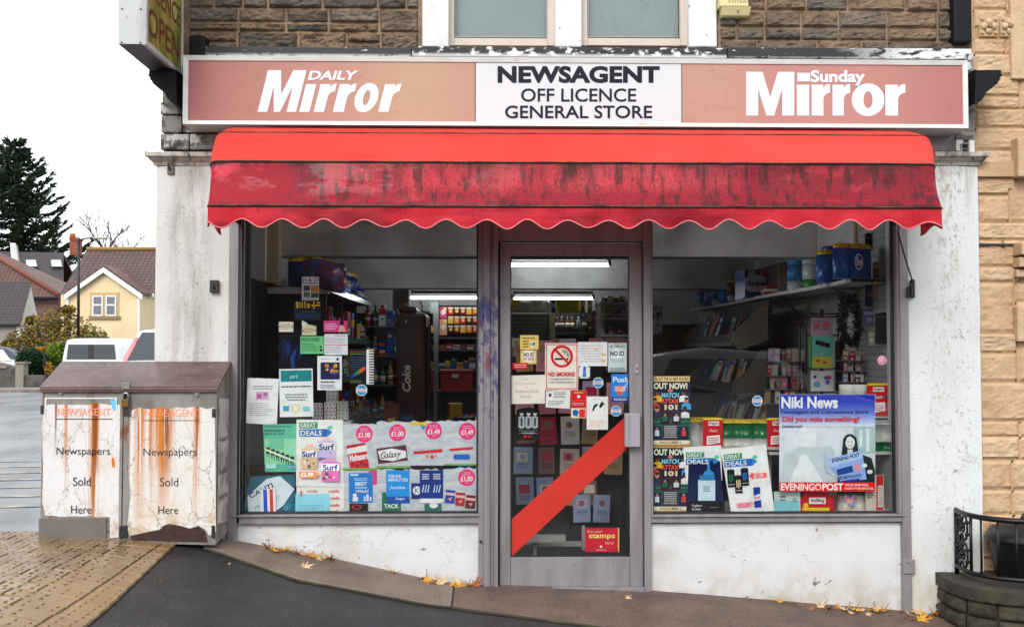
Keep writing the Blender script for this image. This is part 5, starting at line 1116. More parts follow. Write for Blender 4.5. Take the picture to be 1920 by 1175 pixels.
def d7(s): s.small(610, 606, 634, 618, 3, (240, 190, 214), 5); s.circ(641, 605, 4.5, (40, 30, 40), 12); s.poly([(634, 621), (637, 612), (641, 609), (645, 612), (648, 621)], (226, 172, 150)); s.rect(649, 602, 651.5, 620, (206, 70, 80))
poster('pink_salon_card', 'bright pink advert with a dark haired figure on the left window', 'advert', YW, (607, 601, 652, 622), (214, 82, 150), d7)
def d8(s): s.small(565, 633, 600, 640, 2, (30, 60, 44), 1, .3); s.small(566, 643, 600, 659, 5, (90, 140, 100), 2, .4); s.circ(601, 650, 2, (30, 50, 40), 8); s.circ(602, 656, 2.6, (30, 50, 40), 8)
poster('green_notice', 'mint green printed notice beside the white calendar page', 'notice', YW, (563, 630, 607, 663), (120, 190, 140), d8)
def d9(s): s.small(628, 628, 650, 630, 1, (40, 40, 50), 3, .05); s.small(610, 633, 650, 644, 4, (176, 176, 184), 4); s.rect(609, 646, 651, 647.2, (210, 70, 90)); s.small(610, 649, 650, 662, 4, (186, 186, 194), 6)
poster('calendar_page', 'white listing page with thin red line under the pink advert', 'notice', YW, (608, 626, 652, 665), (216, 216, 222), d9)
def d10(s):
    s.small(602, 672, 618, 674, 1, (40, 40, 80), 3, .1); s.circ(633, 673, 2.6, (60, 60, 120), 10); s.rect(601, 679, 637, 711, (40, 42, 84))
    r = random.Random(4)
    for _ in range(9): s.l = 3; s.circ(r.uniform(608, 632), r.uniform(684, 700), r.uniform(2, 5), (240, 164, 40), 7)
    for _ in range(6): s.l = 4; s.circ(r.uniform(606, 634), r.uniform(690, 708), r.uniform(1.5, 3), (58, 76, 170), 6)
    s.small(601, 714, 630, 718, 1, (60, 60, 70), 5, .1); s.small(601, 720, 636, 728, 3, (150, 150, 170), 6)
poster('art_poster', 'white event poster with orange and blue paint splash picture', 'poster', YW-.001, (595, 667, 641, 731), (220, 222, 240), d10)
def d11(s):
    for k in range(2): s.small(657, 658+k*4, 690, 661+k*4, 1, ((180, 60, 60), (90, 150, 80))[k], 3+k, .05)
    s.small(657, 668, 690, 694, 6, (60, 80, 110), 4, .2)
    for a, c in ((0, (50, 60, 190)), (5, (40, 130, 80)), (10, (40, 150, 60)), (15, (210, 90, 50))): s.poly([(658+a, 708-a*.5), (662+a, 700-a*.7), (670+a*1.1, 696-a*.6), (668+a, 704-a*.6)], c)
    s.rect(687, 655, 693, 720, (222, 222, 226)); s.rect(693, 655, 701, 720, (222, 222, 226)); s.rects([(692, 657+k*4.9, 701, 659.6+k*4.9) for k in range(13)], (16, 16, 20)); s.small(657, 712, 685, 718, 2, (100, 130, 80), 6)
poster('piano_poster', 'black music poster with white piano keys down its right edge', 'poster', YW, (655, 654, 702, 720), (22, 24, 34), d11)
def octo(px, py, Y, label, r=11.3):
    s = Sheet(Y); P8 = [(px+r*math.cos(R(22.5+45*k)), py+r*math.sin(R(22.5+45*k))) for k in range(8)]; s.base(P8, (214, 226, 234)); s.l += 1
    s.poly([(px+(x-px)*.86, py+(y-py)*.86) for x, y in P8], (58, 146, 200)); s.rect(px-r*.8, py-r*.28, px+r*.8, py+r*.28, (226, 214, 216)); s.small(px-r*.7, py-r*.2, px+r*.7, py+r*.22, 2, (206, 90, 90), 3, .1); s.solo('octagon_sticker', label, 'sticker', 'blue octagon stickers on the glass')
octo(678, 731, YW, 'blue octagon sticker on the left shop window'); octo(1420, 751, YW, 'blue octagon sticker on the right shop window', 10.5)
octo(1121.5, 717, YDR, 'upper blue octagon sticker on the door glass', 10.5); octo(1155, 770, YDR, 'lower blue octagon sticker on the door glass', 10.5)
def d12(s):
    for k in range(6): s.poly([(526+k*9, 640+k*3), (534+k*9, 634+k*4), (540+k*6, 650+k*5), (531+k*7, 670+k*2)], ((22, 42, 90), (30, 62, 130), (18, 30, 64))[k % 3])
    s.poly([(546, 690), (544, 670), (552, 655), (556, 660), (551, 672), (553, 690)], (40, 80, 150))
poster('blue_swirl_board', 'dark navy display board with blue swirls low on the left window', 'display board', YW+.25, (522, 618, 592, 700), (14, 20, 38), d12)
def d13(s):
    for k, t_ in enumerate(('Unemployed and need', 'internet access to', 'search for a job?')): s.txt(t_, 495, 796+k*7, (545, 534, 533)[k], 802+k*7, (24, 60, 60), .01)
    s.rect(496, 822, 556, 870, (150, 206, 170)); s.rect(503, 822, 532, 842, (120, 190, 160))
    for k in range(6): s.rects([(499+k*9, 838+k*3.4, 506+k*9, 850+k*3.4), (500+k*9, 850+k*3.4, 501.5+k*9, 856+k*3.4), (504+k*9, 850+k*3.4, 505.5+k*9, 857+k*3.4)], (20, 56, 70))
    s.poly([(497, 840), (556, 864), (556, 868), (497, 844)], (210, 230, 190)); s.rect(498, 869, 518, 878, (170, 214, 214)); s.rect(541, 872, 555, 878, (120, 180, 200))
poster('job_poster', 'green job search poster showing a row of desks and chairs', 'poster', YW, [(493, 795), (556, 794), (556, 884), (497, 884)], (96, 184, 160), d13)
GREEN_, BLUE_ = (28, 150, 110), (40, 120, 190)
def deals(s, x, y, w_, h_):
    f = lambda u, v: (x+u*w_, y+v*h_)
    s.poly([f(0, .02), f(.56, 0), f(.56, .42), f(0, .44)], GREEN_); s.poly([f(0, .5), f(.82, .46), f(1.0, .7), f(.84, 1.02), f(0, 1.0)], BLUE_); s.poly([f(.84, .32), f(.97, .2), f(1.02, .42), f(.9, .56)], (110, 190, 170))
    for k in range(2): s.l += 1; s.poly([f(.78+k*.1, .5+k*.08), f(.92+k*.06, .5+k*.1), f(.88+k*.05, .86), f(.72+k*.08, .9)], ((36, 104, 176), (56, 140, 200))[k])
    s.txt('GREAT', *f(.03, .07), *f(.5, .37), (240, 246, 242), .02); s.txt('DEALS', *f(.04, .58), *f(.68, .93), (240, 246, 250), .02)
def packet(s, x, y, w_, h_, c1, c2, c3, seed):
    s.rect(x, y, x+w_, y+h_, c1); r = random.Random(seed)
    for _ in range(7): s.l += 0; s.circ(r.uniform(x+3, x+w_-3), r.uniform(y+h_*.55, y+h_-3), r.uniform(1.5, 3.4), r.choice((c2, c3, (236, 226, 220))), 7)
    s.rect(x, y+h_*.1, x+w_, y+h_*.46, (230, 228, 236)); s.txt('Surf', x+w_*.06, y+h_*.14, x+w_*.92, y+h_*.44, (50, 50, 140), .03)
def d14(s):
    deals(s, 561, 791, 62, 27)
    packet(s, 596, 826, 33, 39, (204, 190, 224), (170, 110, 190), (130, 110, 180), 1); packet(s, 564, 840, 31, 38, (240, 190, 160), (226, 120, 60), (110, 120, 80), 2); packet(s, 603, 865, 33, 37, (226, 130, 190), (206, 70, 150), (90, 110, 80), 3)
    for (t_, x, y) in (('£2.49', 604, 822), ('£2.49', 573, 834), ('£2.29', 611, 860)): s.txt(t_, x, y-3, x+14, y+3, (222, 130, 110), .01)
    s.poly([(561, 883), (589, 883), (589, 880), (598, 889), (589, 898), (589, 895), (561, 895)], (224, 140, 96)); s.txt('£2.49', 564, 885, 587, 893, (244, 236, 226), .03)
poster('washing_powder_poster', 'white great deals poster with three washing powder packets', 'poster', YW-.003, [(556, 786), (643, 787), (645, 912), (555, 911)], (226, 226, 220), d14)
def d15(s):
    s.poly([(464, 930), (500, 897), (525, 892), (552, 916), (532, 946), (508, 965), (466, 965)], (206, 216, 222))
    s.l += 1; m_ = ink(30, 34, 44)
    a = R(-20); s.text('CANTI', lambda u, v: s.P(468+46*u*math.cos(a)+(v-.5)*-3, 930-46*u*.47+(.5-v)*9), m_, .02)
    s.text('PROSECCO', lambda u, v: s.P(478+46*u, 952-22*u+(.5-v)*7), ink(130, 136, 144), 0)
    s.circ(540, 948, 7, (46, 130, 156), 14); s.ring(536, 952, 3, 4, (120, 190, 206), 10)
poster('prosecco_board', 'teal drinks board with white hexagon lying at the window corner', 'display board', YW-.001, [(456, 950), (470, 893), (552, 888), (554, 965), (457, 965)], (34, 104, 128), d15)
poster('striped_card', 'narrow card with blue white and red stripes in the window corner', 'card', YW-.012, (488, 916, 517, 964), (226, 226, 228), lambda s: (s.rects([(494, 917, 501, 964)], (44, 84, 190)), s.rects([(506, 917, 512, 964)], (214, 60, 40))), (502, 940, -.03))
def d16(s):
    for k, (x, y) in enumerate(((575, 917), (616, 917), (617, 930), (617, 943), (617, 955))): s.txt('nutella', x, y, x+20, y+6, (206, 90, 80), .02)
    s.l += 1; s.text('nutella', lambda u, v: s.P(561+6*(1-v), 922-10*u+8), ink(206, 90, 80), .02)
poster('spread_wrapper_paper', 'white paper printed with repeated red lettering behind the blue note', 'paper', YW+.002, (556, 912, 645, 965), (222, 218, 214), d16)
poster('blue_note', 'plain sky blue paper note at the bottom of the left window', 'notice', YW-.001, (554, 925, 618, 965), (150, 206, 226), lambda s: s.small(560, 945, 610, 960, 4, (120, 176, 200), 4, .3))
PINK = (222, 66, 132)
def bag(name, label, x0, y0, x1, y1, fn):
    """a shiny white price bag hung in the window: slightly crumpled top edge"""
    r = random.Random(x0+y0); top = [(lerp(x0, x1, k/8), y0+r.uniform(-2.5, 2.5)) for k in range(9)]
    poster(name, label, 'price poster', YW-.001*(int(x0) % 3), top+[(x1, y1), (x0, y1)], paint('crinkled_white_film', (222, 228, 234), .3, layers=[dict(c=(190, 206, 220), s=(7, 7, 22), lo=.45, hi=.62, k=.8), dict(c=(238, 240, 244), s=(9, 9, 40), lo=.5, hi=.6), dict(c=(226, 190, 206), s=(6, 6, 6), lo=.56, hi=.72, k=.5)], bump=(.5, (20, 20, 70), 4, .006)), fn)
def price(s, cx, cy, t_, r=16):
    s.circ(cx, cy, r, PINK, 24); s.small(cx-8, cy-r*.7, cx+8, cy-r*.25, 2, (240, 170, 200), 3, .2, True); s.txt(t_, cx-r*.72, cy-3, cx+r*.74, cy+7, (244, 240, 244), .035)
    s.small(cx-3, cy+9, cx+4, cy+11, 1, (240, 200, 214), 3, .1)
def b1(s):
    price(s, 683, 813, '£1.00'); s.rot = (670, 850, -.16); s.rect(652, 832, 688, 880, (206, 34, 54)); s.rect(652, 832, 688, 836, (180, 24, 44)); s.poly([(652, 838), (690, 836), (690, 848), (652, 848)], (226, 220, 222)); s.txt('Maltesers', 654, 850, 689, 863, (240, 230, 230), .04, .1)
    for k in range(4): s.l = 9; s.circ(658+k*8, 868+(k % 2)*5, 2.5, (120, 40, 40), 10)
    s.rot = None; s.rect(642, 877, 707, 881, (120, 170, 90))
bag('price_bag', 'white price bag with red sweets packet, upper row first from left', 642, 794, 707, 881, b1)
def b2(s): price(s, 745, 811, '£1.00'); s.rot = (735, 850, -.12); s.rect(707, 837, 763, 866, (106, 44, 58)); s.poly([(709, 842), (735, 840), (761, 848), (761, 860), (735, 864), (712, 858)], (232, 224, 226)); s.txt('Galaxy', 713, 845, 752, 861, (60, 26, 36), .01, .35); s.rot = None; s.rect(706, 873, 770, 877, (120, 170, 90))
bag('price_bag', 'white price bag with brown chocolate bar, upper row second from left', 706, 790, 770, 877, b2)
def b3(s): s.rect(758, 791, 801, 797, (236, 190, 40)); price(s, 813, 807, '£1.49'); s.poly([(787, 796), (799, 798), (793, 806)], (70, 150, 200)); s.poly([(775, 846), (829, 841), (829, 847), (775, 851)], (206, 40, 60)); s.circ(801, 855, 3, (214, 120, 120), 10); s.circ(810, 856, 3.4, (190, 60, 60), 10); s.circ(817, 854, 2.5, (220, 150, 150), 10)
bag('price_bag', 'white price bag with yellow tape and red ribbon, upper row third', 768, 790, 832, 872, b3)
def b4(s): price(s, 876, 808, '£1.49'); s.poly([(843, 841), (887, 837), (887, 842), (843, 845)], (206, 50, 60)); [s.circ(cx, 856, 5.5, (30, 110, 190), 9) for cx in (855, 862, 870, 876)]; s.rect(833, 869, 895, 872, (120, 170, 90))
bag('price_bag', 'white price bag with two blue flowers, upper row fourth from left', 832, 788, 895, 872, b4)
def b5(s):
    s.rot = (677, 913, -.01); s.circ(700, 895, 14, PINK); s.rect(654, 886, 699, 942, (30, 130, 200)); s.rect(657, 888, 672, 891, (220, 230, 236)); s.small(663, 895, 690, 901, 2, (180, 214, 236), 3, .3, True)
    s.txt('BEST', 666, 903, 688, 910, (236, 240, 246), .03); s.small(665, 912, 689, 916, 1, (200, 224, 240), 3, .2, True); s.txt('Which?', 666, 917, 691, 923, (236, 240, 246), .02)
    s.circ(665, 928, 4, (226, 234, 240), 12); s.rect(661, 931, 671, 939, (226, 234, 240)); s.rects([(682, 930, 685, 939), (687, 926, 691, 939), (693, 931, 696, 939)], (226, 234, 240)); s.rot = None
    s.rect(655, 943, 690, 962, (36, 24, 24)); s.circ(669, 950, 9, (190, 60, 60), 18, 5); s.circ(669, 950, 6.5, (40, 20, 16), 18, 3.4)
bag('price_bag', 'white price bag with blue best buy leaflet, lower row first from left', 645, 880, 708, 965, b5)
def b6(s): s.rect(716, 922, 752, 958, (40, 120, 90)); s.txt('TACK', 720, 944, 748, 952, (230, 236, 230), .03); s.rect(724, 881, 768, 943, (34, 150, 216)); s.txt('GRAB', 728, 889, 752, 895, (226, 236, 244), .02); s.txt('MINUTES', 728, 896, 765, 902, (226, 236, 244), .02); s.txt('Justine', 730, 910, 760, 918, (220, 236, 244), .01, .2); s.rect(724, 930, 768, 943, (20, 90, 170)); s.txt('Sugar', 742, 932, 760, 937, (230, 236, 244), .02)
bag('price_bag', 'white price bag with sky blue leaflet, lower row second from left', 707, 880, 769, 965, b6)
def b7(s):
    s.rect(771, 905, 792, 935, (26, 54, 120)); s.circ(782, 919, 8, (226, 232, 240), 16); s.txt('K', 778, 914, 786, 924, (26, 54, 120)); s.rect(787, 881, 831, 942, (20, 60, 140))
    for x in (791, 812): s.small(x, 887, x+14, 899, 3, (220, 228, 240), 3, .1, True); [s.poly([(x+k*5, 922), (x+3+k*5, 908), (x+4.5+k*5, 909), (x+2+k*5, 923)], (190, 214, 240)) for k in range(3)]
    s.rect(787, 934, 831, 942, (222, 226, 230)); s.rect(796, 944, 828, 958, (40, 120, 110)); s.circ(813, 947, 8, (230, 236, 236), 14, 5)
bag('price_bag', 'white price bag with navy leaflet, lower row third from left', 768, 880, 833, 965, b7)
def b8(s):
    price(s, 875, 895, '£1.00')
    for k, c in enumerate(((40, 80, 170), (176, 50, 60), (110, 40, 44))): s.rot = (844+k*20, 929+k*6, .1); s.rect(835+k*19, 918+k*5, 853+k*19, 943+k*5, c); s.rect(835+k*19, 923+k*5, 853+k*19, 928+k*5, (226, 180, 180)); s.poly([(840+k*19, 934+k*5), (849+k*19, 931+k*5), (845+k*19, 939+k*5)], (240, 150, 140))
    s.rot = None
bag('price_bag', 'white price bag with three snack packets, lower row fourth from left', 832, 877, 895, 963, b8)
# ---------------- door glass
RED_ = (200, 34, 44)
def n1(s):
    s.rect(1024, 645, 1082.5, 729, RED_); s.rect(1025.5, 646.5, 1081, 727.5, (228, 212, 206)); s.ring(1053.5, 668, 16, 21, RED_, 36)
    s.rect(1040, 671, 1057, 674.5, BK); s.rect(1062, 671, 1066, 674.5, BK)
    for (x, y, r_) in ((1057, 658, 3), (1062, 661, 3.4), (1066, 666, 2.6)): s.ring(x, y, r_-1.1, r_, BK, 12)
    s.poly([(1040.5, 657.5), (1043.5, 654.5), (1066.5, 678.5), (1063.5, 681.5)], RED_)
    s.txt('NO SMOKING', 1028, 697, 1078, 705, RED_, .03); s.txt('It is against the law to', 1031, 708.5, 1075, 712.5, BK, .01); s.txt('smoke in these premises', 1028, 714.5, 1078, 718.5, BK, .01)
poster('no_smoking_sign', 'white and red no smoking sign on the door glass', 'sign', YDR-.004, (1022, 643, 1084, 731), (228, 212, 206), n1)
def n2(s): s.rect(975, 628, 1010, 655, (226, 196, 120)); s.small(980, 632, 1004, 636, 1, (70, 60, 40), 3, .1); [s.small(980, y, 992, y+4, 1, (70, 60, 40), 3, .3) for y in (638, 643, 648)]; s.circ(999, 645, 6.5, (232, 222, 210), 16); s.txt('18', 994.5, 641.5, 1003.5, 648, (30, 30, 50), .02)
poster('age_notice', 'yellow notice with 18 in a circle, upper left of door glass', 'notice', YDR, (974, 627, 1011, 656), (50, 44, 36), n2)
def n3(s): s.circ(991, 667, 12.5, (232, 224, 216), 22); s.txt('NO ID', 981, 661, 1001, 668, BK, .03); s.txt('NO SALE!', 981, 669.5, 1001, 675, RED_, .02)
poster('proof_of_age_notice', 'yellow no ID no sale notice below the 18 notice', 'notice', YDR+.003, (976, 653, 1006, 682), (224, 194, 120), n3)
poster('red_stamp_tag', 'small red tag with white print left on the door glass', 'sticker', YDR, (961, 680, 990, 692), (196, 32, 44), lambda s: s.small(964, 682, 987, 690, 2, (236, 180, 180), 3, .1, True))
def n4(s): s.txt('SORRY', 977, 709, 995, 713, (200, 176, 150)); s.txt('NO CHANGE', 967, 717, 1006, 721, (200, 176, 150)); s.txt('or', 984, 724, 990, 727, (200, 176, 150)); s.txt('BUSES ANYMORE', 967, 731, 1011, 736, (200, 176, 150)); s.txt('PLEASE', 976, 741, 995, 745, (200, 176, 150))
poster('handwritten_notice', 'white sheet with faded handwriting at left of the door glass', 'notice', YDR, [(957, 704), (1022, 702), (1022, 756), (957, 757)], (224, 214, 206), n4)
poster('typed_note', 'small white typed note directly below the no smoking sign', 'notice', YDR, [(1024, 733), (1069, 730), (1068, 766), (1023, 763)], (222, 220, 218), lambda s: (s.rects([(1029, 737, 1034, 743)], (70, 70, 76)), s.small(1038, 734, 1064, 746, 4, (120, 120, 130), 3), s.small(1028, 750, 1060, 760, 3, (150, 150, 156), 4)))
def n5(s): s.rect(1071, 732, 1099, 750, (204, 40, 44)); s.small(1076, 734, 1094, 738, 1, (240, 200, 120), 3, .1); s.circ(1085, 743, 3, (232, 226, 220), 12); s.rect(1071, 751, 1099, 763, (196, 36, 44)); s.small(1073, 754, 1096, 760, 2, (236, 180, 180), 3, .1, True); s.rect(1071, 765, 1098, 783, (226, 214, 190)); s.poly([(1073, 770), (1080, 767), (1086, 772), (1082, 780), (1075, 779)], (40, 110, 180)); s.rect(1086, 767, 1097, 782, (214, 60, 50))
poster('postage_sticker', 'red postage stamp sticker beside the typed note on the door', 'sticker', YDR, (1070, 731, 1100, 784), (214, 120, 110), n5)
poster('dated_price_sheet', 'white grid sheet with three tan seals right of no smoking sign', 'notice', YDR+.004, (1084, 641, 1139, 686), (220, 218, 220), lambda s: (s.small(1088, 646, 1134, 680, 7, (190, 188, 196), 3, .2), s.circ(1118, 654, 5, (214, 190, 140), 12, 3), s.circ(1132, 665, 4, (214, 190, 140), 12, 3), s.circ(1131, 676, 4, (214, 180, 120), 12, 3)))
poster('lighter_card', 'small white card with blue marks under the grid sheet', 'card', YDR, (1085, 685, 1106, 709), (224, 226, 230), lambda s: (s.poly([(1094, 687), (1099, 687), (1098, 697), (1093, 698)], (40, 100, 190)), s.poly([(1093, 699), (1099, 697), (1099, 706), (1092, 707)], (50, 130, 200)), dots((1087, 687), (1104, 687), (1087, 707), (1104, 707))(s)))
def n6(s): s.rect(1140.5, 642.5, 1175, 697, (196, 206, 206)); s.txt('UNDER 18', 1150, 643, 1168, 646, BK); s.txt('NO TOBACCO', 1143, 647, 1172, 651, BK, .02); s.circ(1157, 664, 11, (214, 222, 226), 18); s.txt('NO ID', 1144, 658, 1170, 667, (28, 28, 60), .035); s.small(1145, 671, 1170, 679, 3, (170, 180, 190), 3, .1, True); s.txt('NO ALCOHOL', 1144, 689, 1172, 692, BK, .02); s.txt('NO SOLVENTS', 1143, 693, 1173, 696, BK, .02)
poster('no_tobacco_notice', 'pale grey no ID notice with dark border, top right of door glass', 'notice', YDR, (1139, 641, 1176.5, 699), (44, 40, 36), n6)
def n7(s): s.txt('Push', 1149, 706, 1179, 716, (210, 232, 246), .03); s.circ(1158, 729, 6.5, (214, 100, 70), 14); s.circ(1166, 729, 6.5, (214, 100, 70), 14); s.poly([(1152, 731), (1172, 731), (1162, 742)], (214, 100, 70)); [s.txt(t_, 1153, y, 1172, y+4, (240, 230, 226), .02) for t_, y in (('FIND YOUR', 724), ('PERFECT', 729))]; s.rect(1147, 744, 1179, 753, (40, 60, 140)); s.small(1150, 746, 1176, 751, 2, (220, 226, 240), 3, .1, True)
poster('push_sticker', 'blue push sticker with orange heart on the door glass', 'sticker', YDR, (1146, 701, 1180, 753), (40, 140, 216), n7)
def n8(s): s.ring(1119, 763, 15.2, 16, (236, 180, 170), 28); s.poly([(1110, 770), (1113, 760), (1118, 756), (1122, 758), (1116, 764), (1113, 770)], BK); s.poly([(1123, 762), (1128, 752), (1133, 757), (1129, 761), (1126, 765)], BK); s.rect(1103, 786, 1137, 801, (232, 216, 212)); s.small(1106, 788, 1134, 799, 3, (232, 190, 184), 3, .1)
poster('dog_notice', 'white notice with black dog shapes above the red band', 'notice', YDR-.002, (1100, 743, 1140, 805), (228, 228, 228), n8)
def n9(s):
    for x in (978, 991, 1003): s.circ(x, 775, 3.4, (206, 206, 208), 12); s.poly([(x-6, 800), (x-5.5, 781), (x, 779), (x+5.5, 781), (x+6, 800), (x+2, 803), (x-3, 803)], (170, 172, 176)); s.rects([(x-2, 783, x+2, 798)], (70, 72, 78)); s.circ(x, 772.8, 3, (40, 38, 38), 10, 2)
    s.small(972, 806, 1009, 808, 1, (150, 150, 150), 3, .05, True); s.txt('— WITH PEPSI —', 973, 810, 1008, 813, (220, 220, 224), .01); s.circ(985, 818, 2.5, (206, 60, 60), 10); s.txt('MAX', 990, 816, 998, 820, (206, 60, 70), .01, .2)
poster('footballer_poster', 'black poster with three grey figures low left on the door glass', 'poster', YDR, [(969, 768), (978, 765), (991, 763), (1003, 765), (1012, 769), (1012, 825), (969, 825)], (16, 16, 20), n9)
def n10(s): s.txt('buy your', 1101, 992, 1130, 1000, (240, 190, 160), 0, .3); s.txt('stamps', 1104, 1000, 1153, 1011, (244, 226, 130), .02); s.txt('here', 1134, 1013, 1150, 1020, (240, 180, 170), 0, .3); s.rect(1158.5, 989, 1161, 1034, (206, 190, 110)); s.circ(1127, 1024, 2.4, (240, 230, 226), 10); s.small(1118, 1029, 1137, 1032, 1, (240, 170, 180), 3, .1)
poster('stamps_sign', 'crimson buy your stamps here sign at the foot of the door glass', 'sign', YDR, (1097, 989, 1161, 1034), (196, 24, 60), n10)
s = Sheet(.0505, thick=.002); m_ = paint('red_orange_vinyl', (252, 44, 10), .5, layers=[dict(c=(236, 36, 8), s=(3, 3, 3), lo=.4, hi=.7)])
s.base([(959, 973), (1178, 776), (1178, 838), (959, 1043)], m_); s.solo('diagonal_door_band', 'wide red diagonal band across the door glass', 'door band')
# ---------------- right window
def footy(s, y0):
    H_ = 131; f = lambda y: y0+y
    s.rect(1221.5, f(0), 1293.5, f(10), (224, 196, 150)); s.txt('COLLECT THE 101 BEST PLAYERS', 1224, f(2), 1291, f(8), (50, 40, 36), .015)
    s.rect(1221.5, f(10), 1293.5, f(80), (26, 34, 66)); s.txt('OUT NOW!', 1226, f(12.5), 1289, f(24), (236, 222, 196), .04)
    for (x, y, c, k) in ((1233, 31, (226, 180, 40), (110, 76, 60)), (1228, 46, (206, 80, 44), (190, 140, 116)), (1232, 62, (50, 60, 96), (196, 150, 126)), (1282, 31, (222, 226, 232), (120, 84, 66)), (1287, 45, (70, 160, 214), (186, 136, 112)), (1284, 62, (222, 222, 226), (90, 60, 50))):
        s.l = 3; s.poly([(x-9, f(y+17)), (x-8, f(y+7)), (x, f(y+4)), (x+8, f(y+7)), (x+9, f(y+17))], c); s.circ(x, f(y), 4.2, k, 12, 5); s.circ(x, f(y-3.2), 3.9, (34, 26, 26), 10, 2.4)
    s.rects([(1221.5, f(78), 1293.5, f(118))], (32, 90, 76)); s.rects([(1221.5, f(84+8*k), 1293.5, f(86+8*k)) for k in range(3)], (60, 140, 110)); s.l = 8
    s.circ(1257, f(27), 5, (222, 120, 110), 12, 3); s.txt('MATCH', 1240, f(31), 1273, f(40), (130, 200, 226), .04, .1); s.txt('ATTAX', 1239, f(42), 1273, f(51), (222, 96, 80), .04, .1); s.txt('101', 1246, f(53), 1270, f(63), (226, 206, 176), .045)
    for x, c in ((1247, (40, 110, 80)), (1268, (206, 206, 212))): s.l = 11; s.rect(x-9, f(66), x+9, f(90), (90, 44, 60)); s.rect(x-7.5, f(67.5), x+7.5, f(88.5), (40, 34, 46)); s.poly([(x-5, f(84)), (x-5, f(75)), (x+5, f(75)), (x+5, f(84))], c); s.circ(x, f(72.5), 2.4, (180, 136, 116), 10)
    s.l = 11; s.rect(1242, f(90), 1272, f(119), (60, 58, 64)); s.small(1244, f(92), 1270, f(116), 7, (190, 190, 190), 5, .15, True)
    for x, c in ((1232, (206, 214, 224)), (1282, (206, 80, 60))): s.l = 11; s.rect(x-9, f(93), x+8, f(119), (24, 44, 84)); s.circ(x, f(98), 2.4, (180, 136, 116), 8); s.poly([(x-4, f(112)), (x-4, f(101)), (x+4, f(101)), (x+4, f(112))], c)
    s.rect(1221.5, f(120), 1293.5, f(127), (226, 214, 190)); s.txt("WHO'S NUMBER 1?", 1236, f(121.5), 1278, f(126), (50, 40, 36), .02); s.rect(1221.5, f(127), 1293.5, f(131), (190, 150, 90))
for y0, lb in ((705, 'upper'), (832, 'lower')):
    poster('football_card_poster', '%s football trading card poster at the left edge of the right window' % lb, 'poster', YW+.004, (1221, y0, 1294, y0+(131 if y0 == 705 else 125)), (40, 40, 60), lambda s: footy(s, y0-(0 if y0 == 705 else 3)))
def r1(s): deals(s, 1286, 847, 62, 24)
poster('wine_deal_poster', 'white great deals poster half hidden behind the navy wine card', 'poster', YW-.003, [(1281, 838), (1352, 834), (1354, 900), (1286, 904)], (222, 226, 224), r1)
def r2(s):
    s.poly([(1318, 893), (1320, 885), (1326, 880), (1326, 866), (1331, 866), (1331, 880), (1338, 885), (1340, 893)], (70, 150, 200)); s.rect(1309, 899, 1341, 938, (196, 214, 226)); s.l -= 1; s.rect(1312, 890, 1340, 900, (60, 130, 180)); s.small(1318, 910, 1332, 922, 3, (90, 110, 140), 3, .1, True)
    s.rect(1287, 939, 1359, 959, (22, 26, 36)); s.txt('Casillero', 1297, 945, 1316, 949, (206, 206, 210), .02); s.txt('del Diablo', 1297, 951, 1314, 956, (206, 206, 210), .01); s.small(1332, 949, 1348, 952, 1, (120, 126, 140), 3, .1)
poster('wine_card', 'navy card showing a pale blue wine bottle in the right window', 'advert', YW-.006, [(1291, 867), (1350, 864), (1358, 959), (1288, 959)], (24, 36, 84), r2)
def r3(s):
    s.rot = (1400, 897, -.07); deals(s, 1360, 848, 62, 25)
    for x, y, c in ((1371, 881, (40, 120, 80)), (1397, 880, (60, 120, 190)), (1384, 893, (206, 190, 160))):
        s.l = 6 if y < 890 else 9; s.rect(x-7, y-2, x+7, y+30, (26, 28, 34)); s.circ(x, y-2, 7, (60, 62, 66), 14, 2); s.rects([(x-4, y+5, x-2, y+19), (x-1, y+5, x+1, y+21), (x+2, y+5, x+4, y+18)], c); s.small(x-6, y+23, x+6, y+27, 1, (170, 170, 176), 3, .05)
    s.l = 8; s.poly([(1404, 892), (1412, 885), (1412, 888), (1438, 888), (1438, 897), (1412, 897), (1412, 900)], (228, 120, 110)); s.txt('£1.19', 1414, 889, 1431, 896, (244, 236, 234), .03)
    s.poly([(1411, 944), (1403, 938), (1403, 941), (1378, 941), (1378, 950), (1403, 950), (1403, 952)], (236, 160, 170)); s.txt('£1.59', 1382, 942, 1402, 949, (230, 90, 110), .03)
    s.rect(1411, 914, 1424, 952, (40, 70, 160)); s.poly([(1411, 930), (1424, 926), (1424, 938), (1411, 940)], (210, 214, 222)); s.txt('Bull', 1412, 931, 1422, 936, RED_, .02); s.rot = None
poster('energy_drink_poster', 'tilted white great deals poster with three black drink cans', 'poster', YW-.010, [(1351, 842), (1436, 833), (1452, 957), (1371, 961)], (226, 228, 224), r3)
poster('round_pink_sticker', 'round pale pink sticker at the right edge of the right window', 'sticker', YW, [(1654+9*math.cos(R(a)), 675+9*math.sin(R(a))) for a in range(0, 360, 18)], (226, 150, 176), lambda s: s.circ(1652, 673, 5.5, (236, 180, 196), 16))
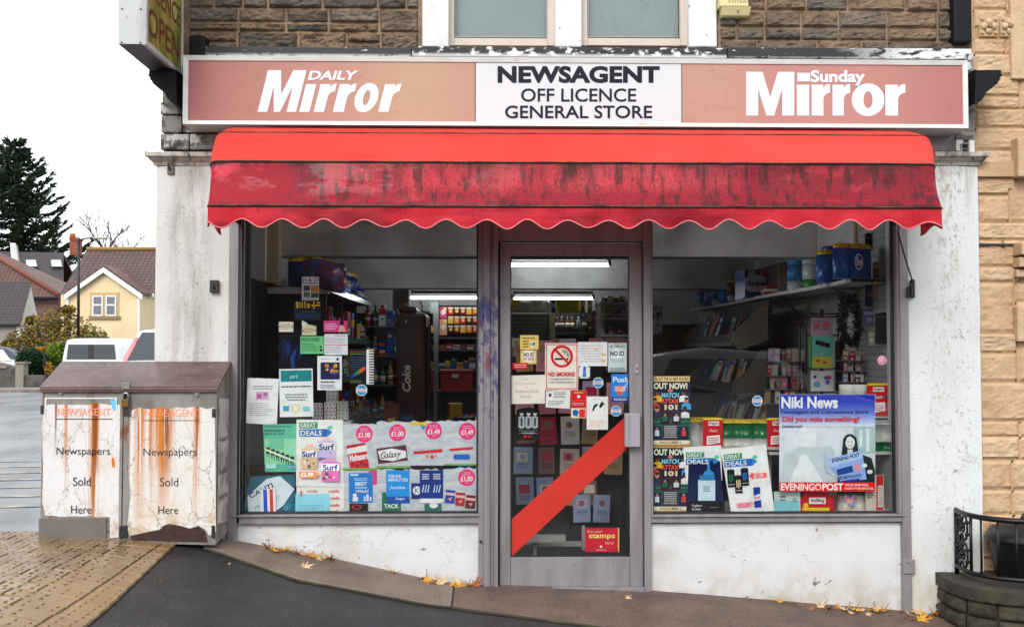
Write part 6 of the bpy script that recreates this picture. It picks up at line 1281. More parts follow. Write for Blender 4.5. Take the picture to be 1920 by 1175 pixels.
def niki(s):
    s.rects([(1461.5, 739.5, 1640.5, 800)], (40, 70, 180))
    for k in range(28): s.l = 1; s.rect(1461.5, 740+k*2.15, 1640.5, 742.15+k*2.15, lerpc((34, 62, 178), (210, 216, 228), max(0, (k-5)/22)))
    s.l = 1; s.P(0, 0)
    s.rect(1461.5, 799, 1640.5, 904, (206, 212, 218)); s.poly([(1461.5, 904), (1470, 850), (1500, 838), (1560, 836), (1580, 904)], (192, 200, 204)); s.poly([(1480, 904), (1502, 852), (1512, 852), (1545, 904)], (216, 220, 224)); s.rects([(1488, 812, 1530, 838), (1500, 800, 1512, 816)], (214, 218, 220)); s.rects([(1600, 800, 1640, 850)], (172, 190, 192)); s.rects([(1611, 806, 1617, 838), (1624, 804, 1630, 846)], (210, 220, 220)); s.txt('/ S', 1484, 880, 1524, 902, (216, 220, 222), .03, .3)
    s.txt('Niki News', 1465, 743, 1571, 765, (236, 240, 250), .035); s.txt('Newsagent and Convenience Store', 1465.5, 768, 1628, 777, (26, 40, 130), .018); s.txt('Did you miss something?', 1467, 780, 1612, 793, (206, 30, 36), .03); s.txt('EVENING POST', 1467, 797, 1505, 801.5, (40, 60, 130), .02)
    s.poly([(1578, 852), (1581, 822), (1588, 814), (1597, 813), (1606, 820), (1610, 850), (1600, 858), (1586, 858)], (40, 44, 50)); s.poly([(1570, 904), (1574, 862), (1588, 850), (1606, 848), (1634, 858), (1640.5, 880), (1640.5, 904)], (36, 48, 54)); s.circ(1594, 829, 9, (212, 216, 214), 18, 12); s.rects([(1589, 842, 1599, 852)], (200, 204, 204)); s.poly([(1584, 832), (1585, 816), (1594, 813), (1604, 818), (1606, 836), (1601, 822), (1594, 817), (1588, 820)], (34, 38, 44)); s.rects([(1589.5, 827, 1592, 828.4), (1596, 827, 1598.5, 828.4)], (60, 60, 60)); s.rects([(1591, 834.6, 1597, 835.8)], (150, 110, 110))
    s.poly([(1546, 842), (1552, 853), (1560, 890), (1576, 902), (1570, 896), (1549, 884)], (176, 190, 214)); s.poly([(1550, 861), (1616, 843), (1625, 898), (1577, 903)], (150, 176, 224)); s.poly([(1551, 863), (1615, 845), (1618, 858), (1556, 876)], (176, 196, 236))
    s.l += 1; m_ = ink(34, 44, 100); s.text('EVENING POST', lambda u, v: s.P(1560+52*u, 864-13*u+(.5-v)*7), m_, .03); s.text('BAD MOTOR SHOCK', lambda u, v: s.P(1572+44*u, 896-6*u+(.5-v)*6), m_, .03)
    s.poly([(1568, 880), (1598, 872), (1600, 884), (1571, 891)], (44, 84, 150)); s.poly([(1602, 870), (1611, 868), (1613, 882), (1604, 884)], (214, 150, 160)); s.poly([(1577, 901), (1612, 896), (1612, 901), (1578, 903)], (40, 70, 160)); s.circ(1621, 872, 5, (206, 210, 208), 10, 4); s.circ(1631, 884, 5.5, (206, 210, 208), 10, 4)
    s.rect(1461.5, 903.5, 1640.5, 920.5, (214, 32, 36)); s.txt('EVENING', 1464, 905.5, 1527, 919, (244, 236, 232), .03); s.circ(1534, 912, 6.5, (238, 200, 190), 12); s.circ(1534, 913, 4, (206, 60, 60), 8); s.txt('POST', 1542, 905.5, 1581, 919, (244, 236, 232), .03); s.txt('YOUR ESSENTIAL', 1584, 906.5, 1629, 910.5, (244, 230, 226), .02); s.txt('GUIDE FOR BRISTOL', 1584, 913, 1638, 917, (244, 230, 226), .02)
poster('newspaper_board', 'large blue and white newspaper board with a woman reading, right window', 'advertising board', YW-.002, (1461, 739, 1641, 921), (206, 212, 218), niki)
# ================================================================ INSIDE THE SHOP
TUBE = glow('fluorescent_tube', (.93, .97, 1.0, 1), 17)
FITM = paint('white_light_fitting', (120, 120, 118), .6)
def tubelight(label, p, q, Y_off=Vector((0, 0, .045))):
    p, q = Vector(p), Vector(q); t = thing('strip_light', label, 'strip light', p.lerp(q, .5), 'fluorescent strip lights in the shop'); d = (q-p).normalized()
    b = MB(); b.tube([p, q], .016, TUBE, 10); b.build('tube', t)
    b = MB(); sd = d.cross(Vector((0, 0, 1))).normalized()*.028; c = [p-sd+Y_off, p+sd+Y_off, q+sd+Y_off, q-sd+Y_off]; b.prism(c, Vector((0, 0, .04)), FITM)
    for e_ in (p, q): b.tube([e_+Vector((0, 0, -.012)), e_+Vector((0, 0, .05))], .02, FITM, 8)
    b.build('fitting', t)
tubelight('strip light seen through the top of the door glass', at(957, 496, 3.6), at(1142, 496, 3.6))
tubelight('far strip light over the counter, behind the door glass', at(962, 559, 6.1), at(1112, 559, 6.1))
tubelight('far strip light at the back of the left window', at(764, 558, 6.1), at(905, 558, 6.1))
tubelight('strip light under the awning scallops in the left window', (XX(805, 1.25), 1.25, 2.53), (XX(786, .45), .45, 2.53))
tubelight('second strip light further back in the left window', (XX(835, 3.5), 3.5, 2.43), (XX(822, 2.6), 2.6, 2.43))
tubelight('strip light under the awning scallops in the right window', (XX(1292, 1.55), 1.55, 2.52), (XX(1345, .6), .6, 2.52))
# ledges behind the glass
b = MB(); z = ZZ(964, .1, 680)-.006; b.box((XX(450, .1), .1, z-.03), (XX(896, .1), .62, z), IW); b.build('window_ledge', shop)
zR = ZZ(960, .1, 1450)-.004; b = MB(); b.box((XX(1222, .1), .1, zR-.03), (IRX-.01, .62, zR), IW); b.build('window_ledge', shop)
SH = paint('grey_shelf_metal', (110, 116, 118), .45, .3); SHE = paint('green_glass_edge', (96, 150, 140), .2); DSH = paint('dark_shelf_back', (30, 32, 40), .7)
WSH = paint('white_shelf_board', (212, 212, 208), .5)
def stad(b, c, ax, n, r, z0, z1, mat, k=26):
    """n upright rolls side by side wrapped in film: a lobed outline pulled up"""
    c = Vector(c); ax = Vector(ax).normalized(); nr = Vector((-ax.y, ax.x, 0)); xs_ = [(i-(n-1)/2)*2*r for i in range(n)]; L_ = n*r; up_, dn = [], []
    for i in range(k+1):
        x = -L_*math.cos(math.pi*i/k); h = max(math.sqrt(max(r*r-(x-q)**2, 0)) for q in xs_); h = max(h, r*.62 if abs(x) < L_-r else 0); up_.append((x, h)); dn.append((x, -h))
    out = up_+list(reversed(dn))[1:-1]
    b.prism([c+ax*x+nr*y+Vector((0, 0, z0)) for x, y in out], (0, 0, z1-z0), mat, True)
def rollpack(label, c, ax, n, r, h, body, top, foot=None, logo=None, cat='toilet roll pack', group=None, name='roll_pack'):
    b = MB(); c = Vector(c); film = lambda col: paint('film_%02x%02x%02x' % col, col, .25, layers=[dict(c=tuple(min(255, int(x*1.25+20)) for x in col), s=(16, 16, 40), lo=.58, hi=.7, k=.7)], bump=(.4, (30, 30, 60), 3, .004))
    z0 = 0
    if foot: stad(b, c, ax, n, r, 0, h*.3, film(foot)); z0 = h*.3
    stad(b, c, ax, n, r, z0, h*.86, film(body)); stad(b, c, ax, n, r*.985, h*.86, h*.97, film(top)); stad(b, c, ax, n, r*.9, h*.97, h, film(top))
    if not logo and not foot and name == 'roll_pack': stad(b, c, ax, n, r*1.012, h*.46, h*.66, film((214, 218, 222))); stad(b, c, ax, n, r*1.02, h*.51, h*.58, film((190, 60, 60) if body[2] > body[0] else (50, 80, 150)))
    if logo:
        nr = Vector((Vector(ax).normalized().y, -Vector(ax).normalized().x, 0)); 
        if nr.y > 0: nr = -nr
        a_ = Vector(ax).normalized(); a_ = a_ if a_.x >= 0 else -a_
        fr = lambda x, y, l: c+nr*(r*1.03+.0008*l)+a_*x+Vector((0, 0, y)); sh = Sheet(frame=fr); sh.circ(0, h*.48, r*.8, (206, 214, 222), 16, h*.24); sh.circ(0, h*.48, r*.66, body, 16, h*.19); sh.l += 1
        sh.text(logo, lambda u, v: sh.P(lerp(-r*.62, r*.62, u), lerp(h*.36, h*.62, v)), ink(226, 230, 236), .03); b.V += []; base = len(b.V)
        for f, mi in zip(sh.F, sh.mi): b.F.append(tuple(i+base for i in f)); b.mi.append(b.m(sh.mats[mi])); b.sm.append(False)
        b.V += sh.V
    return b.solo(name, label, cat, group)
def carton(label, c, dims, rz, col, band=None, cat='packet', name='packet', group=None, txt=None, tcol=(240, 240, 240)):
    b = MB(); c = Vector(c); M_ = Matrix.Rotation(rz, 3, 'Z'); b.obox(c+Vector((0, 0, dims[2]/2)), dims, M_, ink(*col))
    if band: b.obox(c+Vector((0, 0, dims[2]*.62)), (dims[0]*1.015, dims[1]*1.015, dims[2]*.3), M_, ink(*band))
    q = sum(int(v*97) for v in c) % 5; lab = [(226, 224, 220), (236, 200, 60), (214, 60, 60), (60, 120, 190), (226, 224, 220)][q]
    b.obox(c+Vector((0, 0, dims[2]*.3)), (dims[0]*.72, dims[1]*1.03, dims[2]*.2), M_, ink(*lab)); b.obox(c+Vector((0, 0, dims[2]*.3)), (dims[0]*.5, dims[1]*1.045, dims[2]*.05), M_, ink(50, 50, 70)); b.obox(c+Vector((0, 0, dims[2]*.84)), (dims[0]*.5, dims[1]*1.03, dims[2]*.1), M_, ink(*[(214, 60, 60), (226, 224, 220), (30, 90, 60), (236, 200, 60), (40, 50, 110)][q]))
    if txt: b.text(txt, lambda u, v: c+M_@Vector((lerp(-.42, .42, u)*dims[0], -dims[1]/2*1.03, dims[2]*lerp(.36, .56, v))), ink(*tcol), .03)
    return b.solo(name, label, cat, group)
def bottle(label, c, r, h, col, cap, band=None, cat='bottle', name='bottle', group=None):
    b = MB(); m_ = paint('bottle_%02x%02x%02x' % col, col, .2); b.lathe([(r*.9, 0), (r, h*.03), (r, h*.58), (r*.8, h*.7), (r*.36, h*.8), (r*.34, h*.9)], c, m_, 12); b.lathe([(r*.42, h*.88), (r*.42, h), (r*.36, h*1.01)], c, ink(*cap), 10)
    if band: b.lathe([(r*1.02, h*.16), (r*1.02, h*.5)], c, ink(*band), 12); b.lathe([(r*1.04, h*.26), (r*1.04, h*.4)], c, ink(224, 222, 216), 12); b.lathe([(r*1.05, h*.31), (r*1.05, h*.34)], c, ink(60, 60, 80), 12)
    return b.solo(name, label, cat, group)
# ---------------- left wall shelving
XE, YS0, YS1 = -1.2, 1.4, 4.3; LV = [1.945, 1.56, 1.23, .90, .55]
sh_ = thing('wall_shelving', 'tall dark shelving unit along the left wall full of household goods', 'shelving', (-1.46, 2.8, -.01))
for k, z in enumerate(LV):
    b = MB(); b.box((ILX+.02, YS0+.03, z-.018), (XE, YS1, z), SH); b.box((XE, YS0+.03, z-.028), (XE+.006, YS1, z+.018), SHE); b.build('shelf', sh_)
b = MB(); b.box((ILX+.02, YS0, 0), (XE-.02, YS0+.02, 1.90), DSH); b.build('end_panel', sh_)
b = MB(); b.box((XE-.52, YS0-.02, 1.90), (XE+.0, YS0+.028, 1.95), WSH); b.build('front_lip', sh_)
b = MB(); b.box((ILX+.005, YS0, 0), (ILX+.02, YS1, 2.0), DSH); b.build('back_panel', sh_)
for y in (YS0+.95, YS0+1.9): b = MB(); b.box((ILX+.02, y, 0), (XE-.03, y+.012, 1.9), DSH); b.build('divider', sh_)
# goods on top of the unit
rollpack('blue kitchen roll pack with yellow top, nearest the window on the left shelf', (XX(572, 1.5)-.0, 1.52, 1.95), (1, 0, 0), 2, .068, .235, (20, 74, 150), (232, 190, 30), name='kitchen_roll_pack', cat='kitchen roll')
b = MB()
c = at(606, 517, 1.36); 
b.grid(lambda u, v: c+Vector(((u-.5)*.33*(1-.08*math.sin(math.pi*v)), -.055*math.sin(math.pi*u)*math.sin(math.pi*v)-.01*mnoise.noise(Vector((u*6, v*6, 2))), (v-.5)*.225+.02*math.sin(u*5))), 14, 10, paint('mauve_bag_film', (112, 66, 104), .28, layers=[dict(c=(40, 110, 170), s=(9, 9, 9), lo=.54, hi=.6), dict(c=(150, 130, 140), s=(12, 12, 12), o=(3, 3, 3), lo=.6, hi=.66)], bump=(.5, (30, 30, 30), 3, .005)))
b.grid(lambda u, v: c+Vector(((u-.5)*.33*(1-.08*math.sin(math.pi*v)), .05*math.sin(math.pi*u)*math.sin(math.pi*v), (v-.5)*.225+.02*math.sin(u*5))), 14, 10, paint('mauve_bag_film', (112, 66, 104), .28))
b.solo('bagged_wipes', 'shiny mauve bag leaning on the blue packs on the left shelf', 'bag')
tops = [('blue roll pack with yellow top, second from the window', 1.75, (24, 110, 190), (232, 190, 30), .24, None), ('white and green roll pack, third from the window', 2.15, (200, 210, 196), (206, 206, 206), .25, (60, 120, 70)), ('red striped roll pack, fourth from the window', 2.5, (176, 40, 50), (212, 212, 212), .25, (206, 206, 206)), ('blue and white roll pack, fifth from the window', 2.8, (50, 110, 190), (206, 214, 224), .22, None), ('dark roll pack with yellow lid, sixth from the window', 3.2, (40, 60, 140), (226, 190, 40), .24, (70, 74, 80)), ('plain blue roll pack, seventh from the window', 3.75, (30, 70, 180), (30, 70, 180), .15, None)]
for lb, y, c1, c2, h_, ft in tops: rollpack(lb+' on the left shelf', (XE-.09, y, 1.946), (0, 1, 0), 2 if y < 3 else 3, .062, h_, c1, c2, ft)
# goods on the shelves below
r = random.Random(31)
PAL = [((30, 70, 150), 'blue'), ((40, 120, 190), 'light blue'), ((180, 40, 46), 'red'), ((206, 206, 206), 'white'), ((226, 180, 50), 'yellow'), ((40, 120, 80), 'green'), ((180, 90, 40), 'orange'), ((130, 60, 110), 'purple'), ((90, 96, 100), 'grey')]
for k, z in enumerate(LV[1:]):
    y = YS0+.12; i = 0
    while y < YS1-.1 and i < 16:
        col, cn = PAL[r.randrange(3) if k == 0 and i < 7 else r.randrange(len(PAL))]; band = PAL[r.randrange(len(PAL))][0]
        lv = ['second', 'third', 'fourth', 'lowest'][k]; pos = ORD[i]
        if r.random() < .5:
            rr_ = r.uniform(.03, .045); bottle('%s bottle, %s from the window on the %s left shelf' % (cn, pos, lv), (XE-.07-r.random()*.03, y, z+.001), rr_, r.uniform(.2, .28), col, band, PAL[r.randrange(len(PAL))][0]); y += rr_*2+.04+r.random()*.1
        else:
            w_ = r.uniform(.1, .2); carton('%s packet, %s from the window on the %s left shelf' % (cn, pos, lv), (XE-.1, y+w_/2-.03, z+.001), (w_, .12, r.uniform(.14, .26)), R(90), col, band); y += w_+.03+r.random()*.08
        i += 1
# second, deeper run of shelves behind the first
sh2 = thing('wire_shelving', 'narrower shelving run beside the drinks fridge crowded with jars and boxes', 'shelving', (-1.2, 4.8, -.01))
b = MB(); b.box((ILX+.02, 4.42, 0), (-.80, 4.44, 1.86), DSH); b.build('end_panel', sh2)
for z in (1.72, 1.42, 1.12, .80, .5): b = MB(); b.box((-1.3, 4.1, z-.015), (-.78, 4.42, z), SH); b.box((-.785, 4.09, z-.02), (-.775, 4.42, z+.012), SHE); b.build('shelf', sh2)
r = random.Random(63)
for k, z in enumerate((1.72, 1.42, 1.12, .80, .5)):
    for i in range(6):
        c, cn = PAL[r.randrange(9)]; x = -.84-i*.078; lv = ['top', 'second', 'third', 'fourth', 'lowest'][k]
        if r.random() < .5: bottle('%s jar, %s from the fridge on the %s shelf beside it' % (cn, ORD[i], lv), (x, 4.2, z+.001), .03, r.uniform(.16, .24), c, PAL[r.randrange(9)][0], PAL[r.randrange(9)][0], 'jar', 'jar')
        else: carton('%s box, %s from the fridge on the %s shelf beside it' % (cn, ORD[i], lv), (x, 4.2, z+.001), (.07, .12, r.uniform(.12, .24)), 0, c, PAL[r.randrange(9)][0], 'box', 'small_box')
# low baskets of goods in the aisle behind the price bags
for k in range(7):
    c, cn = PAL[(k*4+2) % 9]; carton('%s display carton, %s along the aisle floor behind the price bags' % (cn, ORD[k]), (-.95+k*.13+.02*(k % 2), 2.2+.12*(k % 3), 0), (.11, .2, .72+.1*((k*3) % 4)), R(8*(k % 3)-8), tuple(int(q*.7) for q in c), PAL[(k+4) % 9][0], 'carton', 'display_carton')
# dark panel between the window and the shelving
b = MB(); b.box((ILX+.02, .14, -.02), (ILX+.06, 1.38, 1.98), DKW); b.box((ILX+.06, .16, .3), (ILX+.1, .2, 2.3), SH); b.box((ILX+.06, .62, -.02), (ILX+.1, .66, 2.5), SH); b.solo('dark_side_board', 'dark panelled board with metal uprights along the left side of the window', 'panel')
b = MB(); b.box((ILX+.01, 1.0, 1.98), (ILX+.12, 1.06, 2.6), WSH); b.box((ILX+.01, 1.28, 1.98), (ILX+.16, 1.40, 2.6), paint('cream_upright', (196, 184, 150), .6)); b.solo('slotted_uprights', 'pair of pale slotted wall uprights above the left shelf', 'shelf upright')
# spotted gift boxes on the left ledge
for k, (pa, pb, ya, col, dot) in enumerate(((586, 605, 755, (214, 214, 218), (190, 60, 70)), (608, 630, 754, (222, 220, 222), (190, 60, 80)), (632, 653, 752, (206, 204, 200), (170, 166, 160)), (612, 634, 731, (190, 188, 190), (150, 148, 150)))):
    Yk = .4; s = Sheet(Yk, thick=.09); s.base((pa, ya, pb, ya+(34 if k < 3 else 24)), col)
    for i in range(3):
        for j in range(5 if k < 3 else 3): s.l = 1; s.circ(pa+4+i*(pb-pa-7)/2+(j % 2)*1.5, ya+4+j*6.5, 1.6 if k < 2 else 2.6, dot, 8)
    s.solo('spotted_box', ['white box with red spots behind the park certificate', 'white box with small red spots, second of three behind the washing powder poster', 'cream box with pale rings right of the spotted boxes', 'grey patterned box standing on the spotted boxes'][k], 'box')
b = MB(); b.box((XX(580, .4), .38, ZZ(800, .4, 600)), (XX(660, .4), .52, ZZ(789, .4, 600)), WSH); b.box((XX(580, .4), .40, ZZ(964, .1, 600)), (XX(582, .4), .5, ZZ(800, .4, 600)), SH); b.box((XX(658, .4), .40, ZZ(964, .1, 600)), (XX(660, .4), .5, ZZ(800, .4, 600)), SH); b.solo('display_stand', 'low white stand carrying the spotted boxes in the left window', 'stand')
# drinks fridge
fr0 = at(742, 700, 2.7); fr1 = at(820, 700, 2.7); zt_ = ZZ(587, 2.7, 780)
fg = thing('drinks_fridge', 'tall dark red drinks fridge with white vertical lettering', 'fridge', ((fr0.x+fr1.x)/2, 3.0, -.01))
FRD = paint('dark_red_fridge', (84, 16, 22), .3, layers=[dict(c=(62, 11, 16), s=(2, 2, 2), lo=.4, hi=.7)])
b = MB(); b.box((fr0.x, 2.7, -.01), (fr1.x-.1, 3.3, zt_), FRD); b.box((fr0.x+.02, 2.72, zt_), (fr0.x+.18, 3.2, zt_+.06), DKW); b.build('cabinet', fg, .04, 3)
b = MB(); b.box((fr1.x-.1, 2.76, .15), (fr1.x-.06, 3.26, zt_-.1), GLC); b.build('glass_door', fg, .01)
s = Sheet(2.698); s.l = 1; s.text('Coke', lambda u, v: s.P(757+16*(1-v)-3, 734-50*u), ink(214, 210, 210), .03, .2); s.build('lettering', fg)
b = MB(); b.pbox(760, 599, 763, 606, 2.695, .004, WSH); b.build('handle', fg)
# pillar, pale back wall panel, door and post at the back left
b = MB(); b.box((XX(736, 5.2), 5.2, 0), (XX(766, 5.2), 5.5, 2.35), IW); b.build('interior_pillar', shop)
b = MB(); b.pbox(807, 566, 822, 900, 6.3, .08, paint('grey_post', (150, 152, 150), .6)); b.build('interior_post', shop)
b = MB(); b.tube([at(788, 565, 6.75), at(792, 575, 6.75), at(790, 582, 6.75), at(800, 586, 6.75), at(812, 584, 6.75), at(816, 570, 6.75)], .008, DARKALU, 6); b.solo('wall_cable', 'loose black cable looping on the pale back wall', 'cable')
hang = [(790, 592, 808, 618, (190, 60, 90), 'pink shiny'), (790, 622, 806, 642, (170, 40, 50), 'red'), (790, 648, 808, 678, (60, 110, 180), 'blue'), (790, 680, 806, 705, (190, 110, 110), 'dusty pink'), (790, 708, 806, 732, (150, 70, 60), 'brown')]
for k, (x0, y0, x1, y1, c, nm) in enumerate(hang):
    s = Sheet(5.9, thick=.02); s.base((x0, y0, x1, y1), c); s.rect(x0+2, y0+3, x1-3, y0+8, (214, 206, 206)); s.circ((x0+x1)/2, (y0+y1)/2+3, 5, (226, 200, 180), 10); s.solo('hanging_packet', '%s packet, %s down the strip beside the drinks fridge' % (nm, ORD[k]), 'packet', 'packets hung beside the fridge')
bk = MB(); bk.pbox(786, 588, 812, 740, 5.93, .02, DSH); bk.solo('packet_strip_board', 'dark board holding a strip of packets beside the fridge', 'board')
# back rack of nut bags and boxes (left of the door)
YR = 6.4; rk = thing('snack_rack', 'dark wall rack of snack bags under the far left strip light', 'rack', (XX(860, YR), YR+.1, 0))
b = MB(); b.pbox(822, 572, 912, 900, YR+.06, .04, DSH); b.build('back_board', rk)
for y in (632, 655, 690): b = MB(); b.pbox(822, y, 912, y+3, YR-.1, .16, SH); b.build('shelf', rk)
r = random.Random(12); cells = [(845+i*11.5, 582+j*17) for j in range(3) for i in range(5)]
for k, (x, y) in enumerate(cells):
    c = ((196, 60, 60), (214, 170, 70), (60, 50, 44), (206, 130, 50), (150, 40, 40))[(k*2+k//5) % 5]; s = Sheet(YR, thick=.03); s.base((x-5, y-6.5, x+5, y+7.5), c); s.circ(x, y+1, 3.4, (220, 180, 110), 9); s.rect(x-4.5, y-6, x+4.5, y-3, (214, 204, 196))
    s.solo('snack_bag', 'snack bag, %s in the %s row of the back rack' % (ORD[k % 5], ['top', 'middle', 'bottom'][k//5]), 'snack bag', 'snack bags on the back rack')
for k, (y0, y1, c) in enumerate(((575, 596, (206, 90, 130)), (598, 628, (226, 170, 140)))):
    s = Sheet(YR, thick=.03); s.base((824, y0, 838, y1), c); s.circ(831, (y0+y1)/2, 5, (236, 214, 206), 10); s.rect(832, y0+2, 837, y0+6, (226, 226, 110)); s.solo('sweet_bag', ['pink sweet bag at the top left of the back rack', 'pale orange sweet bag at left of the back rack'][k], 'sweet bag')
for k in range(7):
    c = PAL[(k*4+1) % 9]; carton('%s box, %s along the middle shelf of the back rack' % (c[1], ORD[k]), (XX(828+k*11.5, YR-.03), YR-.03, ZZ(690, YR)+.002), (.075, .08, .07+.03*(k % 3)), 0, c[0], PAL[(k+3) % 9][0], name='small_box', cat='box')
for k in range(6):
    c = PAL[(k*5+2) % 9]; carton('%s carton, %s along the upper shelf of the back rack' % (c[1], ORD[k]), (XX(830+k*13, YR-.03), YR-.03, ZZ(655, YR)+.002), (.08, .08, .06+.03*(k % 2)), 0, c[0], PAL[(k+5) % 9][0], name='small_carton', cat='carton')
b = MB(); p0, p1 = at(826, 735, 4.6), at(886, 695, 4.6); b.box((p0.x, 4.6, p0.z), (p1.x, 4.95, p1.z), paint('red_plastic', (176, 32, 40), .35)); b.box((p0.x-.02, 4.58, p1.z-.02), (p1.x+.02, 4.97, p1.z+.01), paint('red_plastic', (176, 32, 40), .35)); b.pbox(846, 700, 861, 709, 4.57, .01, WSH); b.solo('red_crate', 'red plastic basket on the counter seen through the left window', 'basket', bevel=.01)
cn = MB(); cn.box((XX(820, 4.5), 4.5, 0), (XX(925, 4.5), 5.1, ZZ(736, 4.6)), DKW); cn.box((XX(818, 4.5), 4.46, ZZ(736, 4.6)), (XX(927, 4.5), 5.12, ZZ(736, 4.6)+.02), DSH); cn.solo('shop_counter', 'dark counter carrying the red basket at the back left', 'counter')
carton('brown cardboard box standing in front of the dark counter', (XX(838, 3.9), 3.9, 0), (.24, .25, .55), 0, (104, 70, 44), None, 'cardboard box', 'cardboard_box')
carton('black drinks crate with white label beside the drinks fridge', (XX(806, 3.6), 3.6, 0), (.2, .25, .52), 0, (26, 26, 30), (150, 146, 140), 'crate', 'drinks_crate')
r = random.Random(5)
for k in range(8):
    c = PAL[r.randrange(9)]; carton('%s sweet packet, %s along the low stand by the counter' % (c[1], ORD[k]), (XX(868+(k % 4)*8, 3.7), 3.7, .62+.13*(k//4)), (.035, .05, .1), 0, c[0], PAL[r.randrange(9)][0], name='sweet_packet', cat='sweets')
b = MB(); b.box((XX(860, 3.7), 3.66, 0), (XX(900, 3.7), 3.8, .6), paint('tan_stand', (150, 120, 80), .7)); b.box((XX(860, 3.7), 3.72, .6), (XX(900, 3.7), 3.8, .745), SH); b.solo('sweet_stand', 'low tan stand of sweets by the counter', 'stand')
# ---------------- view through the door: roller cabinet, notices, bottles, shelves
YB_ = 6.0
cb = thing('roller_cabinet', 'grey roller shutter cabinet behind the counter left of the bottles', 'cabinet', (XX(990, YB_), YB_+.2, 1))
b = MB(); b.pbox(940, 566, 1031, 585, YB_, .3, paint('pale_cabinet_top', (176, 184, 188), .5)); b.build('top_panel', cb)
b = MB(); b.pbox(940, 588, 1029, 760, YB_+.03, .25, paint('grey_roller_shutter', (140, 150, 148), .5, layers=[dict(c=(104, 112, 112), s=(1, 1, 7), t='wave', ax='Z', w=0, lo=.7, hi=.95)])); b.build('shutter', cb)
b = MB(); b.pbox(1030, 562, 1041, 760, YB_-.02, .3, IW); b.build('post', cb)
def y1_(s): s.circ(966, 574, 4.6, (232, 226, 206), 14); s.txt('NO ID', 962.5, 572, 969.5, 576, BK, .03)
poster('yellow_id_card', 'small yellow no ID card hanging left of the far strip light', 'notice', YB_-.03, (959.5, 561, 975, 581), (226, 196, 30), y1_)
poster('pale_till_notice', 'pale handwritten notice on the roller cabinet', 'notice', YB_-.03, (996, 563, 1018, 582), (206, 210, 196), lambda s: s.small(998, 566, 1015, 580, 4, (140, 150, 140), 3))
def y2_(s):
    for k, t_ in enumerate(('SELL TOBACCO', 'PRODUCTS TO', 'ANYONE UNDER', 'THE AGE OF 18')): s.txt(t_, 1045, 563+k*6, 1085, 567.4+k*6, (70, 76, 30), .015)
poster('tobacco_notice', 'bright yellow tobacco age notice behind the counter', 'notice', YB_-.3, (1042, 562, 1087, 587), (236, 226, 40), y2_)
poster('blue_white_tag', 'white and blue tag at the left of the yellow tobacco notice', 'tag', YB_-.31, (1033, 561, 1042, 587), (206, 214, 222), lambda s: (s.rect(1033.5, 576, 1042, 586, (40, 90, 190)), s.circ(1038, 566, 3, (50, 50, 56), 10)))
bs = thing('bottle_shelf', 'dark alcove shelf of spirit bottles behind the counter', 'shelf', (XX(1080, YB_), YB_+.3, 1.2))
b = MB(); b.pbox(1041, 586, 1128, 760, YB_+.45, .04, DSH); b.build('back_board', bs)
for y in (617, 645): b = MB(); b.pbox(1041, y, 1128, y+3, YB_+.1, .3, DKW); b.build('shelf_board', bs)
for k, (px, c, cap, bd) in enumerate(((1044, (90, 50, 30), (190, 190, 190), (206, 206, 200)), (1053, (110, 50, 30), (200, 200, 200), (210, 210, 206)), (1063.5, (140, 80, 30), (200, 190, 150), (226, 220, 190)), (1072, (140, 80, 30), (200, 190, 150), (226, 220, 190)), (1085, (150, 156, 160), (226, 226, 226), None), (1096, (70, 90, 60), (60, 60, 60), (150, 150, 130)))):
    bottle('%s bottle, %s along the spirit shelf behind the counter' % (['brown', 'red brown', 'amber labelled', 'amber labelled', 'clear slim', 'dark green'][k], ORD[k]), (XX(px, YB_+.15), YB_+.15, ZZ(616.5, YB_+.15)), .028, .15, c, cap, bd)
for k, (x0, y0, x1, y1, c, nm) in enumerate(((1088, 562, 1097, 580, (232, 120, 40), 'orange'), (1102, 562, 1110, 586, (180, 190, 60), 'lime'), (1088, 580, 1098, 600, (40, 130, 120), 'teal'), (1101, 584, 1110, 602, (226, 170, 50), 'yellow'), (1110, 583, 1120, 606, (120, 60, 110), 'purple'), (1100, 604, 1112, 625, (150, 100, 50), 'brown'))):
    s = Sheet(YB_-.35-.01*(k % 2), thick=.03); s.base([(x0, y0+1), ((x0+x1)/2, y0-1), (x1, y0+1), (x1, y1), ((x0+x1)/2, y1+1), (x0, y1)], c); s.circ((x0+x1)/2, (y0+y1)/2, 3.4, (236, 226, 190), 10); s.solo('crisp_packet', '%s crisp packet hanging right of the yellow tobacco notice' % nm, 'crisp packet')
ws = thing('goods_shelves', 'pale shelves of groceries at the back right of the door glass', 'shelving', (XX(1150, 5), 5.2, 1))
b = MB(); b.pbox(1126, 562, 1134, 760, 5.0, .5, IW); b.pbox(1134, 562, 1185, 760, 5.5, .03, IW); b.build('side_panel', ws)
for y in (567, 595, 627): b = MB(); b.pbox(1124, y, 1185, y+4, 4.95, .5, WSH); b.build('shelf_board', ws)
r = random.Random(17)
for j, (yb, nm) in enumerate(((595, 'upper'), (627, 'lower'))):
    for k in range(6):
        c = PAL[(k*2+j*5+5) % 9]; carton('%s grocery pack, %s on the %s pale shelf at the back' % (c[1], ORD[k], nm), (XX(1137+k*8, 5.1), 5.1, ZZ(yb, 5.0)+.012), (.045, .08, .05+.03*r.random()), 0, c[0], PAL[r.randrange(9)][0], name='grocery_pack', cat='grocery')
for k in range(4): carton('%s box, %s on top of the pale back shelves' % (['grey', 'white', 'tan', 'beige'][k], ORD[k]), (XX(1132+k*11, 5.15), 5.15, ZZ(567, 4.95)+.012), (.065, .1, .05+.02*(k % 2)), 0, [(120, 120, 120), (206, 206, 206), (160, 130, 90), (180, 164, 130)][k], name='top_box', cat='box')
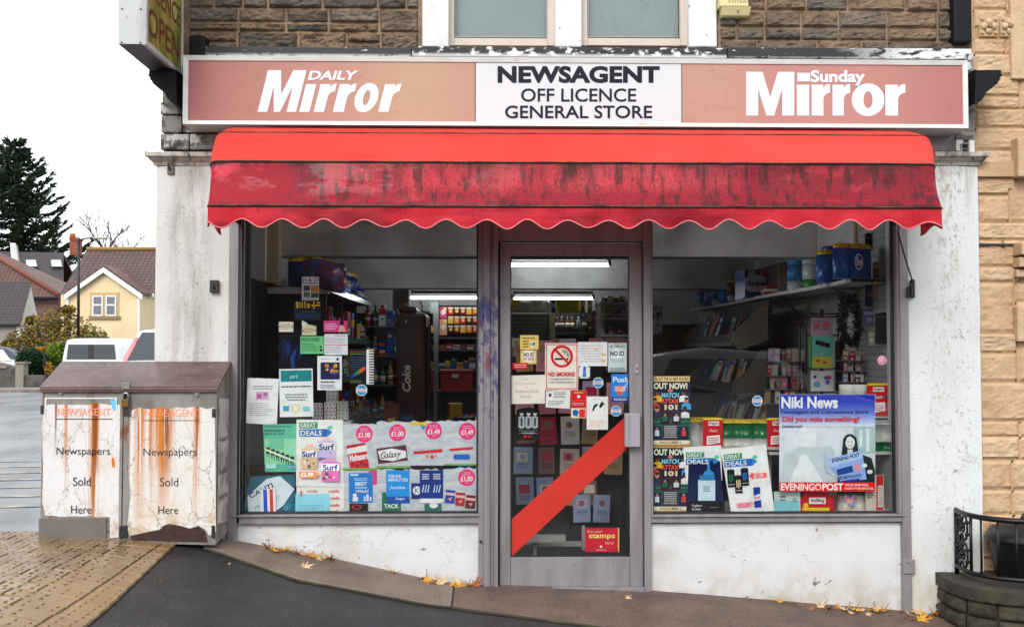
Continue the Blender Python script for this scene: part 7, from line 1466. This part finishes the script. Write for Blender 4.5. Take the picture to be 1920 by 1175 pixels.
# card rack just inside the door
YC = .85
cr_ = thing('card_rack', 'wire greeting card rack standing just inside the shop door', 'card rack', (XX(1065, YC), YC, 0))
WIRE = paint('white_wire', (190, 186, 184), .4, .3); DW = paint('dark_wire', (40, 38, 40), .4, .3)
b = MB(); b.pbox(958, 655, 1172, 985, YC+.09, .015, paint('brown_rack_back', (52, 42, 40), .8)); b.build('back_panel', cr_)
for y in (700, 780, 836, 893, 950, 985): b = MB(); b.tube([at(958, y, YC-.03), at(1172, y, YC-.03)], .004, DW, 6); b.build('rail', cr_)
for px in (962, 1015, 1070, 1125, 1170): b = MB(); b.tube([at(px, 650, YC-.02), at(px, 990, YC-.02)], .004, DW, 6); b.build('upright', cr_)
b = MB(); b.pbox(975, 1003, 1060, 1016, YC-.1, .05, WSH); b.pbox(1090, 985, 1096, 1030, YC-.05, .03, WSH); b.pbox(1000, 990, 1006, 1040, YC, .03, WSH); b.pbox(985, 1016, 1150, 1024, YC+.1, .05, WSH); b.build('base_bar', cr_)
r = random.Random(44); CC = [((206, 150, 160), 'pink'), ((206, 192, 176), 'cream'), ((150, 160, 186), 'blue'), ((178, 50, 84), 'crimson'), ((140, 104, 96), 'brown'), ((186, 166, 190), 'lilac'), ((170, 146, 110), 'tan'), ((196, 130, 140), 'rose'), ((206, 202, 200), 'white')]
for j, (y0, y1, cols) in enumerate(((636, 698, (0, 1, 2, 4, 5)), (715, 778, (0, 1, 2, 3, 4)), (778, 834, (0, 1, 2, 3)), (838, 890, (0, 1, 2, 3, 4)), (898, 948, (0, 1, 2, 3)), (925, 980, (2, 3)))):
    for k, ci in enumerate(cols):
        c, cnm = CC[r.randrange(9)]; x = 966+ci*42+r.uniform(-3, 3)+(22 if j == 5 else 0); s = Sheet(YC-.05-.02*j/6, thick=.006); dy = r.uniform(-4, 4)
        s.rot = (x+17, y0+20, r.uniform(-.06, .06)); s.base((x, y0+dy, x+33+r.uniform(-3, 3), y1-2+dy*.3), c); c2 = CC[r.randrange(9)][0]; s.rect(x+6, y0+10, x+26, y0+26, c2); s.small(x+6, y0+30, x+27, y0+40, 3, tuple(int(q*.7) for q in c), k+j, .3, True)
        if r.random() < .5: s.circ(x+16, y0+18, 6, CC[r.randrange(9)][0], 9)
        s.solo('greeting_card', '%s greeting card, %s in the %s row of the door rack' % (cnm, ORD[k], ['top', 'second', 'third', 'fourth', 'fifth', 'lowest'][j]), 'card', 'greeting cards in the door rack')
# upright cards along the top of the rack
for k in range(7):
    c, cnm = CC[(k*4+1) % 9]; s = Sheet(YC+.02, thick=.01); s.base((960+k*24, 634+(k % 3)*3, 982+k*24, 668), c); s.rect(964+k*24, 640+(k % 3)*3, 978+k*24, 648, CC[(k*2) % 9][0]); s.solo('boxed_card', '%s boxed card, %s along the top edge of the door rack' % (cnm, ORD[k]), 'card', 'boxed cards on top of the door rack')
# ---------------- right wall: high shelf with roll packs
rs = thing('high_wall_shelf', 'long white high shelf along the right wall carrying paper rolls', 'shelf', (2.5, 2.9, 1.9))
b = MB(); V = []
b.grid(lambda u, v: (lerp(IRX-.01, 2.40+.02*math.sin(u*12), v), lerp(.3, 5.7, u), 1.95), 40, 2, WSH); b.grid(lambda u, v: (2.40+.02*math.sin(u*12), lerp(.3, 5.7, u), lerp(1.925, 1.95, v)), 40, 1, WSH); b.grid(lambda u, v: (lerp(IRX-.01, 2.40+.02*math.sin(u*12), v), lerp(.3, 5.7, u), 1.925), 40, 2, WSH); b.build('shelf_board', rs)
for y in (.9, 2.3, 3.9): b = MB(); b.tube([(2.7, y, 1.92), (2.44, y, 1.92)], .01, SH, 6); b.tube([(2.7, y, 1.75), (2.5, y, 1.915)], .008, SH, 6); b.build('bracket', rs)
for y in (1.05, 2.2): b = MB(); b.box((IRX-.025, y, .2), (IRX-.003, y+.04, 2.45), paint('cream_upright', (196, 184, 150), .6)); b.build('upright', rs)
SB = (24, 92, 180); YT_ = (226, 190, 30)
rollpack('blue roll pack with yellow top, nearest the right window', (2.45, .42, 1.952), (.85, .5, 0), 3, .054, .235, SB, YT_, None, 'She')
rollpack('blue roll pack with yellow top, second from the right window', (2.46, .86, 1.952), (.85, .5, 0), 2, .064, .23, SB, YT_, None, 'She')
rollpack('plain blue roll pack standing taller behind the yellow topped packs', (2.58, 1.15, 1.952), (.8, .5, 0), 2, .058, .29, (26, 90, 170), (30, 80, 150))
rollpack('white roll pack with green side, third from the right window', (2.50, 1.5, 1.952), (.3, 1, 0), 2, .055, .22, (206, 212, 212), (206, 206, 206), (60, 150, 70))
rollpack('tall blue and white roll pack, fourth from the right window', (2.50, 1.8, 1.952), (.7, .7, 0), 2, .058, .24, (40, 120, 190), (60, 130, 200), (206, 214, 222))
for k in range(3): carton('flat %s packet, %s in the flat pile on the right shelf' % (['red', 'white', 'brown'][k], ['lowest', 'middle', 'topmost'][k]), (2.5, 2.55, 1.951+.028*k), (.24, .17, .026), R(80+k*4), [(176, 50, 46), (206, 204, 200), (150, 60, 46)][k], name='flat_packet')
def andrex(label, c, rz):
    b = MB(); M_ = Matrix.Rotation(rz, 3, 'Z'); c = Vector(c); b.obox(c+Vector((0, 0, .12)), (.24, .2, .24), M_, paint('film_1856b0', (30, 96, 180), .25))
    f = lambda x, y, l: c+M_@Vector((x, -.1005-.0008*l, y)); s = Sheet(frame=f); s.l = 1; s.poly([(-.12, .07), (-.05, .05), (.04, .05), (.12, .08), (.12, .17), (.05, .20), (-.05, .20), (-.12, .17)], (206, 212, 222)); s.rect(-.085, .19, -.02, .235, (216, 200, 160)); s.rect(.05, .2, .12, .24, (196, 60, 46)); s.l += 1; s.text('Andrex', lambda u, v: s.P(lerp(-.1, .1, u), lerp(.1, .15, v)), ink(24, 40, 110), .03); base = len(b.V)
    for ff, mi in zip(s.F, s.mi): b.F.append(tuple(i+base for i in ff)); b.mi.append(b.m(s.mats[mi])); b.sm.append(False)
    b.V += s.V; b.solo('toilet_roll_pack', label, 'toilet roll pack')
andrex('blue toilet roll pack with white cloud panel beside the flat packets', (2.42, 2.95, 1.952), R(12)); andrex('second blue toilet roll pack behind the cloud panel pack', (2.50, 3.3, 1.952), R(8))
rollpack('maroon and white roll pack with yellow top further along the right shelf', (2.5, 3.65, 1.952), (1, .2, 0), 3, .05, .21, (120, 24, 34), YT_, (196, 196, 194))
for k in range(4): rollpack('light blue roll pack, %s in the far group on the right shelf' % ORD[k], (2.5, 4.15+k*.36, 1.952), (1, .25, 0), 2, .06, .21, (44, 130, 206), YT_ if k < 2 else (196, 80, 50), (206, 214, 222) if k % 2 else None, 'She' if k == 0 else None)
b = MB(); b.box((2.52, 2.4, 2.02), (2.56, 5.4, 2.23), paint('maroon_fascia', (84, 40, 50), .6)); b.box((2.5, 2.36, 1.98), (2.66, 2.40, 2.23), paint('grey_wood', (130, 122, 112), .7)); b.solo('maroon_header', 'sloping maroon header board above the magazine racks', 'header board')
# magazine racks along the right wall
BG = paint('beige_rack_plastic', (132, 122, 104), .5)
r = random.Random(9); MC = [((176, 176, 180), 'silver'), ((180, 60, 60), 'red'), ((206, 200, 190), 'white'), ((60, 110, 170), 'blue'), ((200, 150, 60), 'yellow'), ((60, 60, 66), 'black'), ((150, 100, 80), 'brown'), ((90, 150, 140), 'teal')]
for j, (zt_, zb_, nm) in enumerate(((1.80, 1.56, 'upper'), (1.43, 1.15, 'middle'), (1.08, .82, 'lower'))):
    y0, y1 = (2.2, 4.3) if j < 2 else (1.5, 4.3)
    mr = thing('magazine_rack', '%s tier of the beige magazine rack on the right wall' % nm, 'magazine rack', (2.35, 3, zb_))
    for y in ((y0, y1) if j < 2 else (y1,)):
        b = MB(); P_ = [(2.36, y, zt_+.04), (2.31, y, zt_+.04), (2.20, y, zb_+.17), (2.07, y, zb_+.06), (2.06, y, zb_-.02), (2.12, y, zb_-.08), (2.36, y, zb_-.0)]; b.prism(P_, (0, .035, 0), BG); b.build('end_cheek', mr, .008)
    b = MB(); b.prism([(2.06, y0+.036, zb_-.02), (2.36, y0+.036, zb_-.02), (2.36, y0+.036, zb_-.05), (2.06, y0+.036, zb_-.05)], (0, y1-y0-.04, 0), SH); b.prism([(2.06, y0+.036, zb_-.02), (2.06, y0+.036, zb_+.05), (2.066, y0+.036, zb_+.05), (2.066, y0+.036, zb_-.02)], (0, y1-y0-.04, 0), paint('clear_lip', (96, 92, 88), .2)); b.build('tray', mr)
    b = MB(); b.box((2.37, y0, zb_-.1), (2.40, y1, zt_+.1), DSH); b.build('back_panel', mr)
    y = y0+.16; i = 0
    while y < y1-.1 and i < 18:
        c, cnm = MC[r.randrange(8)]; h_ = r.uniform(.24, .29); w_ = .2; ln = R(r.uniform(14, 30)); ya = R(r.uniform(-18, 6)); x = 2.13+r.uniform(0, .08)
        M_ = Matrix.Rotation(ya, 3, 'Z') @ Matrix.Rotation(ln, 3, 'Y'); b = MB(); o = Vector((x, y, zb_-.015)); f = lambda u, v, k_=0.0: o+M_@Vector((-.004-k_, u*w_-w_/2, v*h_))
        b.add([f(0, 0), f(1, 0), f(1, 1), f(0, 1), f(0, 0, -.008), f(1, 0, -.008), f(1, 1, -.008), f(0, 1, -.008)], [(0, 1, 2, 3), (7, 6, 5, 4), (0, 4, 5, 1), (1, 5, 6, 2), (2, 6, 7, 3), (3, 7, 4, 0)], ink(*c, .25))
        c2 = MC[r.randrange(8)][0]; b.add([f(.08, .8, .001), f(.92, .8, .001), f(.92, .94, .001), f(.08, .94, .001)], [(0, 1, 2, 3)], ink(*c2)); c3 = MC[r.randrange(8)][0]; b.add([f(.2, .15, .001), f(.8, .2, .001), f(.75, .7, .001), f(.25, .65, .001)], [(0, 1, 2, 3)], ink(*c3))
        b.solo('magazine', '%s covered magazine, %s from the window in the %s rack tier' % (cnm, ORD[i], nm), 'magazine', 'magazines in the right wall rack'); y += r.uniform(.08, .14); i += 1
b = MB(); b.box((1.55, 4.7, -.02), (2.6, 5.1, 1.72), paint('brown_cupboard_wood', (84, 50, 36), .6, layers=[dict(c=(62, 36, 28), s=(6, 6, 1.2), lo=.4, hi=.65)])); b.box((1.53, 4.68, 1.72), (2.62, 5.12, 1.75), DSH); b.solo('brown_cupboard', 'dark brown wooden cupboard at the far end of the magazine racks', 'cupboard', bevel=.005)
s = Sheet(4.66, thick=.01); s.base((1206, 573, 1242, 626), paint('silver_film', (176, 178, 180), .2, .5, layers=[dict(c=(90, 92, 96), s=(12, 12, 12), lo=.5, hi=.6)], bump=(.8, (14, 14, 14), 4, .01))); s.solo('silver_packet', 'crinkled silver packet hanging on the brown cupboard', 'packet')
# card spinner, wreath, peg board, small packs by the right window
YK = .95; sp = thing('card_spinner', 'dark wire spinner of children\'s cards in the right window', 'card rack', (XX(1542, YK), YK+.1, .2))
b = MB()
for px in (1512, 1572): b.tube([at(px, 588, YK), at(px, 760, YK)], .006, DW, 6)
for y in (588, 594, 628, 690, 735): b.tube([at(1512, y, YK), at(1572, y, YK)], .005, DW, 6)
for px in (1500, 1580): b.tube([at(px, 610, YK+.15), at(px, 760, YK+.15)], .006, DW, 6)
b.tube([at(1541, 580, YK+.12), at(1541, 900, YK+.12)], .014, DW, 8); b.build('frame', sp)
for k, (x0, y0, x1, y1, c, lb, fn) in enumerate(((1520, 595, 1561, 629, (196, 160, 176), 'pale pink patterned card at the top of the spinner', lambda s: (s.small(1523, 600, 1558, 620, 4, (150, 120, 170), 3, .2), s.rects([(1526, 606, 1536, 616), (1544, 604, 1554, 615)], (206, 110, 120)))),
    (1517, 629, 1562, 690, (120, 190, 180), 'teal seaside card in the middle of the spinner', lambda s: (s.rect(1518, 668, 1561, 689, (200, 190, 90)), s.poly([(1530, 637), (1557, 644), (1555, 652), (1528, 645)], (34, 34, 44)), s.circ(1534, 676, 4, (206, 60, 50), 8, 2.4), s.circ(1546, 680, 4, (206, 70, 60), 8, 2.4), s.rect(1518, 629.5, 1523, 689, (80, 170, 90)))),
    (1520, 695, 1563, 733, (206, 204, 206), 'white balloon card at the bottom of the spinner', lambda s: (s.circ(1532, 720, 7, (80, 160, 190), 12, 6), s.circ(1528, 706, 3, (40, 80, 160), 10), s.circ(1549, 708, 4, (60, 100, 180), 10), s.circ(1555, 707, 4, (206, 70, 80), 10), s.circ(1552, 716, 4, (80, 110, 190), 10))))):
    s = Sheet(YK-.02, thick=.004); s.base((x0, y0, x1, y1), c); fn(s); s.solo('childrens_card', lb, 'card')
s = Sheet(YK+.12, thick=.01); s.base([(1566, 640), (1584, 630), (1584, 740), (1566, 740)], (34, 52, 46)); s.solo('green_side_card', 'dark green card on the side of the wire spinner', 'card')
r = random.Random(2); wr = thing('tinsel_wreath', 'dark bushy tinsel garland hanging in the right window', 'wreath', at(1600, 655, .75)); b = MB()
path_ = [at(1582, 556, .8), at(1583, 580, .78), at(1578, 605, .76), at(1582, 630, .75), at(1598, 645, .74), at(1612, 625, .74), at(1608, 590, .75), at(1600, 570, .76), at(1596, 556, .77)]
TN = [paint('dark_tinsel', (22, 24, 24), .35), paint('plum_tinsel', (56, 26, 34), .3), paint('green_tinsel', (24, 44, 34), .35)]
for k in range(1500):
    t_ = r.random()*(len(path_)-1.001); p = path_[int(t_)].lerp(path_[int(t_)+1], t_ % 1)+Vector((r.gauss(0, .016), r.gauss(0, .016), r.gauss(0, .016))); d = Vector((r.uniform(-1, 1), r.uniform(-1, 1), r.uniform(-.6, 1))).normalized()*r.uniform(.015, .04); w_ = d.cross(Vector((r.uniform(-1, 1), 1, r.uniform(-1, 1)))).normalized()*.006
    b.add([p-w_, p+d, p+w_], [(0, 1, 2)], r.choice(TN))
b.build('tinsel', wr)
pg = thing('peg_board', 'grey perforated peg board on the right wall by the window', 'peg board', (2.66, .6, 1.4))
b = MB(); b.box((2.655, .16, .6), (2.665, .86, 2.5), paint('peg_board', (176, 176, 176), .7, layers=[dict(c=(60, 60, 62), s=(20, 20, 20), t='voro', lo=.02, hi=.0)])); b.build('board', pg)
b = MB()
for i in range(14):
    for j in range(34): y, z = .2+i*.048, .72+j*.052; b.add([(2.654, y-.007, z-.007), (2.654, y+.007, z-.007), (2.654, y+.007, z+.007), (2.654, y-.007, z+.007)], [(0, 1, 2, 3)], DARKALU)
tag(b.build('hole', pg), kind='stuff')
for k, (x0, y0, x1, y1, c, lb, YY) in enumerate(((1622, 520, 1640, 575, (60, 60, 76), 'dark slim packet hanging left on the peg board', .6), (1636, 490, 1650, 560, (150, 130, 110), 'long tan packet hanging on the peg board', .5), (1622, 436, 1634, 466, (44, 42, 44), 'bunch of black keys and tools high on the peg board', .6), (1641, 585, 1672, 645, (22, 22, 26), 'flat black box hanging low on the peg board', .35), (1618, 578, 1642, 612, (100, 100, 130), 'blue patterned packet beside the tinsel garland', .6), (1628, 618, 1641, 648, (170, 160, 144), 'pale roll of tape hanging under the peg board packets', .5))):
    s = Sheet(YY, thick=.03); s.base([(x0, y0+3), ((x0+x1)/2, y0), (x1, y0+3), (x1, y1), (x0, y1)], c); s.rect(x0+2, y0+6, x1-2, y0+12, tuple(min(255, q+50) for q in c)); s.circ((x0+x1)/2, (y0+y1)/2+4, min(5, (x1-x0)/3), tuple(min(255, int(q*1.5)) for q in c), 9); s.solo('hanging_item', lb, 'hanging packet')
r = random.Random(77); n_ = 0
for side, (xa, xb, ya, yb, YY) in (('left', (1440, 1506, 652, 756, 1.3)), ('right', (1580, 1628, 655, 736, .8))):
    rows = 4
    for j in range(rows):
        k = 0; x = xa
        while x < xb-6:
            w_ = r.uniform(8, 13); c, cnm = CC[r.randrange(9)]; c = tuple(int(q*.9) for q in c); s = Sheet(YY-.1*j/rows, thick=.03); s.rot = (x+4, ya, r.uniform(-.08, .08)); y = lerp(ya, yb, (j+r.uniform(0, .12))/rows); s.base((x, y, x+w_, y+(yb-ya)/rows*.95), c); s.rect(x+1.5, y+3, x+w_-1.5, y+9, CC[r.randrange(9)][0]); s.circ(x+w_/2, y+15, 2.6, CC[r.randrange(9)][0], 7)
            s.solo('card_pack', '%s card pack, %s in row %s of the stand %s of the spinner' % (cnm, ORD[k], ['one', 'two', 'three', 'four'][j], side), 'card pack', 'small card packs beside the spinner'); x += w_+1; k += 1
    b = MB(); b.pbox(xa-2, ya+10, xb+2, 950, YY+.05, .04, DSH)
    for j in range(rows): b.pbox(xa-2, lerp(ya, yb, (j+1)/rows), xb+2, lerp(ya, yb, (j+1)/rows)+1.5, YY-.1, .14, SH)
    b.solo('card_pack_stand', 'dark stepped stand of card packs %s of the wire spinner' % side, 'stand')
# kitchen rolls and gifts along the right ledge
zl_ = ZZ(838, .3, 1400)
b = MB(); b.pbox(1296, 838, 1466, 843, .22, .22, WSH); b.pbox(1300, 843, 1303, 958, .4, .03, WSH); b.pbox(1440, 847, 1677, 852, .2, .24, WSH); b.pbox(1669, 852, 1675, 958, .2, .2, WSH); b.pbox(1440, 843, 1444, 958, .4, .03, WSH); b.solo('ledge_shelf', 'white raised shelf carrying kitchen rolls behind the right window', 'shelf')
za = ZZ(838, .22, 1380)+.002
rollpack('white and red kitchen roll pack at the left of the raised shelf', (XX(1316, .30), .31, za), (1, 0, 0), 2, .06, .185, (214, 212, 210), (232, 196, 40), name='kitchen_roll_pack', cat='kitchen roll')
def regina(label, x0, y0, x1, y1, Y, flip=False, dep=.12):
    s = Sheet(Y, thick=dep); s.base((x0, y0, x1, y1), (196, 26, 44)); h_ = y1-y0; w_ = x1-x0
    s.rect(x0+w_*.28, y0+h_*.12, x0+w_*.82, y0+h_*.26, (232, 226, 220)); t_ = (x0+w_*.32, y0+h_*.14, x0+w_*.78, y0+h_*.24)
    s.txt('Regina', *(t_ if not flip else (t_[2], t_[3], t_[0], t_[1])), (150, 20, 40), .03); s.txt('Heart', x0+w_*.34, y0+h_*.38, x0+w_*.74, y0+h_*.48, (236, 190, 190), .02); s.poly([(x0+w_*.2, y0+h_*.62), (x0+w_*.85, y0+h_*.58), (x0+w_*.88, y0+h_*.85), (x0+w_*.18, y0+h_*.92)], (232, 222, 220)); s.small(x0+w_*.26, y0+h_*.66, x0+w_*.8, y0+h_*.86, 3, (206, 110, 110), 3, .2); s.rect(x0, y0, x1, y0+h_*.07, (232, 196, 40)); s.solo('kitchen_roll_pack', label, 'kitchen roll', bevel=.006)
regina('red kitchen roll pack with white oval label on the raised shelf', 1318, 783, 1355, 838, .23); regina('red kitchen roll pack partly behind the newspaper board', 1438, 783, 1476, 838, .25)
for k, (px, lb) in enumerate(((1376, 'green banded kitchen rolls in the middle of the raised shelf'), (1412, 'second green banded kitchen rolls with yellow top beside the first'))): rollpack(lb, (XX(px, .3), .31-.01*k, za), (1, 0, 0), 2, .054, .175, (24, 112, 62), (236, 200, 40), (214, 212, 210), name='kitchen_roll_pack', cat='kitchen roll')
b = MB(); c_ = Vector((XX(1435, .3), .3, za)); b.lathe([(.035, 0), (.035, .17), (.012, .171), (.012, .12)], c_, paint('white_tissue', (222, 222, 220), .8), 18); b.solo('loose_roll', 'single loose white kitchen roll next to the green banded rolls', 'kitchen roll')
# to the right of the newspaper board
za2 = ZZ(847, .22, 1650)+.002
rollpack('green banded kitchen roll right of the newspaper board', (XX(1650, .3), .3, za2), (1, 0, 0), 2, .052, .2, (214, 214, 212), (206, 206, 206), (24, 112, 62), name='kitchen_roll_pack', cat='kitchen roll')
regina('large red toilet roll pack above the green banded roll', 1626, 718, 1665, 779, .3)
for k, px in enumerate((1588, 1608)): b = MB(); c_ = Vector((XX(px, .35), .35, ZZ(742, .35, px))); b.lathe([(.055, 0), (.055, .075), (.02, .076)], c_, paint('white_tissue', (222, 222, 220), .8), 18); b.solo('toilet_roll', ['white toilet roll at left above the newspaper board', 'white toilet roll at right above the newspaper board'][k], 'toilet roll')
b = MB(); b.pbox(1575, 742, 1668, 746, .3, .2, WSH); b.pbox(1575, 780, 1668, 783, .3, .2, WSH); b.pbox(1664, 746, 1667, 958, .42, .05, WSH); b.solo('upper_ledge_rack', 'thin white rack behind the top of the newspaper board', 'shelf')
for (x0, y0, x1, y1, c, lb, fn, Y) in ((1452, 922, 1500, 959, (196, 212, 206), 'pale teal gift box between drink poster and red pack', lambda s: (s.rect(1453, 938, 1499, 958, (140, 196, 206)), s.small(1462, 928, 1474, 940, 2, (90, 90, 110), 3), s.ring(1490, 937, 2.4, 3.6, (50, 50, 60), 12)), .13),
    (1623, 890, 1657, 957, (196, 186, 176), 'tall cream box with red spine at the right window corner', lambda s: (s.rect(1643, 891, 1656, 956, (186, 50, 50)), s.rect(1646, 910, 1655, 950, (214, 208, 204)), s.small(1647, 912, 1654, 948, 8, (120, 110, 110), 3, .1), s.small(1626, 920, 1640, 934, 3, (150, 140, 130), 4)), .14)):
    s = Sheet(Y, thick=.1); s.base((x0, y0, x1, y1), c); fn(s); s.solo('boxed_goods', lb, 'box', bevel=.004)
s = Sheet(.14, thick=.12); s.base([(1501, 957), (1501, 932), (1512, 921), (1548, 921), (1563, 934), (1563, 957)], (196, 26, 44)); s.rect(1517, 932, 1548, 944, (236, 228, 222)); s.l += 1; s.text('Regina', lambda u, v: s.P(1545-25*u, 934+8*v), ink(150, 20, 40), .03); s.rect(1504, 951, 1555, 957, (232, 196, 40)); s.circ(1511, 947, 5, (232, 196, 40), 10); s.solo('kitchen_roll_pack', 'red kitchen roll pack lying upside down at the window bottom', 'kitchen roll', bevel=.006)
rollpack('white roll pack with rainbow splash at the bottom of the window', (XX(1594, .2), .21, zR+.001), (1, 0, 0), 2, .047, .115, (216, 210, 200), (40, 120, 80), name='kitchen_roll_pack', cat='kitchen roll')
s = Sheet(.155, thick=.001); s.poly([(1584, 926), (1594, 934), (1602, 924), (1600, 936), (1606, 938), (1597, 942), (1596, 952), (1591, 941), (1582, 938)], (226, 150, 190)); s.circ(1600, 945, 3.5, (80, 180, 200), 8); s.poly([(1588, 936), (1594, 938), (1590, 944)], (230, 200, 80)); o = s.build('rainbow_splash', bpy.data.objects['kitchen_roll_pack.%03d' % max(int(q.name[-3:]) for q in COL.objects if q.name.startswith('kitchen_roll_pack.'))])
# ================================================================ FALLEN LEAVES
LF = [paint('yellow_leaf', (226, 166, 50), .6, layers=[dict(c=(180, 110, 34), s=(30, 30, 30), lo=.5, hi=.68)]), paint('pale_leaf', (232, 200, 148), .65, layers=[dict(c=(170, 120, 70), s=(30, 30, 30), lo=.5, hi=.68)]), paint('rust_leaf', (176, 100, 34), .6, layers=[dict(c=(96, 46, 20), s=(30, 30, 30), lo=.5, hi=.68)])]
def leaf(px, py, size, seed, label, grp, lift=.01):
    r = random.Random(seed); p = G(px, py)
    if p.y > -.03: p.y = -.03-r.random()*.04; p.z = zg(p.x, p.y)
    a0 = r.uniform(0, 6.28); b = MB(); tips = []
    out = []
    for k, (ang, ln) in enumerate(((-150, .5), (-118, .2), (-95, .85), (-70, .3), (-40, .95), (-18, .35), (0, 1.1), (18, .35), (40, .95), (70, .3), (95, .85), (118, .2), (150, .5))):
        a = R(ang*.95)+r.uniform(-.08, .08); l_ = ln*size*r.uniform(.8, 1.1); out.append(Vector((math.cos(a)*l_, math.sin(a)*l_, 0)))
    curl = r.uniform(.3, 1.2); tl = Matrix.Rotation(r.uniform(-.2, .9), 3, 'X') @ Matrix.Rotation(r.uniform(-.6, .6), 3, 'Y'); M_ = Matrix.Rotation(a0, 3, 'Z') @ tl
    pt = lambda v: p+M_@(v+Vector((0, 0, curl*v.length_squared/size*.5)))+Vector((0, 0, lift+size*.15))
    V = [pt(Vector((0, 0, 0)))]+[pt(v) for v in out]; n = len(out); b.add(V, [(0, k+1, (k+1) % n+1) for k in range(n)], LF[r.choice((0, 0, 1, 1, 2))])
    b.tube([pt(Vector((0, 0, 0))), pt(Vector((-.5*size, .04*size, 0))), pt(Vector((-1.0*size, .15*size, 0)))], size*.03, LF[2], 4)
    b.solo('fallen_leaf', label, 'leaf', grp)
cl = [('at the foot of the left stall riser near the bin', [(508, 1026), (518, 1030), (512, 1034), (534, 1036), (545, 1040), (555, 1043), (570, 1037), (583, 1040), (589, 1046), (600, 1043), (605, 1050), (612, 1051), (620, 1054), (596, 1052), (572, 1067), (518, 1040)], .056),
      ('at the foot of the left stall riser beside the door', [(738, 1078), (795, 1084), (803, 1088), (812, 1090), (820, 1092), (828, 1086), (848, 1092), (856, 1098), (864, 1102), (866, 1090), (880, 1088), (892, 1090), (846, 1096)], .056),
      ('lying alone on the tarmac strip before the door', [(1148, 1112), (1176, 1125)], .03),
      ('below the right stall riser and corner wall', [(1462, 1132), (1540, 1142), (1555, 1146), (1572, 1147), (1585, 1149), (1604, 1150), (1618, 1148), (1634, 1150), (1650, 1153), (1660, 1150), (1590, 1144), (1644, 1147), (1690, 1152), (1705, 1158), (1720, 1153), (1735, 1160), (1748, 1150), (1755, 1158), (1764, 1152), (1742, 1146), (1728, 1166), (1712, 1166), (1758, 1142), (1770, 1160)], .058)]
sd = 0
for lb, pts, sz in cl:
    for (x, y) in pts: sd += 1; leaf(x, y, sz*(1+.25*math.sin(sd*2.1)), sd, 'curled yellow brown fallen leaf '+lb, 'fallen leaves '+lb)
for k, (x, y) in enumerate(((1500, 1140), (1520, 1146), (1548, 1150), (1566, 1141), (1596, 1154), (1612, 1144), (1628, 1156), (1642, 1149), (1666, 1157), (1698, 1162), (1716, 1147), (1732, 1154), (1746, 1163), (1762, 1146), (1772, 1154), (1738, 1144))): sd += 1; leaf(x, y, .034, sd, 'small curled fallen leaf in the drift below the right stall riser', 'small leaves below the right stall riser')
for k, (x, y) in enumerate(((486, 1052), (700, 1060), (430, 1058), (640, 1072), (260, 1145), (950, 1150), (300, 1090))): sd += 1; leaf(x, y, .014, sd, 'tiny pale leaf scrap scattered on the open pavement', 'leaf scraps on the pavement', .002)
